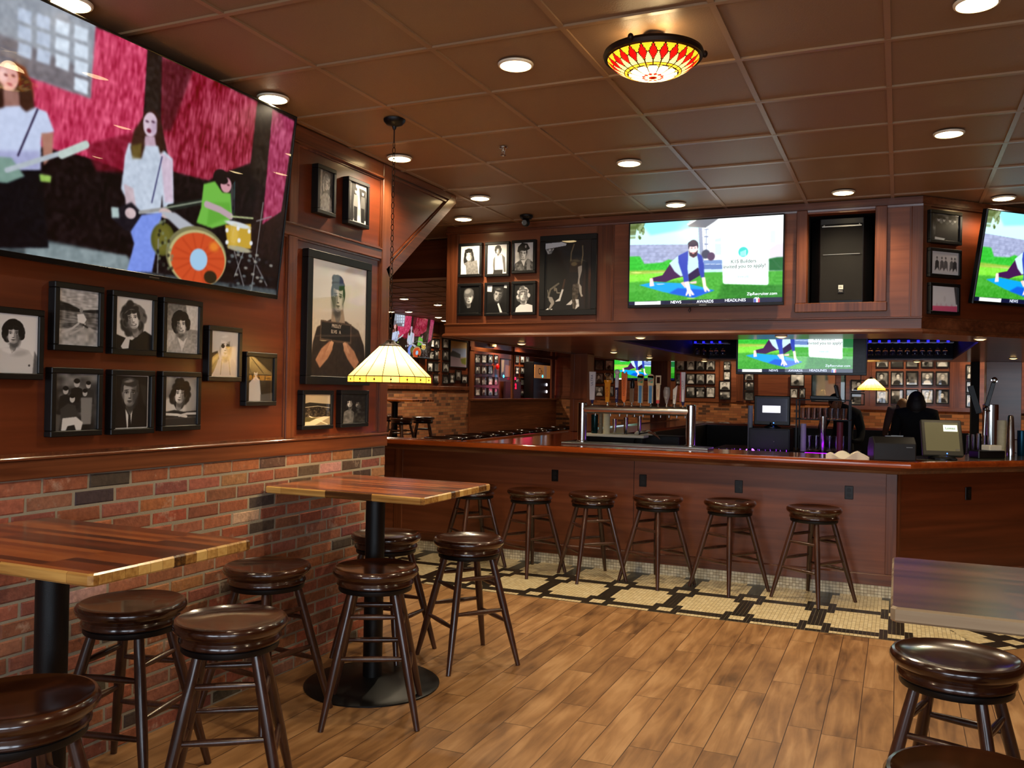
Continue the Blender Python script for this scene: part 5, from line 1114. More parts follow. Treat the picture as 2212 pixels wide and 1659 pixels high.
addb((1103, 607, 1157, 680), 'black framed portrait of a blond bare shouldered woman, bottom right of the six', c)
# basketball poster
c = Cv(150, 196, (8, 8, 8)); 
def q4(x, y): return ((x-1385)/(2065-1385), (y-240)/(1225-240))
def B4(pts, col, soft=0, al=1): c.poly([q4(*p_) for p_ in pts], col, soft, al)
B4([(1385, 268), (1630, 258), (1700, 285), (1690, 312), (1400, 350), (1385, 350)], (196, 206, 216)); B4([(1390, 350), (1520, 342), (1480, 420), (1420, 425)], (150, 154, 156), 1); c.noise(60, 60, c.pm([q4(*p_) for p_ in [(1390, 350), (1520, 342), (1480, 420), (1420, 425)]]))
c.line([q4(1810, 300), q4(1770, 420), q4(1765, 560)], .022, (120, 110, 90)); c.line([q4(1935, 330), q4(1940, 460), q4(1920, 590)], .022, (120, 112, 92))
B4([(1760, 540), (1860, 480), (1920, 580), (1880, 700), (1740, 700)], (64, 52, 40), 2); B4([(1710, 710), (1800, 700), (1880, 730), (1860, 870), (1800, 860), (1760, 800), (1690, 900), (1640, 930), (1660, 840)], (34, 28, 26), 1)
c.line([q4(1680, 800), q4(1655, 920)], .03, (84, 66, 54)); B4([(1640, 930), (1670, 935), (1630, 1060), (1620, 1100), (1545, 1110), (1550, 1095), (1600, 1060), (1612, 1010)], (206, 204, 200), 1); c.ell(*q4(1815, 580), .05, .03, (150, 140, 110), 0, .5, .7)
B4([(1870, 620), (1930, 600), (1930, 680), (1900, 800), (1900, 860), (1930, 900), (1935, 1000), (1955, 1040), (1925, 1050), (1890, 960), (1870, 860), (1880, 760)], (172, 168, 160), 1); B4([(1800, 870), (1870, 850), (1895, 900), (1880, 1080), (1900, 1180), (1840, 1225), (1800, 1210), (1790, 1000)], (96, 90, 82), 2); B4([(1840, 1080), (1890, 1080), (1900, 1180), (1840, 1225), (1860, 1150)], (212, 210, 206), 1); B4([(1790, 1080), (1800, 1130), (1780, 1160), (1700, 1160), (1760, 1110)], (200, 198, 194), 1); c.noise(30, 50, c.pm([q4(*p_) for p_ in [(1790, 860), (1900, 860), (1900, 1220), (1790, 1220)]], 2))
c.line([q4(1440, 1040), q4(1470, 930), q4(1590, 850)], .03, (112, 108, 100)); c.line([q4(1560, 920), q4(1570, 980), q4(1620, 985)], .018, (130, 126, 118)); c.ell(*q4(1540, 930), .022, .03, (120, 114, 104), 0, .3); B4([(1440, 1030), (1500, 1040), (1530, 1100), (1530, 1140), (1470, 1220), (1440, 1215), (1480, 1130), (1450, 1090)], (146, 142, 136), 1); B4([(1400, 1225), (1440, 1195), (1450, 1225)], (220, 220, 214)); B4([(1465, 1225), (1500, 1205), (1505, 1225)], (220, 220, 214)); c.line([q4(1430, 940), q4(1445, 1030)], .014, (120, 116, 108))
B4([(1990, 750), (2040, 760), (2050, 1120), (2000, 1130)], (26, 28, 28), 2)
addb((1164, 507, 1290, 681), 'large black framed basketball poster right of the six small portraits', c, bw=.052, d=.05, group=None, cat='framed poster', name='framed_poster')
# three on the angled face
GC = 'framed photographs beside the right television'
def addc(x0, x1, z0, z1, lab, cv):
    s0_ = (x0-C0[0])/c45; s1_ = (x1-C0[0])/c45; P = C0+dC*(s0_+s1_)/2+nC*.0005; frame(lab, cv, s1_-s0_, z1-z0, (P[0], P[1], z0), R(45), group=GC, d=.05)
c = Cv(80, 74, 90, 70); c.noise(60, 9); 
for x in (.24, .44, .66, .84): c.poly([(x-.12, 1), (x-.1, .4), (x, .3), (x+.1, .4), (x+.12, 1)], 18, 1); c.ell(x, .22, .05, .075, 170, 0, .3); c.ell(x, .16, .055, .05, 30, 0, .3)
c.poly([(.1, .88), (.5, .92), (.44, 1), (.1, 1)], 210, 2)
addc(.172, .405, 2.90, 3.155, 'black framed group photo at the top of the three beside the right television', c)
c = Cv(80, 74, 190, 206)
for x in (.2, .38, .52, .74, .86): c.poly([(x-.08, .86), (x-.06, .45), (x, .36), (x+.07, .45), (x+.08, .86), (x+.02, .7)], random.choice([50, 80, 110]), 1); c.ell(x, .28, .035, .06, 120, 0, .3)
addc(.172, .405, 2.635, 2.862, 'black framed photo of people on pale ground in the middle of the three', c)
c = Cv(80, 74, (236, 238, 242), (226, 226, 236)); c.ell(.5, .5, .05, .12, 206, 0, .5, .7); 
for x in (.2, .36, .56, .78): c.ell(x, .8, .05, .12, (214, 190, 200), 0, .6, .8)
c.poly([(0, .8), (1, .76), (1, 1), (0, 1)], (226, 110, 140), 2); c.poly([(.86, 0), (1, 0), (1, .7), (.95, .7)], 90, 2)  # pink reflection on the glass, painted into the foot of the print
addc(.178, .40, 2.348, 2.592, 'black framed pale photo with painted pink reflection at its lower edge, lowest of the three', c)
# ------------------------------------------------------------ loudspeaker in its niche
spk = thing('loudspeaker', 'black loudspeaker standing in the wood framed opening of the bulkhead', 'loudspeaker', ((SX0+SX1)/2-.0, BY+.30, SZ0+.0005))
M_grille = mat('speaker_grille', (24, 23, 21), .6, bump=.8, bscale=900)
MB().prismP([(-.235, -.13), (-.165, -.20), (.165, -.20), (.235, -.13), (.2, .15), (-.2, .15)], (0, 0, 0), (1, 0, 0), (0, 1, 0), (0, 0, .70)).build('cabinet', M_blackp, spk, bevel=.006)
gr = MB(); n = 10
gr.prismP([(-.160+.32*i/n, -.204-.012*math.sin(math.pi*i/n)) for i in range(n+1)]+[(.16, -.2), (-.16, -.2)], (0, 0, .03), (1, 0, 0), (0, 1, 0), (0, 0, .62)); gr.build('grille', M_grille, spk, smooth=True)
MB().box(-.15, .15, -.222, -.214, .625, .635).box(-.14, .14, -.2195, -.2165, .40, .404).build('trim_line', M_steel2, spk)
for x in (-.135, .135): MB().ell((x, -.214, .64), (.008, .004, .008), 10, 8).build('screw', M_steel2, spk)
bd = MB().box(-.022, .022, -.2215, -.2165, .085, .155, .002).build('badge', M_frame, spk); MB().box(-.018, .018, -.2225, -.2215, .117, .151).build('badge_panel', M_white, bd)
textmesh('JBL', .018, 'lettering', M_frame, bd, (0, -.2228, .134)); textmesh('PRX', .016, 'lettering', M_white, bd, (0, -.2225, .102))
# ------------------------------------------------------------ beer tap tower
TY = 8.55
pL = at(1257, 960, Y=TY); pR = at(1491, 972, Y=TY); zp = at(1257, 869, Y=TY)[2]; zc_ = at(1370, 886, Y=TY)[2]
tw = thing('tap_tower', 'polished steel beer tap tower with a row of eleven different handles', 'beer tap tower', ((pL[0]+pR[0])/2, TY, BT+.0125))
hw = (pR[0]-pL[0])/2; zb0 = BT+.0125
for s_ in (-1, 1):
    MB().lathe([(0, 0), (.058, 0), (.058, .012), (.048, .018), (.048, zp-zb0-.006), (.042, zp-zb0), (0, zp-zb0)], (s_*hw, 0, 0), 36).build('post', M_steel, tw, smooth=True)
MB().tube((-hw, 0, zc_-zb0), (hw, 0, zc_-zb0), .044, seg=32).build('cross_pipe', mat('satin_steel', (226, 222, 208), .28, 1), tw, smooth=True)
def colm(name, c, **k): return mat(name, c, .4, coat=.4, **k)
H_ = [  # px, top py, kind, colours, lettering, label
 (1281, 803, 'slab', (226, 228, 230), 'ULTRA', (30, 50, 110), 'white tapered handle lettered in dark blue'), (1314, 806, 'goat', (238, 158, 30), 'BOCK', (190, 60, 20), 'yellow orange handle topped by horns'),
 (1334, 798, 'ball', (222, 226, 232), 'PREMIER', (24, 40, 96), 'slim handle with a white ball top and navy foot'), (1350, 803, 'paddle', (246, 132, 62), 'EASTCIDERS', (190, 74, 40), 'orange paddle handle'),
 (1366, 818, 'wood', (116, 92, 66), '', (0, 0, 0), 'brown wooden handle with a dark top'), (1385, 808, 'sign', (62, 128, 180), '', (0, 0, 0), 'blue handle with a green landscape shield'), (1407, 808, 'sign', (62, 128, 180), '', (0, 0, 0), 'blue handle with a green landscape shield'),
 (1423, 811, 'frame', (236, 214, 170), 'UNION', (190, 60, 40), 'cream handle with an open square top and red foot'), (1441, 835, 'skull', (150, 146, 140), '', (0, 0, 0), 'short lumpy grey handle'), (1458, 832, 'horn', (236, 232, 214), 'OLD', (30, 30, 30), 'short ivory handle cut at a slant'),
 (1477, 804, 'flag', (226, 226, 230), 'LIGHT', (40, 40, 90), 'tall red and white handle')]
for i, (px, py, kind, col, txt, tcol, lab) in enumerate(H_):
    p = at(px, py, Y=TY); x = p[0]-tw.location[0]; zt_ = p[2]-zb0; zs = zc_-zb0+.044; h = zt_-zs-.03; z0 = zs+.03
    m_ = bpy.data.materials.get('handle_%s_%d' % (kind, col[0])) or colm('handle_%s_%d' % (kind, col[0]), col)
    fz = MB().lathe([(0, zs-.03), (.012, zs-.03), (.014, zs), (.007, zs+.012), (.007, z0), (0, z0)], (x, -.01, 0), 16); fz.tube((x, .03, zc_-zb0), (x, .11, zc_-zb0-.01), .010, seg=10).tube((x, .10, zc_-zb0-.005), (x, .10, zc_-zb0-.07), .008, .007, 10)
    fz.build('faucet', M_steel, tw, smooth=True)
    b_ = MB(); w0 = .019; extra = []
    def slab(b_, wb_, wt, z0, z1, d=.014, y=-.01):
        b_.add([(x-wb_, y-d, z0), (x+wb_, y-d, z0), (x+wb_, y+d, z0), (x-wb_, y+d, z0), (x-wt, y-d, z1), (x+wt, y-d, z1), (x+wt, y+d, z1), (x-wt, y+d, z1)], [(3,2,1,0),(4,5,6,7),(0,1,5,4),(1,2,6,5),(2,3,7,6),(3,0,4,7)])
    if kind == 'slab': slab(b_, .024, .033, z0+.02, z0+h)
    elif kind == 'goat': slab(b_, .018, .028, z0, z0+h*.68); b_.lathe([(0, z0+h*.66), (.036, z0+h*.66), (.042, z0+h*.70), (.040, z0+h*.76), (0, z0+h*.76)], (x, -.01, 0), 20)
    elif kind == 'ball': slab(b_, .014, .016, z0+h*.45, z0+h*.84); b_.ell((x, -.01, z0+h*.92), (.028, .028, .028), 18, 12)
    elif kind == 'paddle': b_.prismP([(-.006, 0), (.006, 0), (.022, .03), (.030, h*.93), (.024, h*.94), (.024, h), (.014, h), (.012, h*.95), (-.012, h*.95), (-.016, h), (-.028, h), (-.030, h*.9), (-.024, .03)], (x, -.022, z0), (1, 0, 0), (0, 0, 1), (0, .024, 0))
    elif kind == 'wood': slab(b_, .019, .022, z0, z0+h*.60); b_.prismP([(-.022, h*.6), (-.014, h*.6), (-.016, h*.9), (-.024, h*.85)], (x, -.02, z0), (1, 0, 0), (0, 0, 1), (0, .02, 0))
    elif kind == 'sign': slab(b_, .019, .020, z0, z0+h*.62)
    elif kind == 'frame': slab(b_, .014, .020, z0+.0, z0+h*.66); b_.box(x-.026, x+.026, -.022, .002, z0+h*.66, z0+h*.72).box(x-.026, x-.018, -.022, .002, z0+h*.72, z0+h*.96).box(x+.018, x+.026, -.022, .002, z0+h*.72, z0+h*.96).box(x-.026, x+.026, -.022, .002, z0+h*.94, z0+h)
    elif kind == 'skull':
        b_.lathe([(0, z0), (.012, z0), (.018, z0+h*.2), (.030, z0+h*.42), (.034, z0+h*.72), (.024, z0+h*.95), (0, z0+h)], (x, -.01, 0), 18)
        for k in range(7): b_.ell((x+random.uniform(-.024, .024), -.034, z0+h*random.uniform(.3, .9)), (.010, .008, .012), 8, 6)
    elif kind == 'horn': b_.prismP([(-.012, 0), (.012, 0), (.030, h), (-.014, h*.76)], (x, -.024, z0), (1, 0, 0), (0, 0, 1), (0, .026, 0))
    elif kind == 'flag': slab(b_, .012, .020, z0+.02, z0+h)
    o = b_.build('tap_handle', m_, tw, smooth=kind in ('skull', 'goat', 'ball'), bevel=.002 if kind not in ('skull', 'goat', 'ball') else 0); o['label'] = lab
    if kind in ('slab', 'flag'): MB().lathe([(0, z0-.015), (.010, z0-.015), (.017, z0+.02), (0, z0+.02)], (x, -.01, 0), 14).build('handle_foot', bpy.data.materials.get('handle_navy') or colm('handle_navy', (26, 34, 90)), o, smooth=True)
    if kind == 'ball': q = MB(); slab(q, .011, .014, z0, z0+h*.45); q.build('handle_foot', bpy.data.materials['handle_navy'], o)
    if kind == 'flag': q = MB(); q.box(x-.030, x-.0195, -.022, .002, z0+.02, z0+h); q.build('red_stripe', colm('handle_red', (196, 24, 44)), o)
    if kind == 'frame': q = MB(); slab(q, .0145, .0155, z0-.001, z0+h*.12, .0155); q.build('red_foot', bpy.data.materials['handle_red'] if 'handle_red' in bpy.data.materials else colm('handle_red2', (206, 60, 44)), o)
    if kind == 'goat':
        q = MB().ell((x, -.012, z0+h*.82), (.020, .018, .020), 14, 10)
        for s_ in (-1, 1): q.path([(x+s_*.010, -.01, z0+h*.86), (x+s_*.030, -.01, z0+h*.92), (x+s_*.036, -.01, z0+h*.98), (x+s_*.024, -.01, z0+h*1.0)], [.006, .006, .005, .003], 8)
        q.build('goat_head', colm('horn_brown', (150, 110, 60)), o, smooth=True)
    if kind == 'wood': q = MB().lathe([(0, z0+h*.58), (.018, z0+h*.60), (.024, z0+h*.74), (.018, z0+h*.9), (.010, z0+h), (0, z0+h)], (x+.006, -.01, 0), 12); q.build('dark_top', M_blackp, o, smooth=True)
    if kind == 'sign':
        q = MB(); q.col = (222, 190, 110); slab(q, .027, .030, z0+h*.60, z0+h*.94, .016); q.lathe([(0, -.026), (.030, -.026), (.030, .006), (0, .006)], (x, 0, z0+h*.90), 20, rotm('X', R(-90))@np.eye(3))
        q.col = (70, 150, 96); q.prismP([(-.022, h*.72), (.022, h*.68), (.024, h*.86), (-.024, h*.88)], (x, -.0275, z0), (1, 0, 0), (0, 0, 1), (0, .001, 0)); q.col = (196, 90, 60); q.prismP([(-.018, h*.70), (.020, h*.78), (.020, h*.82), (-.018, h*.74)], (x, -.0287, z0), (1, 0, 0), (0, 0, 1), (0, .001, 0)); q.build('shield', M_paint, o)
        r_ = MB(); r_.col = (216, 206, 170)
        for s_ in (-1, 1): r_.box(x+s_*.019-.003, x+s_*.019+.003, -.026, .006, z0, z0+h*.6)
        r_.build('edge_strip', M_paint, o)
    if txt:
        zm = {'ULTRA': .72, 'BOCK': .36, 'PREMIER': .25, 'EASTCIDERS': .5, 'UNION': .36, 'OLD': .36, 'LIGHT': .6}[txt]; sz = {'ULTRA': .034, 'BOCK': .036, 'PREMIER': .022, 'EASTCIDERS': .030, 'UNION': .022, 'OLD': .020, 'LIGHT': .028}[txt]
        tm = bpy.data.materials.get('lettering_%d_%d' % tcol[:2]) or colm('lettering_%d_%d' % tcol[:2], (255, 255, 255) if txt == 'PREMIER' else tcol)
        textmesh(txt, sz, 'lettering', tm, o, (x, -.026 if txt not in ('LIGHT',) else -.0255, z0+h*zm), (R(90), R(-90), 0), 1.1)
# ------------------------------------------------------------ glassware and small things on and behind the bar
def glass_obj(name, label, cat, prof, loc, m_, group=None, seg=20, parts=None):
    o = MB().lathe(prof, seg=seg).build(name, m_, smooth=True, fixn=True); o.location = loc; return tag(o, label, cat, group)
def tumbler(r, h): return [(0, 0), (r*.8, 0), (r, h), (r-.002, h), (r*.8-.003, .008), (0, .008)]
g0 = None; G = 'upturned tumblers on the shelf behind the front bar'
xs = [1318, 1330, 1343, 1356, 1369, 1382, 1395, 1408, 1421, 1434, 1447, 1460, 1474, 1506, 1520, 1533, 1547, 1561, 1575, 1589, 1607, 1628, 1647, 1668, 1692]
for k, px in enumerate(xs):
    p = at(px, 963+(px-1300)*.022, Y=8.98); h = .075
    g_ = glass_obj('tumbler', '', 'glass', tumbler(.033, .13), (0, 0, 0), M_glass) if g0 is None else copy_tree(g0)
    if g0 is None: g0 = g_
    g_['label'] = 'small clear tumbler tinted violet, on the low shelf behind the front bar'; g_['group'] = G; g_['category'] = 'glass'
    g_.location = (p[0], 8.98+(k % 2)*.08, .891); g_.scale = (1, 1, (p[2]-.891)/.13)
# things beneath the taps: cup stack, shakers, dark bottle on a ledge
LY = 9.15
lz = at(1290, 936, Y=LY)[2]
rk = thing('back_ledge', 'white topped steel ledge under the taps holding cups and shakers', 'shelf', (at(1330, 936, Y=LY)[0], LY, .8905)); MB().box(-.36, .34, -.1, .1, lz-.89-.03, lz-.89-.002, .004).build('top', M_cloth, rk)
MB().box(-.34, -.32, -.08, .08, 0, lz-.92).box(.30, .32, -.08, .08, 0, lz-.92).build('support', M_black, rk)
def px_obj(name, label, cat, px0, px1, pyt, pyb, Y, proff, m_, z=None, group=None, seg=24):
    a = at((px0+px1)/2, pyb, Y=Y); b = at((px0+px1)/2, pyt, Y=Y); w = (at(px1, pyb, Y=Y)[0]-at(px0, pyb, Y=Y)[0])/2*.92; zb_ = a[2] if z is None else z
    o = MB().lathe(proff(w, b[2]-zb_), seg=seg).build(name, m_, smooth=True, fixn=True); o.location = (a[0], Y, zb_); return tag(o, label, cat, group)
cyl = lambda r, h: [(0, 0), (r*.86, 0), (r*.9, .004), (r, h*.96), (r*.96, h), (0, h)]
tin = lambda r, h: [(0, 0), (r*.72, 0), (r*.75, .005), (r, h), (r*.96, h), (r*.7, .01), (0, .01)]
def stackp(n):
    def f(r, h):
        P = [(0, 0), (r, 0)]
        for k in range(n): z = h*k/n; P += [(r, z+.003), (r*.97, z+.004), (r*.96, z+h/n)]
        return P+[(r*.78, h), (0, h)]
    return f
px_obj('travel_tumbler', 'dark teal insulated tumbler under the left end of the taps', 'tumbler', 1276, 1292, 895, 933, LY, cyl, mat('teal_metal', (18, 54, 58), .25, .6), lz)
px_obj('plastic_cup_stack', 'smoky plastic cup stack beside the dark teal tumbler', 'cup stack', 1293, 1302, 893, 933, LY, stackp(7), mat('smoky_plastic', (120, 110, 90), .4), lz)
px_obj('paper_cup_stack', 'tall cream paper cup stack under the beer taps', 'cup stack', 1302, 1318, 888, 933, LY, stackp(9), mat('cream_paper', (224, 214, 176), .6), lz)
px_obj('cocktail_shaker', 'shiny steel shaker standing next to the cream cup stack', 'shaker', 1322, 1332, 905, 933, LY, tin, M_steel, lz)
ly2 = 9.6; l2 = at(1370, 938, Y=ly2)[2]
rk = thing('bar_station', 'dark steel bar station behind the taps', 'counter', (at(1370, 938, Y=ly2)[0], ly2, 0)); MB().box(-.5, .55, -.15, .15, 0, l2-.002, .005).build('cabinet', M_black, rk)
px_obj('cocktail_shaker', 'steel shaker in the middle under the taps on the bar station', 'shaker', 1346, 1357, 902, 936, ly2-.06, tin, M_steel, l2)
px_obj('cocktail_shaker', 'tallest steel shaker under the taps next to the white towel', 'shaker', 1376, 1386, 899, 934, ly2-.06, tin, M_steel, l2)
def towel(label, loc, sx, sy, sz, rz=0, seed=1):
    rr = random.Random(seed); n = 18; vs = []; F = []
    hgt = [[sz*(.55+.45*math.sin(i*.42+seed)*math.cos(j*.33+seed*.7)+.06*rr.random())*(1-abs(i/n-.5)**3*2.5) for j in range(n+1)] for i in range(n+1)]
    for L_ in (1, 0):
        for i in range(n+1):
            for j in range(n+1): vs.append(((i/n-.5)*sx*(1+.08*math.sin(j)), (j/n-.5)*sy*(1+.15*math.sin(i*.8)), max(.004, hgt[i][j]) if L_ else 0))
    N1 = (n+1)**2
    for i in range(n):
        for j in range(n):
            a = i*(n+1)+j; F.append((a, a+n+1, a+n+2, a+1)); F.append((N1+a, N1+a+1, N1+a+n+2, N1+a+n+1))
    for i in range(n):
        for (a, b) in ((i*(n+1), (i+1)*(n+1)), (i*(n+1)+n, (i+1)*(n+1)+n), (i, i+1), (n*(n+1)+i, n*(n+1)+i+1)): F.append((a, b, N1+b, N1+a))
    o = MB().add(vs, F).build('folded_towel', M_cloth, smooth=True, fixn=True); o.location = loc; o.rotation_euler[2] = rz; return tag(o, label, 'towel')
p = at(1398, 934, Y=ly2); towel('crumpled white towel on the dark station beneath the taps', (p[0]-.02, ly2, l2), .2, .16, .05, 0, 3)
p = at(1832, 992, Z=BT); towel('folded cream towel lying on the bar left of the black printer', (p[0]-.01, p[1]+.05, BT-.0075), .32, .15, .075, .08, 5)
hs = thing('soda_gun', 'soda gun with an orange handle resting behind the taps', 'soda gun', tuple(at(1410, 938, Y=9.3))); MB().path([(-.05, 0, .02), (0, 0, .01), (.05, 0, -.02), (.08, 0, -.05)], [.012, .014, .010, .004], 10).build('handle', mat('gun_handle', (120, 70, 40), .4), hs, smooth=True); MB().path([(-.05, 0, .02), (-.15, .02, .0), (-.22, .05, -.08), (-.2, .1, -.25)], .008, 8).build('hose', M_black, hs, smooth=True)
MB().box(-.02, .02, .09, .12, -.4, -.24).build('holster', M_black, hs)
# printer and order screen at the corner
p = at(1925, 996, Z=BT-.008); pr = thing('receipt_printer', 'black box shaped receipt printer standing at the bar corner', 'printer', (p[0], p[1]+.13, BT-.0075), R(14))
MB().prismP([(-.12, 0), (.12, 0), (.12, .10), (.07, .19), (-.06, .205), (-.12, .15)], (-.17, 0, 0), (0, 1, 0), (0, 0, 1), (.34, 0, 0)).build('housing', mat('printer_black', (34, 32, 30), .4), pr, bevel=.008)
MB().box(.09, .14, -.1215, -.12, .115, .12).build('logo_strip', M_steel2, pr); MB().box(-.05, .05, .0, .03, .197, .208).box(.0, .1, .02, .03, .2, .212).build('paper_slot', M_steel2, pr)
p = at(2037, 988, Z=BT-.008); ps = thing('order_screen', 'grey touch order screen tilted on its stand, showing a small white label', 'order screen', (p[0]-.02, p[1]-.32, BT-.0075), R(12))
MB().lathe([(0, 0), (.12, 0), (.12, .012), (.09, .03), (.05, .04), (0, .04)], seg=32).box(-.09, .09, -.11, .05, 0, .02, .004).build('stand', M_blackp, ps, smooth=True)
nk = MB().tube((0, .02, .03), (0, .05, .14), .035, seg=16); nk.build('neck', M_blackp, ps, smooth=True)
W_, Hs = .335, .335; tl = bpy.data.objects.new('monitor', None)
mb = MB(); mb.T = (rotm('X', R(-20)), np.array([0, -.045, .035])); mb.box(-W_/2, W_/2, 0, .045, 0, Hs, .008); hm = mb.build('monitor_housing', mat('monitor_grey', (62, 60, 52), .4), ps)
sc = MB(); sc.T = mb.T; sc.box(-W_/2+.03, W_/2-.03, -.002, 0, .045, Hs-.028); M_dim = mat('dim_screen', (40, 36, 26), .25, coat=.8, emis=(132, 120, 84), es=.55); so = sc.build('screen', M_dim, ps)
lb = MB(); lb.T = mb.T; lb.box(.015, .13, -.0032, -.002, .225, .285); lo_ = lb.build('name_tile', mat('tile_white', (230, 240, 226), .5, emis=(222, 238, 216), es=.9), so)
R20 = Matrix.Rotation(R(-20), 3, 'X'); v = R20@Vector((.072, -.0040, .254))+Vector((0, -.045, .035)); textmesh('Logies', .033, 'lettering', mat('tile_green', (30, 70, 60), .5, emis=(50, 100, 90), es=.25), lo_, tuple(v), (R(70), 0, 0), bold=.0004)
l_ = MB(); l_.T = mb.T; l_.ell((.03, -.002, .022), (.005, .003, .005), 10, 8); l_.build('power_light', mat('blue_led', (40, 80, 255), .5, emis=(60, 110, 255), es=8), ps)
l_ = MB(); l_.T = mb.T; l_.box(.10, .135, -.003, -.002, .05, .062); l_.build('maker_mark', M_steel2, ps)
# right hand end of the bar: second tap column, cups, tins, napkin holder
p = at(2139, 935, Z=BT-.006); YR = p[1]
YR = 10.4; a = at(2139, 940, Y=YR); b = at(2139, 872, Y=YR)
t2 = thing('tap_column', 'single polished beer column with a slanted black handle at the right end of the bar', 'beer tap tower', (a[0], YR, BT-.0075)); hh = b[2]-BT
MB().lathe([(0, 0), (.085, 0), (.085, .012), (.075, .02), (.075, hh-.005), (.07, hh), (0, hh)], seg=36).build('column', M_steel, t2, smooth=True)
MB().tube((-.02, -.07, hh*.86), (-.06, -.16, hh*.84), .014, seg=12).tube((-.06, -.15, hh*.88), (-.07, -.16, hh*.3), .012, seg=12).ell((-.06, -.15, hh*.9), (.022, .022, .022), 12, 8).build('faucet', M_steel, t2, smooth=True)
hd = MB(); hd.T = (rotm('Y', R(14)), np.array([-.055, -.15, hh*.92])); hd.box(-.02, .02, -.012, .012, .02, .27, .004); hdo = hd.build('tap_handle', M_blackp, t2); hd = MB(); hd.T = (rotm('Y', R(14)), np.array([-.055, -.15, hh*.92])); hd.ell((0, 0, .30), (.03, .016, .032), 12, 8).box(-.03, .03, -.01, .01, .285, .30); hd.build('knob', M_steel, hdo, smooth=True)
hd = MB(); hd.T = (rotm('Y', R(-16)), np.array([-.13, -.12, hh*.9])); hd.box(-.03, .03, -.012, .012, -.05, .25, .004); hd.build('tap_handle', M_frame, t2)
def onbar(name, label, cat, px, pyb, pyt, w_px, proff, m_, group=None):
    p = at(px, pyb, Z=BT-.0075); b = at(px, pyt, Y=p[1]); w = (at(px+w_px/2, pyb, Y=p[1])[0]-at(px-w_px/2, pyb, Y=p[1])[0])/2
    o = MB().lathe(proff(w, b[2]-BT+.0075), seg=28).build(name, m_, smooth=True, fixn=True); o.location = (p[0], p[1], BT-.0075); return tag(o, label, cat, group)
onbar('paper_cup_stack', 'cream paper cup stack standing at the right end of the bar', 'cup stack', 2163, 985, 908, 22, stackp(8), bpy.data.materials['cream_paper'])
onbar('tin_stack', 'tall stack of steel mixing tins beside the cream cups on the right', 'mixing tins', 2182, 987, 897, 20, lambda r, h: [(0, 0), (r, 0), (r, h*.3), (r*.97, h*.31), (r*.9, h*.6), (r*.86, h*.62), (r*.7, h*.95), (r*.5, h), (0, h)], M_steel)
onbar('travel_tumbler', 'blue black tumbler at the far right edge of the bar', 'tumbler', 2206, 984, 930, 20, cyl, mat('blue_metal', (20, 70, 90), .3, .6))
for k, (px, top) in enumerate(((2092, 940), (2103, 938), (2114, 936), (2127, 940))):
    onbar('pint_glass', 'upturned clear pint glass left of the cream cups on the right end of the bar', 'glass', px, 981-k, top, 14, lambda r, h: [(0, 0), (r, 0), (r*.75, h), (0, h), (0, h-.004), (r*.73-.001, h-.004), (r-.003, 0)][0:4], M_glass, 'pint glasses at the right end of the bar')
cdx = at(2124, 986, Z=BT); cd_ = thing('bar_caddy', 'low black bar caddy holding napkins, right of the order screen', 'caddy', (cdx[0]+.02, cdx[1]-.12, BT-.0075), R(40)); MB().box(-.15, .15, -.06, .06, 0, .07, .006).build('tray', M_blackp, cd_); MB().box(-.02, .12, -.05, .05, .07, .12, .006).build('napkins', M_cloth, cd_)
# ------------------------------------------------------------ back bar in the middle
KY = 10.15
a = at(1545, 958, Y=KY-.35); b = at(1850, 958, Y=KY-.35)
kb_ = thing('back_bar', 'black back bar cabinet in the middle of the bar well', 'cabinet', ((a[0]+b[0])/2, KY, 0)); kw = (b[0]-a[0])/2; kz = 1.10
MB().box(-kw, kw, -.35, .35, 0, kz-.03).build('body', M_black, kb_); MB().box(-kw-.02, kw+.02, -.37, .37, kz-.03, kz, .005).build('top', M_frame, kb_)
def door(x0, x1):
    d_ = MB().box(x0+.01, x1-.01, -.365, -.351, .1, kz-.08, .003).build('door', M_blackp, kb_); MB().tube((x0+.06, -.385, .5), (x0+.06, -.385, .75), .006, seg=8).build('handle', M_steel2, d_)
for k in range(3): door(-kw+2*kw*k/3, -kw+2*kw*(k+1)/3)
p = at(1667, 955, Y=KY-.1); cdr = thing('cash_drawer', 'black cash drawer under the dark order screen', 'cash drawer', (p[0], KY-.12, kz+.0005)); zq = at(1667, 925, Y=KY-.2)[2]-kz; wq = .215
MB().box(-wq, wq, -.2, .2, 0, zq, .004).build('case', mat('drawer_black', (22, 24, 24), .4), cdr); MB().box(-wq+.01, wq-.01, -.208, -.2, .012, zq-.012, .003).build('drawer_front', M_frame, cdr); MB().ell((.05, -.209, zq*.4), (.008, .004, .008), 10, 6).build('lock', M_steel2, cdr)
z1 = kz+zq; p = at(1668, 925, Y=KY-.1); tz = at(1668, 855, Y=KY-.1)[2]; x0 = at(1629, 890, Y=KY-.1)[0]; x1 = at(1707, 890, Y=KY-.1)[0]
osb = thing('order_screen', 'dark order screen with a bright white bar, under the hanging television', 'order screen', ((x0+x1)/2, KY-.08, z1+.0005)); w2 = (x1-x0)/2; h2 = tz-z1
MB().lathe([(0, 0), (.10, 0), (.10, .01), (.04, .03), (.035, .06), (0, .06)], seg=24).build('stand', M_blackp, osb, smooth=True)
MB().box(-w2, w2, -.03, .02, .03, h2, .008).build('monitor_housing', M_blackp, osb)
s2 = MB().box(-w2+.03, w2-.03, -.033, -.03, .075, h2-.03).build('screen', mat('navy_screen', (8, 8, 20), .3, coat=.8, emis=(22, 22, 52), es=.35), osb)
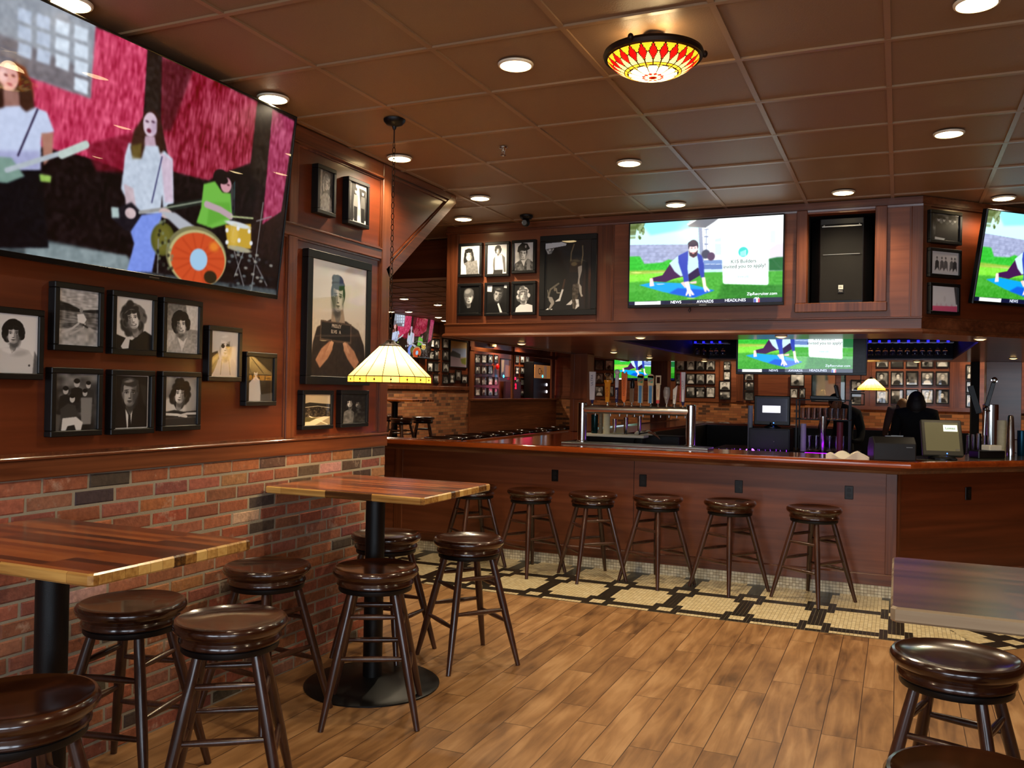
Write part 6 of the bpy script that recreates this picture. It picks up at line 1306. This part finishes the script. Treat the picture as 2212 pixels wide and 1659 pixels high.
q0 = at(1647, 891, Y=KY-.113); q1 = at(1686, 877, Y=KY-.113); xo = (x0+x1)/2; MB().box(q0[0]-xo, q1[0]-xo, -.0345, -.033, q0[2]-z1, q1[2]-z1).build('white_bar', mat('bar_white', (240, 240, 255), .5, emis=(240, 240, 255), es=1.6), s2)
MB().ell((.02, -.031, .055), (.006, .003, .006), 10, 6).build('power_light', bpy.data.materials['blue_led'], osb)
# glass rack stand with rows of glasses
xa = at(1722, 900, Y=KY)[0]; xb = at(1838, 900, Y=KY)[0]; zs_ = [kz, at(1780, 905, Y=KY)[2], at(1780, 863, Y=KY)[2]]
rk = thing('glass_stand', 'black two tier stand full of glasses beside the dark order screen', 'glass rack', ((xa+xb)/2, KY, kz+.0005)); hw_ = (xb-xa)/2
for z in zs_[1:]: MB().box(-hw_, hw_, -.16, .16, z-kz-.012, z-kz, .002).build('shelf', M_black, rk)
for sx in (-1, 1):
    for sy in (-1, 1): MB().box(sx*hw_-.008*(sx > 0)*2, sx*hw_+.008*(sx < 0)*2, sy*.16-.016*(sy > 0), sy*.16+.016*(sy < 0), 0, zs_[2]-kz-.012).build('upright', M_black, rk)
for lv, (z, n, r, h, lab, nm) in enumerate(((kz+.0008, 7, .036, .16, 'tall clear glass on the lower tier of the black stand behind the bar', 'tall_glass'), (zs_[1]+.0005, 8, .033, .12, 'clear glass on the upper tier of the black stand behind the bar', 'short_glass'))):
    g1 = None
    for k in range(n):
        for j in range(2):
            if g1 is None: g1 = glass_obj(nm, lab, 'glass', tumbler(r, h), (0, 0, 0), M_glass, 'glasses on the %s tier of the black stand' % ('upper' if lv else 'lower')); o = g1
            else: o = copy_tree(g1)
            o.location = (rk.location[0]-hw_+.07+(2*hw_-.14)*k/(n-1), KY-.085+j*.13, z)
a = at(1735, 953, Y=KY-.3); px_obj('plastic_cup_stack', 'clear plastic cup stack in front of the black glass stand', 'cup stack', 1728, 1742, 915, 953, KY-.29, stackp(8), mat('frosted_cup', (190, 190, 190), .4), kz+.0005)
px_obj('cocktail_shaker', 'steel shaker in front of the black glass stand', 'shaker', 1768, 1786, 900, 953, KY-.28, tin, M_steel, kz+.0005)
px_obj('straw_jar', 'jar of reddish straws at the right end of the black glass stand', 'jar', 1806, 1822, 912, 953, KY-.28, cyl, mat('straw_red', (120, 60, 50), .5), kz+.0005)
px_obj('plastic_cup_stack', 'tall grey plastic cup stack left of the dark order screen', 'cup stack', 1614, 1626, 876, 940, KY-.2, stackp(12), mat('grey_cup', (150, 156, 160), .4), kz+.0005)
# slanted monitor back by the seated man
p = at(1820, 905, Y=KY+.05); sm_ = thing('slanted_monitor', 'black monitor seen from the side above the glass stand', 'monitor', (at(1825, 905, Y=KY-.05)[0], KY-.02, zs_[2]+.0005), 0)
mb = MB(); x0 = at(1776, 853, Y=KY)[0]-sm_.location[0]; x1 = at(1818, 853, Y=KY)[0]-sm_.location[0]; mb.box(x0-.12, x1-.02, -.05, .1, 0, .04, .006); mb.build('base', M_blackp, sm_); mb = MB(); mb.T = (rotm('Y', R(-14)), np.array([x1-.03, 0, .02])); mb.box(-.012, .02, -.12, .12, 0, .14, .006); mb.build('panel', M_frame, sm_)
# hanging glass racks with blue lights in the recess
M_blue = mat('blue_glow', (30, 30, 255), .5, emis=(24, 24, 255), es=6)
gy = 12.0
for (p0, p1, lab) in ((1500, 1575, 'hanging rack of stem glasses lit blue, left of the hanging television'), (1872, 2060, 'hanging rack of stem glasses lit blue, right of the hanging television')):
    a = at(p0, 736, Y=gy); b = at(p1, 736, Y=gy); z = at(1960, 733, Y=gy)[2]
    r_ = thing('glass_hanger', lab, 'glass rack', ((a[0]+b[0])/2, gy, z-.06)); z -= .06; w = (b[0]-a[0])/2
    MB().box(-w, w, -.14, .14, .03, .05).build('board', M_navy, r_)
    for y in (-.08, 0, .08): MB().box(-w, w, y-.005, y+.005, .012, .02).build('rail', M_steel2, r_)
    MB().tube((-w+.02, 0, .05), (-w+.02, 0, CZ-z-.02), .01, seg=8).tube((w-.02, 0, .05), (w-.02, 0, CZ-z-.02), .01, seg=8).build('drop_rod', M_black, r_)
    for k in range(int(w*2/.11)):
        MB().box(-w+.03+k*.11, -w+.058+k*.11, -.146, -.135, .016, .04).build('blue_light', M_blue, r_)
    l = bpy.data.lights.new('blue_glow', 'POINT'); l.energy = 1.8*w; l.color = (.08, .08, 1); l.shadow_soft_size = .3; lo = bpy.data.objects.new('blue_glow', l); COL.objects.link(lo); lo.parent = r_; lo.location = (0, -.3, .1)
    g2 = None
    for k in range(int(w*2/.085)):
        if g2 is None:
            g2 = glass_obj('stem_glass', 'upside down stem glass hanging in the blue lit rack, %s of the hanging television' % ('left' if p0 < 1600 else 'right'), 'glass', [(0, .0), (.03, 0), (.004, -.006), (.004, -.06), (.028, -.085), (.034, -.12), (.030, -.15), (.028, -.15), (.032, -.12), (.026, -.088), (0, -.07)], (0, 0, 0), M_glass, 'stem glasses hanging %s of the hanging television' % ('left' if p0 < 1600 else 'right')); o = g2
        else: o = copy_tree(g2)
        o.location = (a[0]+.05+k*.085, gy+.04*((k % 3)-1), z+.0115)
# ------------------------------------------------------------ people
def person(label, loc, rz, joints, radii, edges, cloth, hair=None, skin=None, hands=None):
    me = bpy.data.meshes.new('clothed_body'); me.from_pydata(joints, edges, []); me.materials.append(cloth)
    t = thing('person', label, 'person', loc, rz)
    o = bpy.data.objects.new('clothed_body', me); COL.objects.link(o); o.parent = t
    sk = o.modifiers.new('skin', 'SKIN'); sk.use_smooth_shade = True
    for i, r in enumerate(radii): me.skin_vertices[0].data[i].radius = (r if isinstance(r, tuple) else (r, r))
    me.skin_vertices[0].data[0].use_root = True
    sb = o.modifiers.new('sub', 'SUBSURF'); sb.levels = 2; sb.render_levels = 2
    return t
M_skin = mat('skin', (168, 112, 82), .5); M_blk = mat('black_cloth', (20, 19, 21), .85); M_hair = mat('dark_hair', (36, 25, 20), .55, bump=.6, bscale=120); M_blond = mat('blond_hair', (186, 140, 96), .5, bump=.6, bscale=120); M_gr = mat('grey_cloth', (96, 84, 92), .85)
def head(t, c, s, hairm, back=True, long_=0, rz=0):
    """head with face towards local -Y"""
    h = MB(); h.T = (rotm('Z', rz), np.array(c)); h.ell((0, 0, 0), (.075*s, .092*s, .115*s), 24, 18).ell((0, -.02*s, -.06*s), (.055*s, .065*s, .06*s), 18, 12).ell((0, -.095*s, -.01*s), (.012*s, .02*s, .024*s), 10, 8)
    for e in (-1, 1): h.ell((e*.076*s, .005*s, -.01*s), (.010*s, .02*s, .03*s), 10, 8)
    h.tube((0, .01*s, -.06*s), (0, .02*s, -.2*s), .05*s, .055*s, 16); ho = h.build('head', M_skin, t, smooth=True)
    f = MB(); f.T = h.T
    for e in (-1, 1): f.ell((e*.03*s, -.083*s, .01*s), (.010*s, .006*s, .006*s), 10, 6)
    f.ell((0, -.088*s, -.055*s), (.022*s, .006*s, .005*s), 10, 6); f.build('eyes_and_mouth', M_hair, ho, smooth=True)
    g_ = MB(); g_.T = h.T; g_.ell((0, .018*s, .025*s), (.086*s, .098*s, .115*s), 24, 16)
    if long_: g_.ell((0, .045*s, -.05*s), (.09*s, .07*s, .15*s), 20, 14).ell((0, .05*s, -.02*s), (.1*s, .075*s, .12*s), 20, 14)
    g_.build('hair', hairm, t, smooth=True)
# bartender in black, seen from behind, standing in the bar well
s = 1.06; YP = 11.9; ph = at(1979, 872, Y=YP)
J = [(0, 0, .95), (0, .0, 1.12), (0, .01, 1.30), (0, .02, 1.43), (0, .01, 1.50), (.16, .02, 1.41), (.205, .0, 1.20), (.19, -.14, 1.04), (.12, -.26, 1.04), (-.16, .02, 1.41), (-.205, .0, 1.20), (-.19, -.14, 1.04), (-.12, -.26, 1.04), (.09, 0, .88), (.10, 0, .48), (.11, .02, .08), (.11, -.12, .04), (-.09, 0, .88), (-.10, 0, .48), (-.11, .02, .08), (-.11, -.12, .04)]
E_ = [(0, 1), (1, 2), (2, 3), (3, 4), (3, 5), (5, 6), (6, 7), (7, 8), (3, 9), (9, 10), (10, 11), (11, 12), (0, 13), (13, 14), (14, 15), (15, 16), (0, 17), (17, 18), (18, 19), (19, 20)]
Rr = [(.19, .14), (.18, .14), (.20, .15), (.16, .12), (.06, .06), (.09, .085), (.07, .06), (.05, .05), (.03, .03), (.09, .085), (.07, .06), (.05, .05), (.03, .03), .095, .065, .045, .04, .095, .065, .045, .04]
J = [(x*s*1.1, y*s, z*s) for x, y, z in J]
w_ = person('bartender in black seen from behind with dark hair, standing behind the order screen', (ph[0], YP, 0), R(180), J, Rr, E_, M_blk)
head(w_, (0, -.01, ph[2]+.0), 1.12, M_hair, long_=1)
MB().lathe([(.05, -.008), (.062, 0), (.056, .012), (.046, .01)], (0, -.01, 1.50*s), 20).build('collar', mat('collar_grey', (150, 140, 140), .8), w_, smooth=True, fixn=True)
for e in (-1, 1):
    hb_ = MB().ell((e*.13*s, -.30*s, 1.045*s), (.035, .05, .02), 14, 10)
    for k in range(4): hb_.path([(e*.13*s+(k-1.5)*.017, -.34*s, 1.05*s), (e*.13*s+(k-1.5)*.019, -.385*s, 1.045*s), (e*.13*s+(k-1.5)*.018, -.405*s, 1.02*s)], [.009, .0085, .007], 8)
    hb_.path([(e*.10*s, -.30*s, 1.05*s), (e*.075*s, -.335*s, 1.04*s), (e*.075*s, -.36*s, 1.03*s)], [.011, .010, .008], 8); hb_.build('hand', M_skin, w_, smooth=True)
# man in a black shirt beyond the glass stand, leaning
YQ = 13.0; ph = at(1800, 868, Y=YQ); sh = at(1826, 890, Y=YQ)
J2 = [(0, .0, .95), (.02, .0, 1.12), (.05, -.02, 1.30), (.03, -.05, 1.42), (-.02, -.09, 1.48), (.18, -.04, 1.37), (.24, -.06, 1.15), (.22, -.20, 1.02), (.14, -.30, 1.03), (-.14, -.06, 1.38), (-.21, -.10, 1.17), (-.19, -.22, 1.03), (-.10, -.33, 1.03), (.09, 0, .88), (.10, 0, .48), (.11, .02, .08), (.11, -.12, .04), (-.09, 0, .88), (-.10, 0, .48), (-.11, .02, .08), (-.11, -.12, .04)]
J2 = [(x*1.15, y, z*1.06) for x, y, z in J2]
m2_ = person('man in a black shirt leaning forward beyond the glass stand', (ph[0]+.1, YQ, 0), 0, J2, Rr, E_, M_blk)
head(m2_, (-.06, -.14, ph[2]-.02), 1.0, M_hair, rz=.5)
# blond guest at the back arm of the bar
YB = 15.2; ph = at(1950, 880, Y=YB)
w3 = person('blond guest in a grey top, half hidden behind the bartender in black', (ph[0], YB, 0), R(200), [(x, y, z) for x, y, z in J], [(r[0]*.9, r[1]*.9) if isinstance(r, tuple) else r for r in Rr], E_, M_gr)
head(w3, (0, -.01, ph[2]), 1.02, M_blond, long_=1)
# ------------------------------------------------------------ pillars between bar and soffit
def pillar(px0, px1, Y, d, nm, z0=BT-.004):
    a = at(px0, 850, Y=Y); b = at(px1, 850, Y=Y); o = MB().box(a[0], b[0], Y, Y+d, z0, BZ-.02, .006); o.box(a[0]-.0, b[0]+.0, Y-.014, Y, 1.6, 1.68); o.box(a[0], a[0]+.05, Y-.008, Y, z0, BZ-.02); o.box(b[0]-.05, b[0], Y-.008, Y, z0, BZ-.02); return struct(o.build(nm, M_pz))
pillar(1232, 1268, 11.1, .28, 'wall_pillar_left')
a = at(2130, 850, Y=13.45)[0]; b = at(2207, 850, Y=13.45)[0]; struct(MB().box(a, b, 13.45, 13.75, BT-.004, BZ-.02, .004).box(a, b, 13.75, 16.4, BT-.5, BT-.06).build('wall_pillar_right', M_px)); a = at(2098, 850, Y=13.5)[0]; b = at(2116, 850, Y=13.5)[0]; struct(MB().box(a, b, 13.5, 13.7, .0, BZ-.02, .004).build('wall_pillar_back', M_dark))
# ------------------------------------------------------------ far walls: pictures, game corner, tables
POOL = []
def small(kind):
    c = Cv(16, 20, random.choice([60, 110, 170, 200]), random.choice([50, 120, 190])); c.noise(30, 6)
    hr = random.choice([20, 40, 120]); cx, cy = random.uniform(.38, .6), random.uniform(.32, .42)
    if kind: 
        c.poly([(.1, 1), (.2, .72), (.45, .62), (.75, .68), (.95, 1)], random.choice([20, 60, 200]), 0); c.ell(cx, cy-.06, .2, .22, hr, 0, .2); c.ell(cx, cy+.02, .13, .18, random.choice([180, 205]), 0, .3); c.ell(cx-.08, cy, .02, .02, 40); c.ell(cx+.08, cy, .02, .02, 40)
    else:
        for k in range(4): c.ell(random.random(), random.uniform(.3, .9), random.uniform(.05, .15), random.uniform(.1, .25), random.choice([30, 90, 160, 220]), 0, .4)
    return c.mesh('photo', 1, 1, M_print)
POOL = [small(k % 3) for k in range(14)]
FMESH = {}
fcount = 0
def farframe(label, group, W, H, loc, rz, poster=None, col=None):
    global fcount
    key = (round(W, 2), round(H, 2))
    if key not in FMESH:
        f = MB(); bw = .022; W_, H_ = key
        f.box(-W_/2, W_/2, -.03, 0, 0, bw).box(-W_/2, W_/2, -.03, 0, H_-bw, H_).box(-W_/2, -W_/2+bw, -.03, 0, bw, H_-bw).box(W_/2-bw, W_/2, -.03, 0, bw, H_-bw).box(-W_/2+bw, W_/2-bw, -.012, 0, bw, H_-bw)
        o = f.build('small_frame', M_frame); FMESH[key] = o.data; bpy.data.objects.remove(o)
    o = bpy.data.objects.new('small_frame', FMESH[key]); COL.objects.link(o); o.location = loc; o.rotation_euler[2] = rz; tag(o, label, 'framed photo', group)
    me = poster or POOL[fcount*5 % len(POOL)]; fcount += 1
    q = bpy.data.objects.new('photo', me); COL.objects.link(q); q.parent = o; q.location = (0, -.016, .02); q.scale = (key[0]-.04, 1, key[1]-.04)
ORD = ['first', 'second', 'third', 'fourth', 'fifth', 'sixth', 'seventh', 'eighth']
def grid(xs, ys, Y, where, w_px=None, skip=()):
    for r, (y0, y1) in enumerate(ys):
        for k, (x0, x1) in enumerate(xs):
            if (r, k) in skip: continue
            a = at(x0, y1, Y=Y-.02); b = at(x1, y0, Y=Y-.02)
            farframe(('small framed photo, %s in the %s row %s' % (ORD[k], ORD[r] if r < 3 else 'lowest', where) if len(xs) > 1 else 'small framed photo, %s from the top %s' % (ORD[r], where)), 'framed photos '+where, b[0]-a[0], b[2]-a[2], ((a[0]+b[0])/2, Y-.001, a[2]), 0)
grid([(1460, 1480), (1482, 1502), (1503, 1523), (1525, 1545)], [(778, 800), (807, 830), (835, 859)], 26-.015+.0, 'right of the beer taps', skip=((2, 0),))
grid([(1892, 1920), (1924, 1952), (1956, 1984), (1989, 2017), (2021, 2050)], [(764, 794), (802, 833), (841, 872)], 20.3, 'on the wall behind the bartender')
grid([(1274, 1283), (1285, 1304), (1307, 1326)], [(778, 800), (806, 828), (834, 856)], 26-.015, 'left of the far yoga television')
grid([(1554, 1578)], [(823, 843), (844, 863)], 25.5+.4, 'in the pair right over the far brick'); grid([(1563, 1578)], [(781, 800), (802, 821)], 25.5+.4, 'above the pair over the brick wall')
grid([(1608, 1629)], [(795, 822), (824, 844), (845, 865)], 25.9, 'in the column left of the dark order screen')
grid([(1707, 1738)], [(806, 834)], 20.28+5.6, 'glowing orange above the black glass stand'); grid([(1706, 1724), (1726, 1740)], [(838, 860)], 25.88, 'in the pair beneath the orange one')
grid([(1838, 1868)], [(820, 846), (850, 875)], 20.3, 'in the pair beside the small pendant lamp'); grid([(2086, 2102)], [(788, 820), (823, 849), (851, 880)], 20.3, 'at the right end of the back wall')
c = Cv(50, 50, (120, 140, 140), (70, 90, 96)); c.poly([(.1, 1), (.15, .5), (.4, .4), (.62, .4), (.75, .7), (.8, 1)], (186, 170, 164), 2); c.poly([(.45, .2), (.75, .2), (.78, .5), (.5, .5)], (190, 140, 116), 2); c.poly([(.12, .1), (.4, .1), (.4, .9), (.14, .9)], (196, 190, 170), 3); c.ell(.56, .1, .12, .09, (60, 50, 50), 0, .3)
a = at(1752, 868, Y=20.28); b = at(1828, 800, Y=20.28); farframe('large framed poster of a man in white on the back wall above the glass stand', None, b[0]-a[0], b[2]-a[2]+.1, ((a[0]+b[0])/2, 20.28, a[2]), 0, c.mesh('poster_picture', 1, 1, M_print))
# game corner in the far left, seen through the timber frame
GX_ = -10.0; GB_ = -11.3
y0 = at(1023, 850, X=GX_)[1]; y1 = at(1225, 850, X=GX_)[1]
t = MB().box(GX_, GX_+.14, y0-.3, y1+.6, LZ-.05, LZ, .005).box(GX_, GX_+.06, y0-.3, y1+.6, .38, LZ-.05); struct(t.build('wall_half_height', M_wy))
for px in (1019, 1110, 1196):
    y = at(px, 850, X=GX_+.05)[1]; struct(MB().box(GX_-.03, GX_+.03, y-.12 if px != 1110 else y-.05, y+.12 if px != 1110 else y+.05, LZ, CZ, .004).build('wall_timber_post', M_wz))
t = MB().box(GX_-.0, GX_+.05, y0-.3, y1, at(1060, 757, X=GX_)[2]-.06, at(1060, 757, X=GX_)[2]+.04); struct(t.build('trim_13', M_wy))
k = 0
for r, (ya, yb) in enumerate(((764, 784), (788, 808), (812, 832), (836, 855))):
    for j, (xa_, xb_) in enumerate(((1027, 1038), (1041, 1052), (1055, 1065), (1068, 1076), (1114, 1122), (1125, 1133), (1136, 1144))):
        if (r == 1 and j == 3): continue
        a = at(xa_, yb, X=GB_+.03); b = at(xb_, yb, X=GB_+.03); c_ = at(xa_, ya+(j*.8), X=GB_+.03)
        farframe('small framed photo, %s in the %s row of the far game corner' % (ORD[j], ORD[r] if r < 3 else 'lowest'), 'framed photos in the far game corner', b[1]-a[1], c_[2]-a[2], (GB_+.0015, (a[1]+b[1])/2, a[2]), R(90))
c = Cv(30, 44, (110, 66, 40), (60, 40, 30)); c.poly([(.1, 0), (.35, 0), (.3, .7), (.1, .8)], (170, 150, 120), 2); c.poly([(.45, .3), (.9, .35), (.9, 1), (.4, 1)], (150, 104, 70), 2)
a = at(1081, 815, X=GB_+.03); b = at(1105, 815, X=GB_+.03); c2 = at(1081, 774, X=GB_+.03); farframe('larger brown framed picture in the far game corner', None, b[1]-a[1], c2[2]-a[2], (GB_+.0015, (a[1]+b[1])/2, a[2]), R(90), c.mesh('brown_picture', 1, 1, M_print))
def glow(name, label, px, py, r, col, es, X=GX_+.6, cat='light', group=None):
    p = at(px, py, X=X); o = MB().ell((0, 0, 0), (r, r, r), 12, 8).build(name, mat(name+'_%d%d' % (px, py), col, .5, emis=col, es=es), smooth=True); o.location = p; return tag(o, label, cat, group)
# arcade cabinet with marquee and lamp dots
a = at(1152, 858, X=-10.9); b = at(1190, 858, X=-10.9); top = at(1165, 782, X=-10.9)[2]
arc = thing('arcade_cabinet', 'tall black arcade cabinet with a tan lettered sign in the far game corner', 'arcade game', (-11.1, (a[1]+b[1])/2, .0005), R(90)); w = (b[1]-a[1])/2
MB().box(-w, w, -.2, .15, 0, top, .02).build('cabinet', M_blackp, arc); sz = at(1170, 803, X=-10.88)[2]; MB().box(-w+.05, w-.05, -.215, -.2, sz-.22, sz+.22).build('sign', mat('sign_tan', (190, 130, 70), .5, emis=(190, 120, 60), es=.35), arc)
for k, (px, py, col, nm) in enumerate(((1172, 813, (60, 200, 255), 'blue_lamp'), (1181, 831, (235, 235, 255), 'white_lamp'), (1181, 846, (235, 225, 235), 'white_lamp'))):
    p = at(px, py, X=-10.885); MB().ell((p[1]-arc.location[1], -.215, p[2]), (.05, .02, .05), 12, 8).build(nm, mat(nm+str(k), col, .5, emis=col, es=3), arc, smooth=True)
textmesh('Chi', .3, 'lettering', M_frame, arc, (-w*.3, -.217, sz)); MB().box(.1, .16, -.219, -.216, sz-.2, sz+.2).box(.22, .28, -.219, -.216, sz-.2, sz+.2).build('white_strokes', M_white, arc)
gm = thing('game_machine', 'dark game machine with two red number displays in the far corner', 'arcade game', (-11.1, at(1120, 850, X=-11)[1], .0005), R(90)); MB().box(-.6, .6, -.15, .15, 0, 1.35, .02).build('cabinet', M_blackp, gm)
tzz = at(1120, 835, X=-11.0)[2]; MB().box(-.6, .6, .08, .15, 1.35, tzz+.15).build('backboard', mat('board_purple', (50, 14, 30), .6), gm)
for px in (1116, 1125):
    p = at(px, 835, X=-11.0); textmesh('2', .22, 'score_display', mat('red_digit', (255, 20, 50), .5, emis=(255, 10, 40), es=7), gm, (p[1]-gm.location[1], .075, p[2]), bold=.01)
for px, py, col in ((1124, 818, (255, 20, 60)), (1099, 813, (60, 190, 255))):
    p = at(px, py, X=-11.0); MB().ell((p[1]-gm.location[1], .075, p[2]), (.045, .02, .045), 12, 8).build('status_lamp', mat('lamp_%d' % px, col, .5, emis=col, es=4), gm, smooth=True)
l = bpy.data.lights.new('red_glow', 'POINT'); l.energy = 4; l.color = (1, .05, .12); l.shadow_soft_size = .2; lo = bpy.data.objects.new('red_glow', l); COL.objects.link(lo); lo.parent = gm; lo.location = (0, -.4, tzz)
p = at(1074, 792, X=GB_+.06); eo = MB().ell((0, 0, 0), (.05, .08, .09), 14, 10).build('fire_bell', mat('bell_red', (200, 20, 20), .4, emis=(200, 20, 20), es=.4), smooth=True); eo.location = (GB_+.07, p[1], p[2]); tag(eo, 'small red fire alarm bell on the far game corner wall', 'alarm')
p = at(1069, 742, X=GB_+.1); em = thing('emergency_light', 'pale emergency light with two lamps high on the far left wall', 'emergency light', (GB_+.001, p[1], p[2]-.1), R(90)); MB().box(-.16, .16, -.08, 0, 0, .22, .01).build('housing', mat('emergency_ivory', (226, 214, 160), .5), em)
for sx in (-1, 1): MB().lathe([(0, 0), (.05, 0), (.06, .06), (0, .06)], (sx*.2, -.08, .14), 16, rotm('X', R(90))).build('lamp_head', bpy.data.materials['emergency_ivory'], em, smooth=True)
# pictures on the dining room wall left of the game corner
lst = [((924, 938), (756, 776)), ((928, 940), (731, 750)), ((938, 950), (731, 752)), ((939, 951), (755, 777)), ((938, 951), (781, 803)), ((924, 936), (781, 803)), ((957, 970), (730, 752)), ((957, 970), (755, 778)), ((957, 970), (781, 804)), ((957, 969), (809, 829)), ((972, 983), (806, 828)), ((985, 997), (799, 822)), ((998, 1010), (809, 828)), ((937, 950), (808, 828))]
WH = ['highest beside the far band television', 'in the second row next to the far band television', 'at the top of the second column', 'in the middle of the second column', 'third down in the second column', 'lowest beside the lamp shade', 'at the top of the right column', 'second down in the right column', 'third down in the right column', 'lowest of the right column', 'under the landscape print on its left', 'under the landscape print, highest of three', 'under the landscape print on its right', 'lowest of the second column']
for i, ((x0, x1), (ya, yb)) in enumerate(lst):
    a = at(x0, yb, X=GX_+.03); b = at(x1, yb, X=GX_+.03); c_ = at(x0, ya, X=GX_+.03); farframe('small dining room wall photo, '+WH[i], 'framed photos on the dining room wall', b[1]-a[1], c_[2]-a[2], (GX_+.0015, (a[1]+b[1])/2, a[2]), R(90))
c = Cv(60, 70, (206, 170, 110), (150, 150, 190)); c.poly([(.1, .3), (.95, .25), (.95, .6), (.1, .6)], (150, 166, 210), 4); c.poly([(0, .5), (.15, .38), (.4, .44), (.6, .5), (.6, .66), (0, .62)], (60, 66, 76), 2); c.poly([(0, .6), (.6, .66), (.95, .8), (.95, 1), (0, 1)], (150, 136, 150), 4); c.poly([(.6, .68), (.95, .62), (.95, .9), (.7, .86)], (120, 124, 60), 4)
a = at(972, 793, X=GX_+.03); b = at(1010, 793, X=GX_+.03); c_ = at(972, 733, X=GX_+.03); farframe('large framed landscape print with a lake and hill on the dining room wall', None, b[1]-a[1], c_[2]-a[2], (GX_+.0015, (a[1]+b[1])/2, a[2]), R(90), c.mesh('landscape_picture', 1, 1, M_print))
# far dining table with stools, and the stools along the left arm of the bar
tt = at(866, 862, Y=16.6); table0 = thing('round_high_table', 'distant high table with a thin top in front of the far brick wall', 'table', (at(853, 862, Y=14.2)[0], 14.2, .3805), 0)
MB().box(-.45, .62, -.4, .4, 1.07, 1.11, .004).build('tabletop', M_tt, table0); MB().lathe([(0, .03), (.06, .03), (.06, 1.03), (.15, 1.07), (0, 1.07)], seg=24).build('column', M_black, table0, smooth=True); MB().lathe([(0, 0), (.38, 0), (.38, .012), (.1, .03), (0, .03)], seg=32).build('base_plate', M_black, table0, smooth=True)
for (px, Yq, lab) in ((868, 13.9, 'distant dark stool under the far high table, left of the pair'), (914, 14.7, 'distant dark stool right of the far high table before the brick'), (846, 15.0, 'distant dark stool behind the column of the far high table')):
    p = at(px, 902, Y=Yq); s_ = copy_tree(st0); s_.location = (p[0], Yq, .3805); s_.rotation_euler[2] = R(20+px); s_['label'] = lab; s_['group'] = 'stools at the far high table'
for k, px in enumerate((960, 1000, 1036, 1075, 1112, 1150, 1190, 1222)):
    Xq = -4.72; d = AX_F+AX_R*(px-1106)/FPX; Yq = d[1]*(Xq/d[0]); 
    if Yq < 8.5: continue
    s_ = copy_tree(st0); s_.location = (Xq, Yq, .3805); s_.rotation_euler[2] = R(45*k); s_['label'] = 'dark stool seat along the left side of the bar, %s in line going away' % ORD[k]; s_['group'] = 'stools along the left side of the bar'
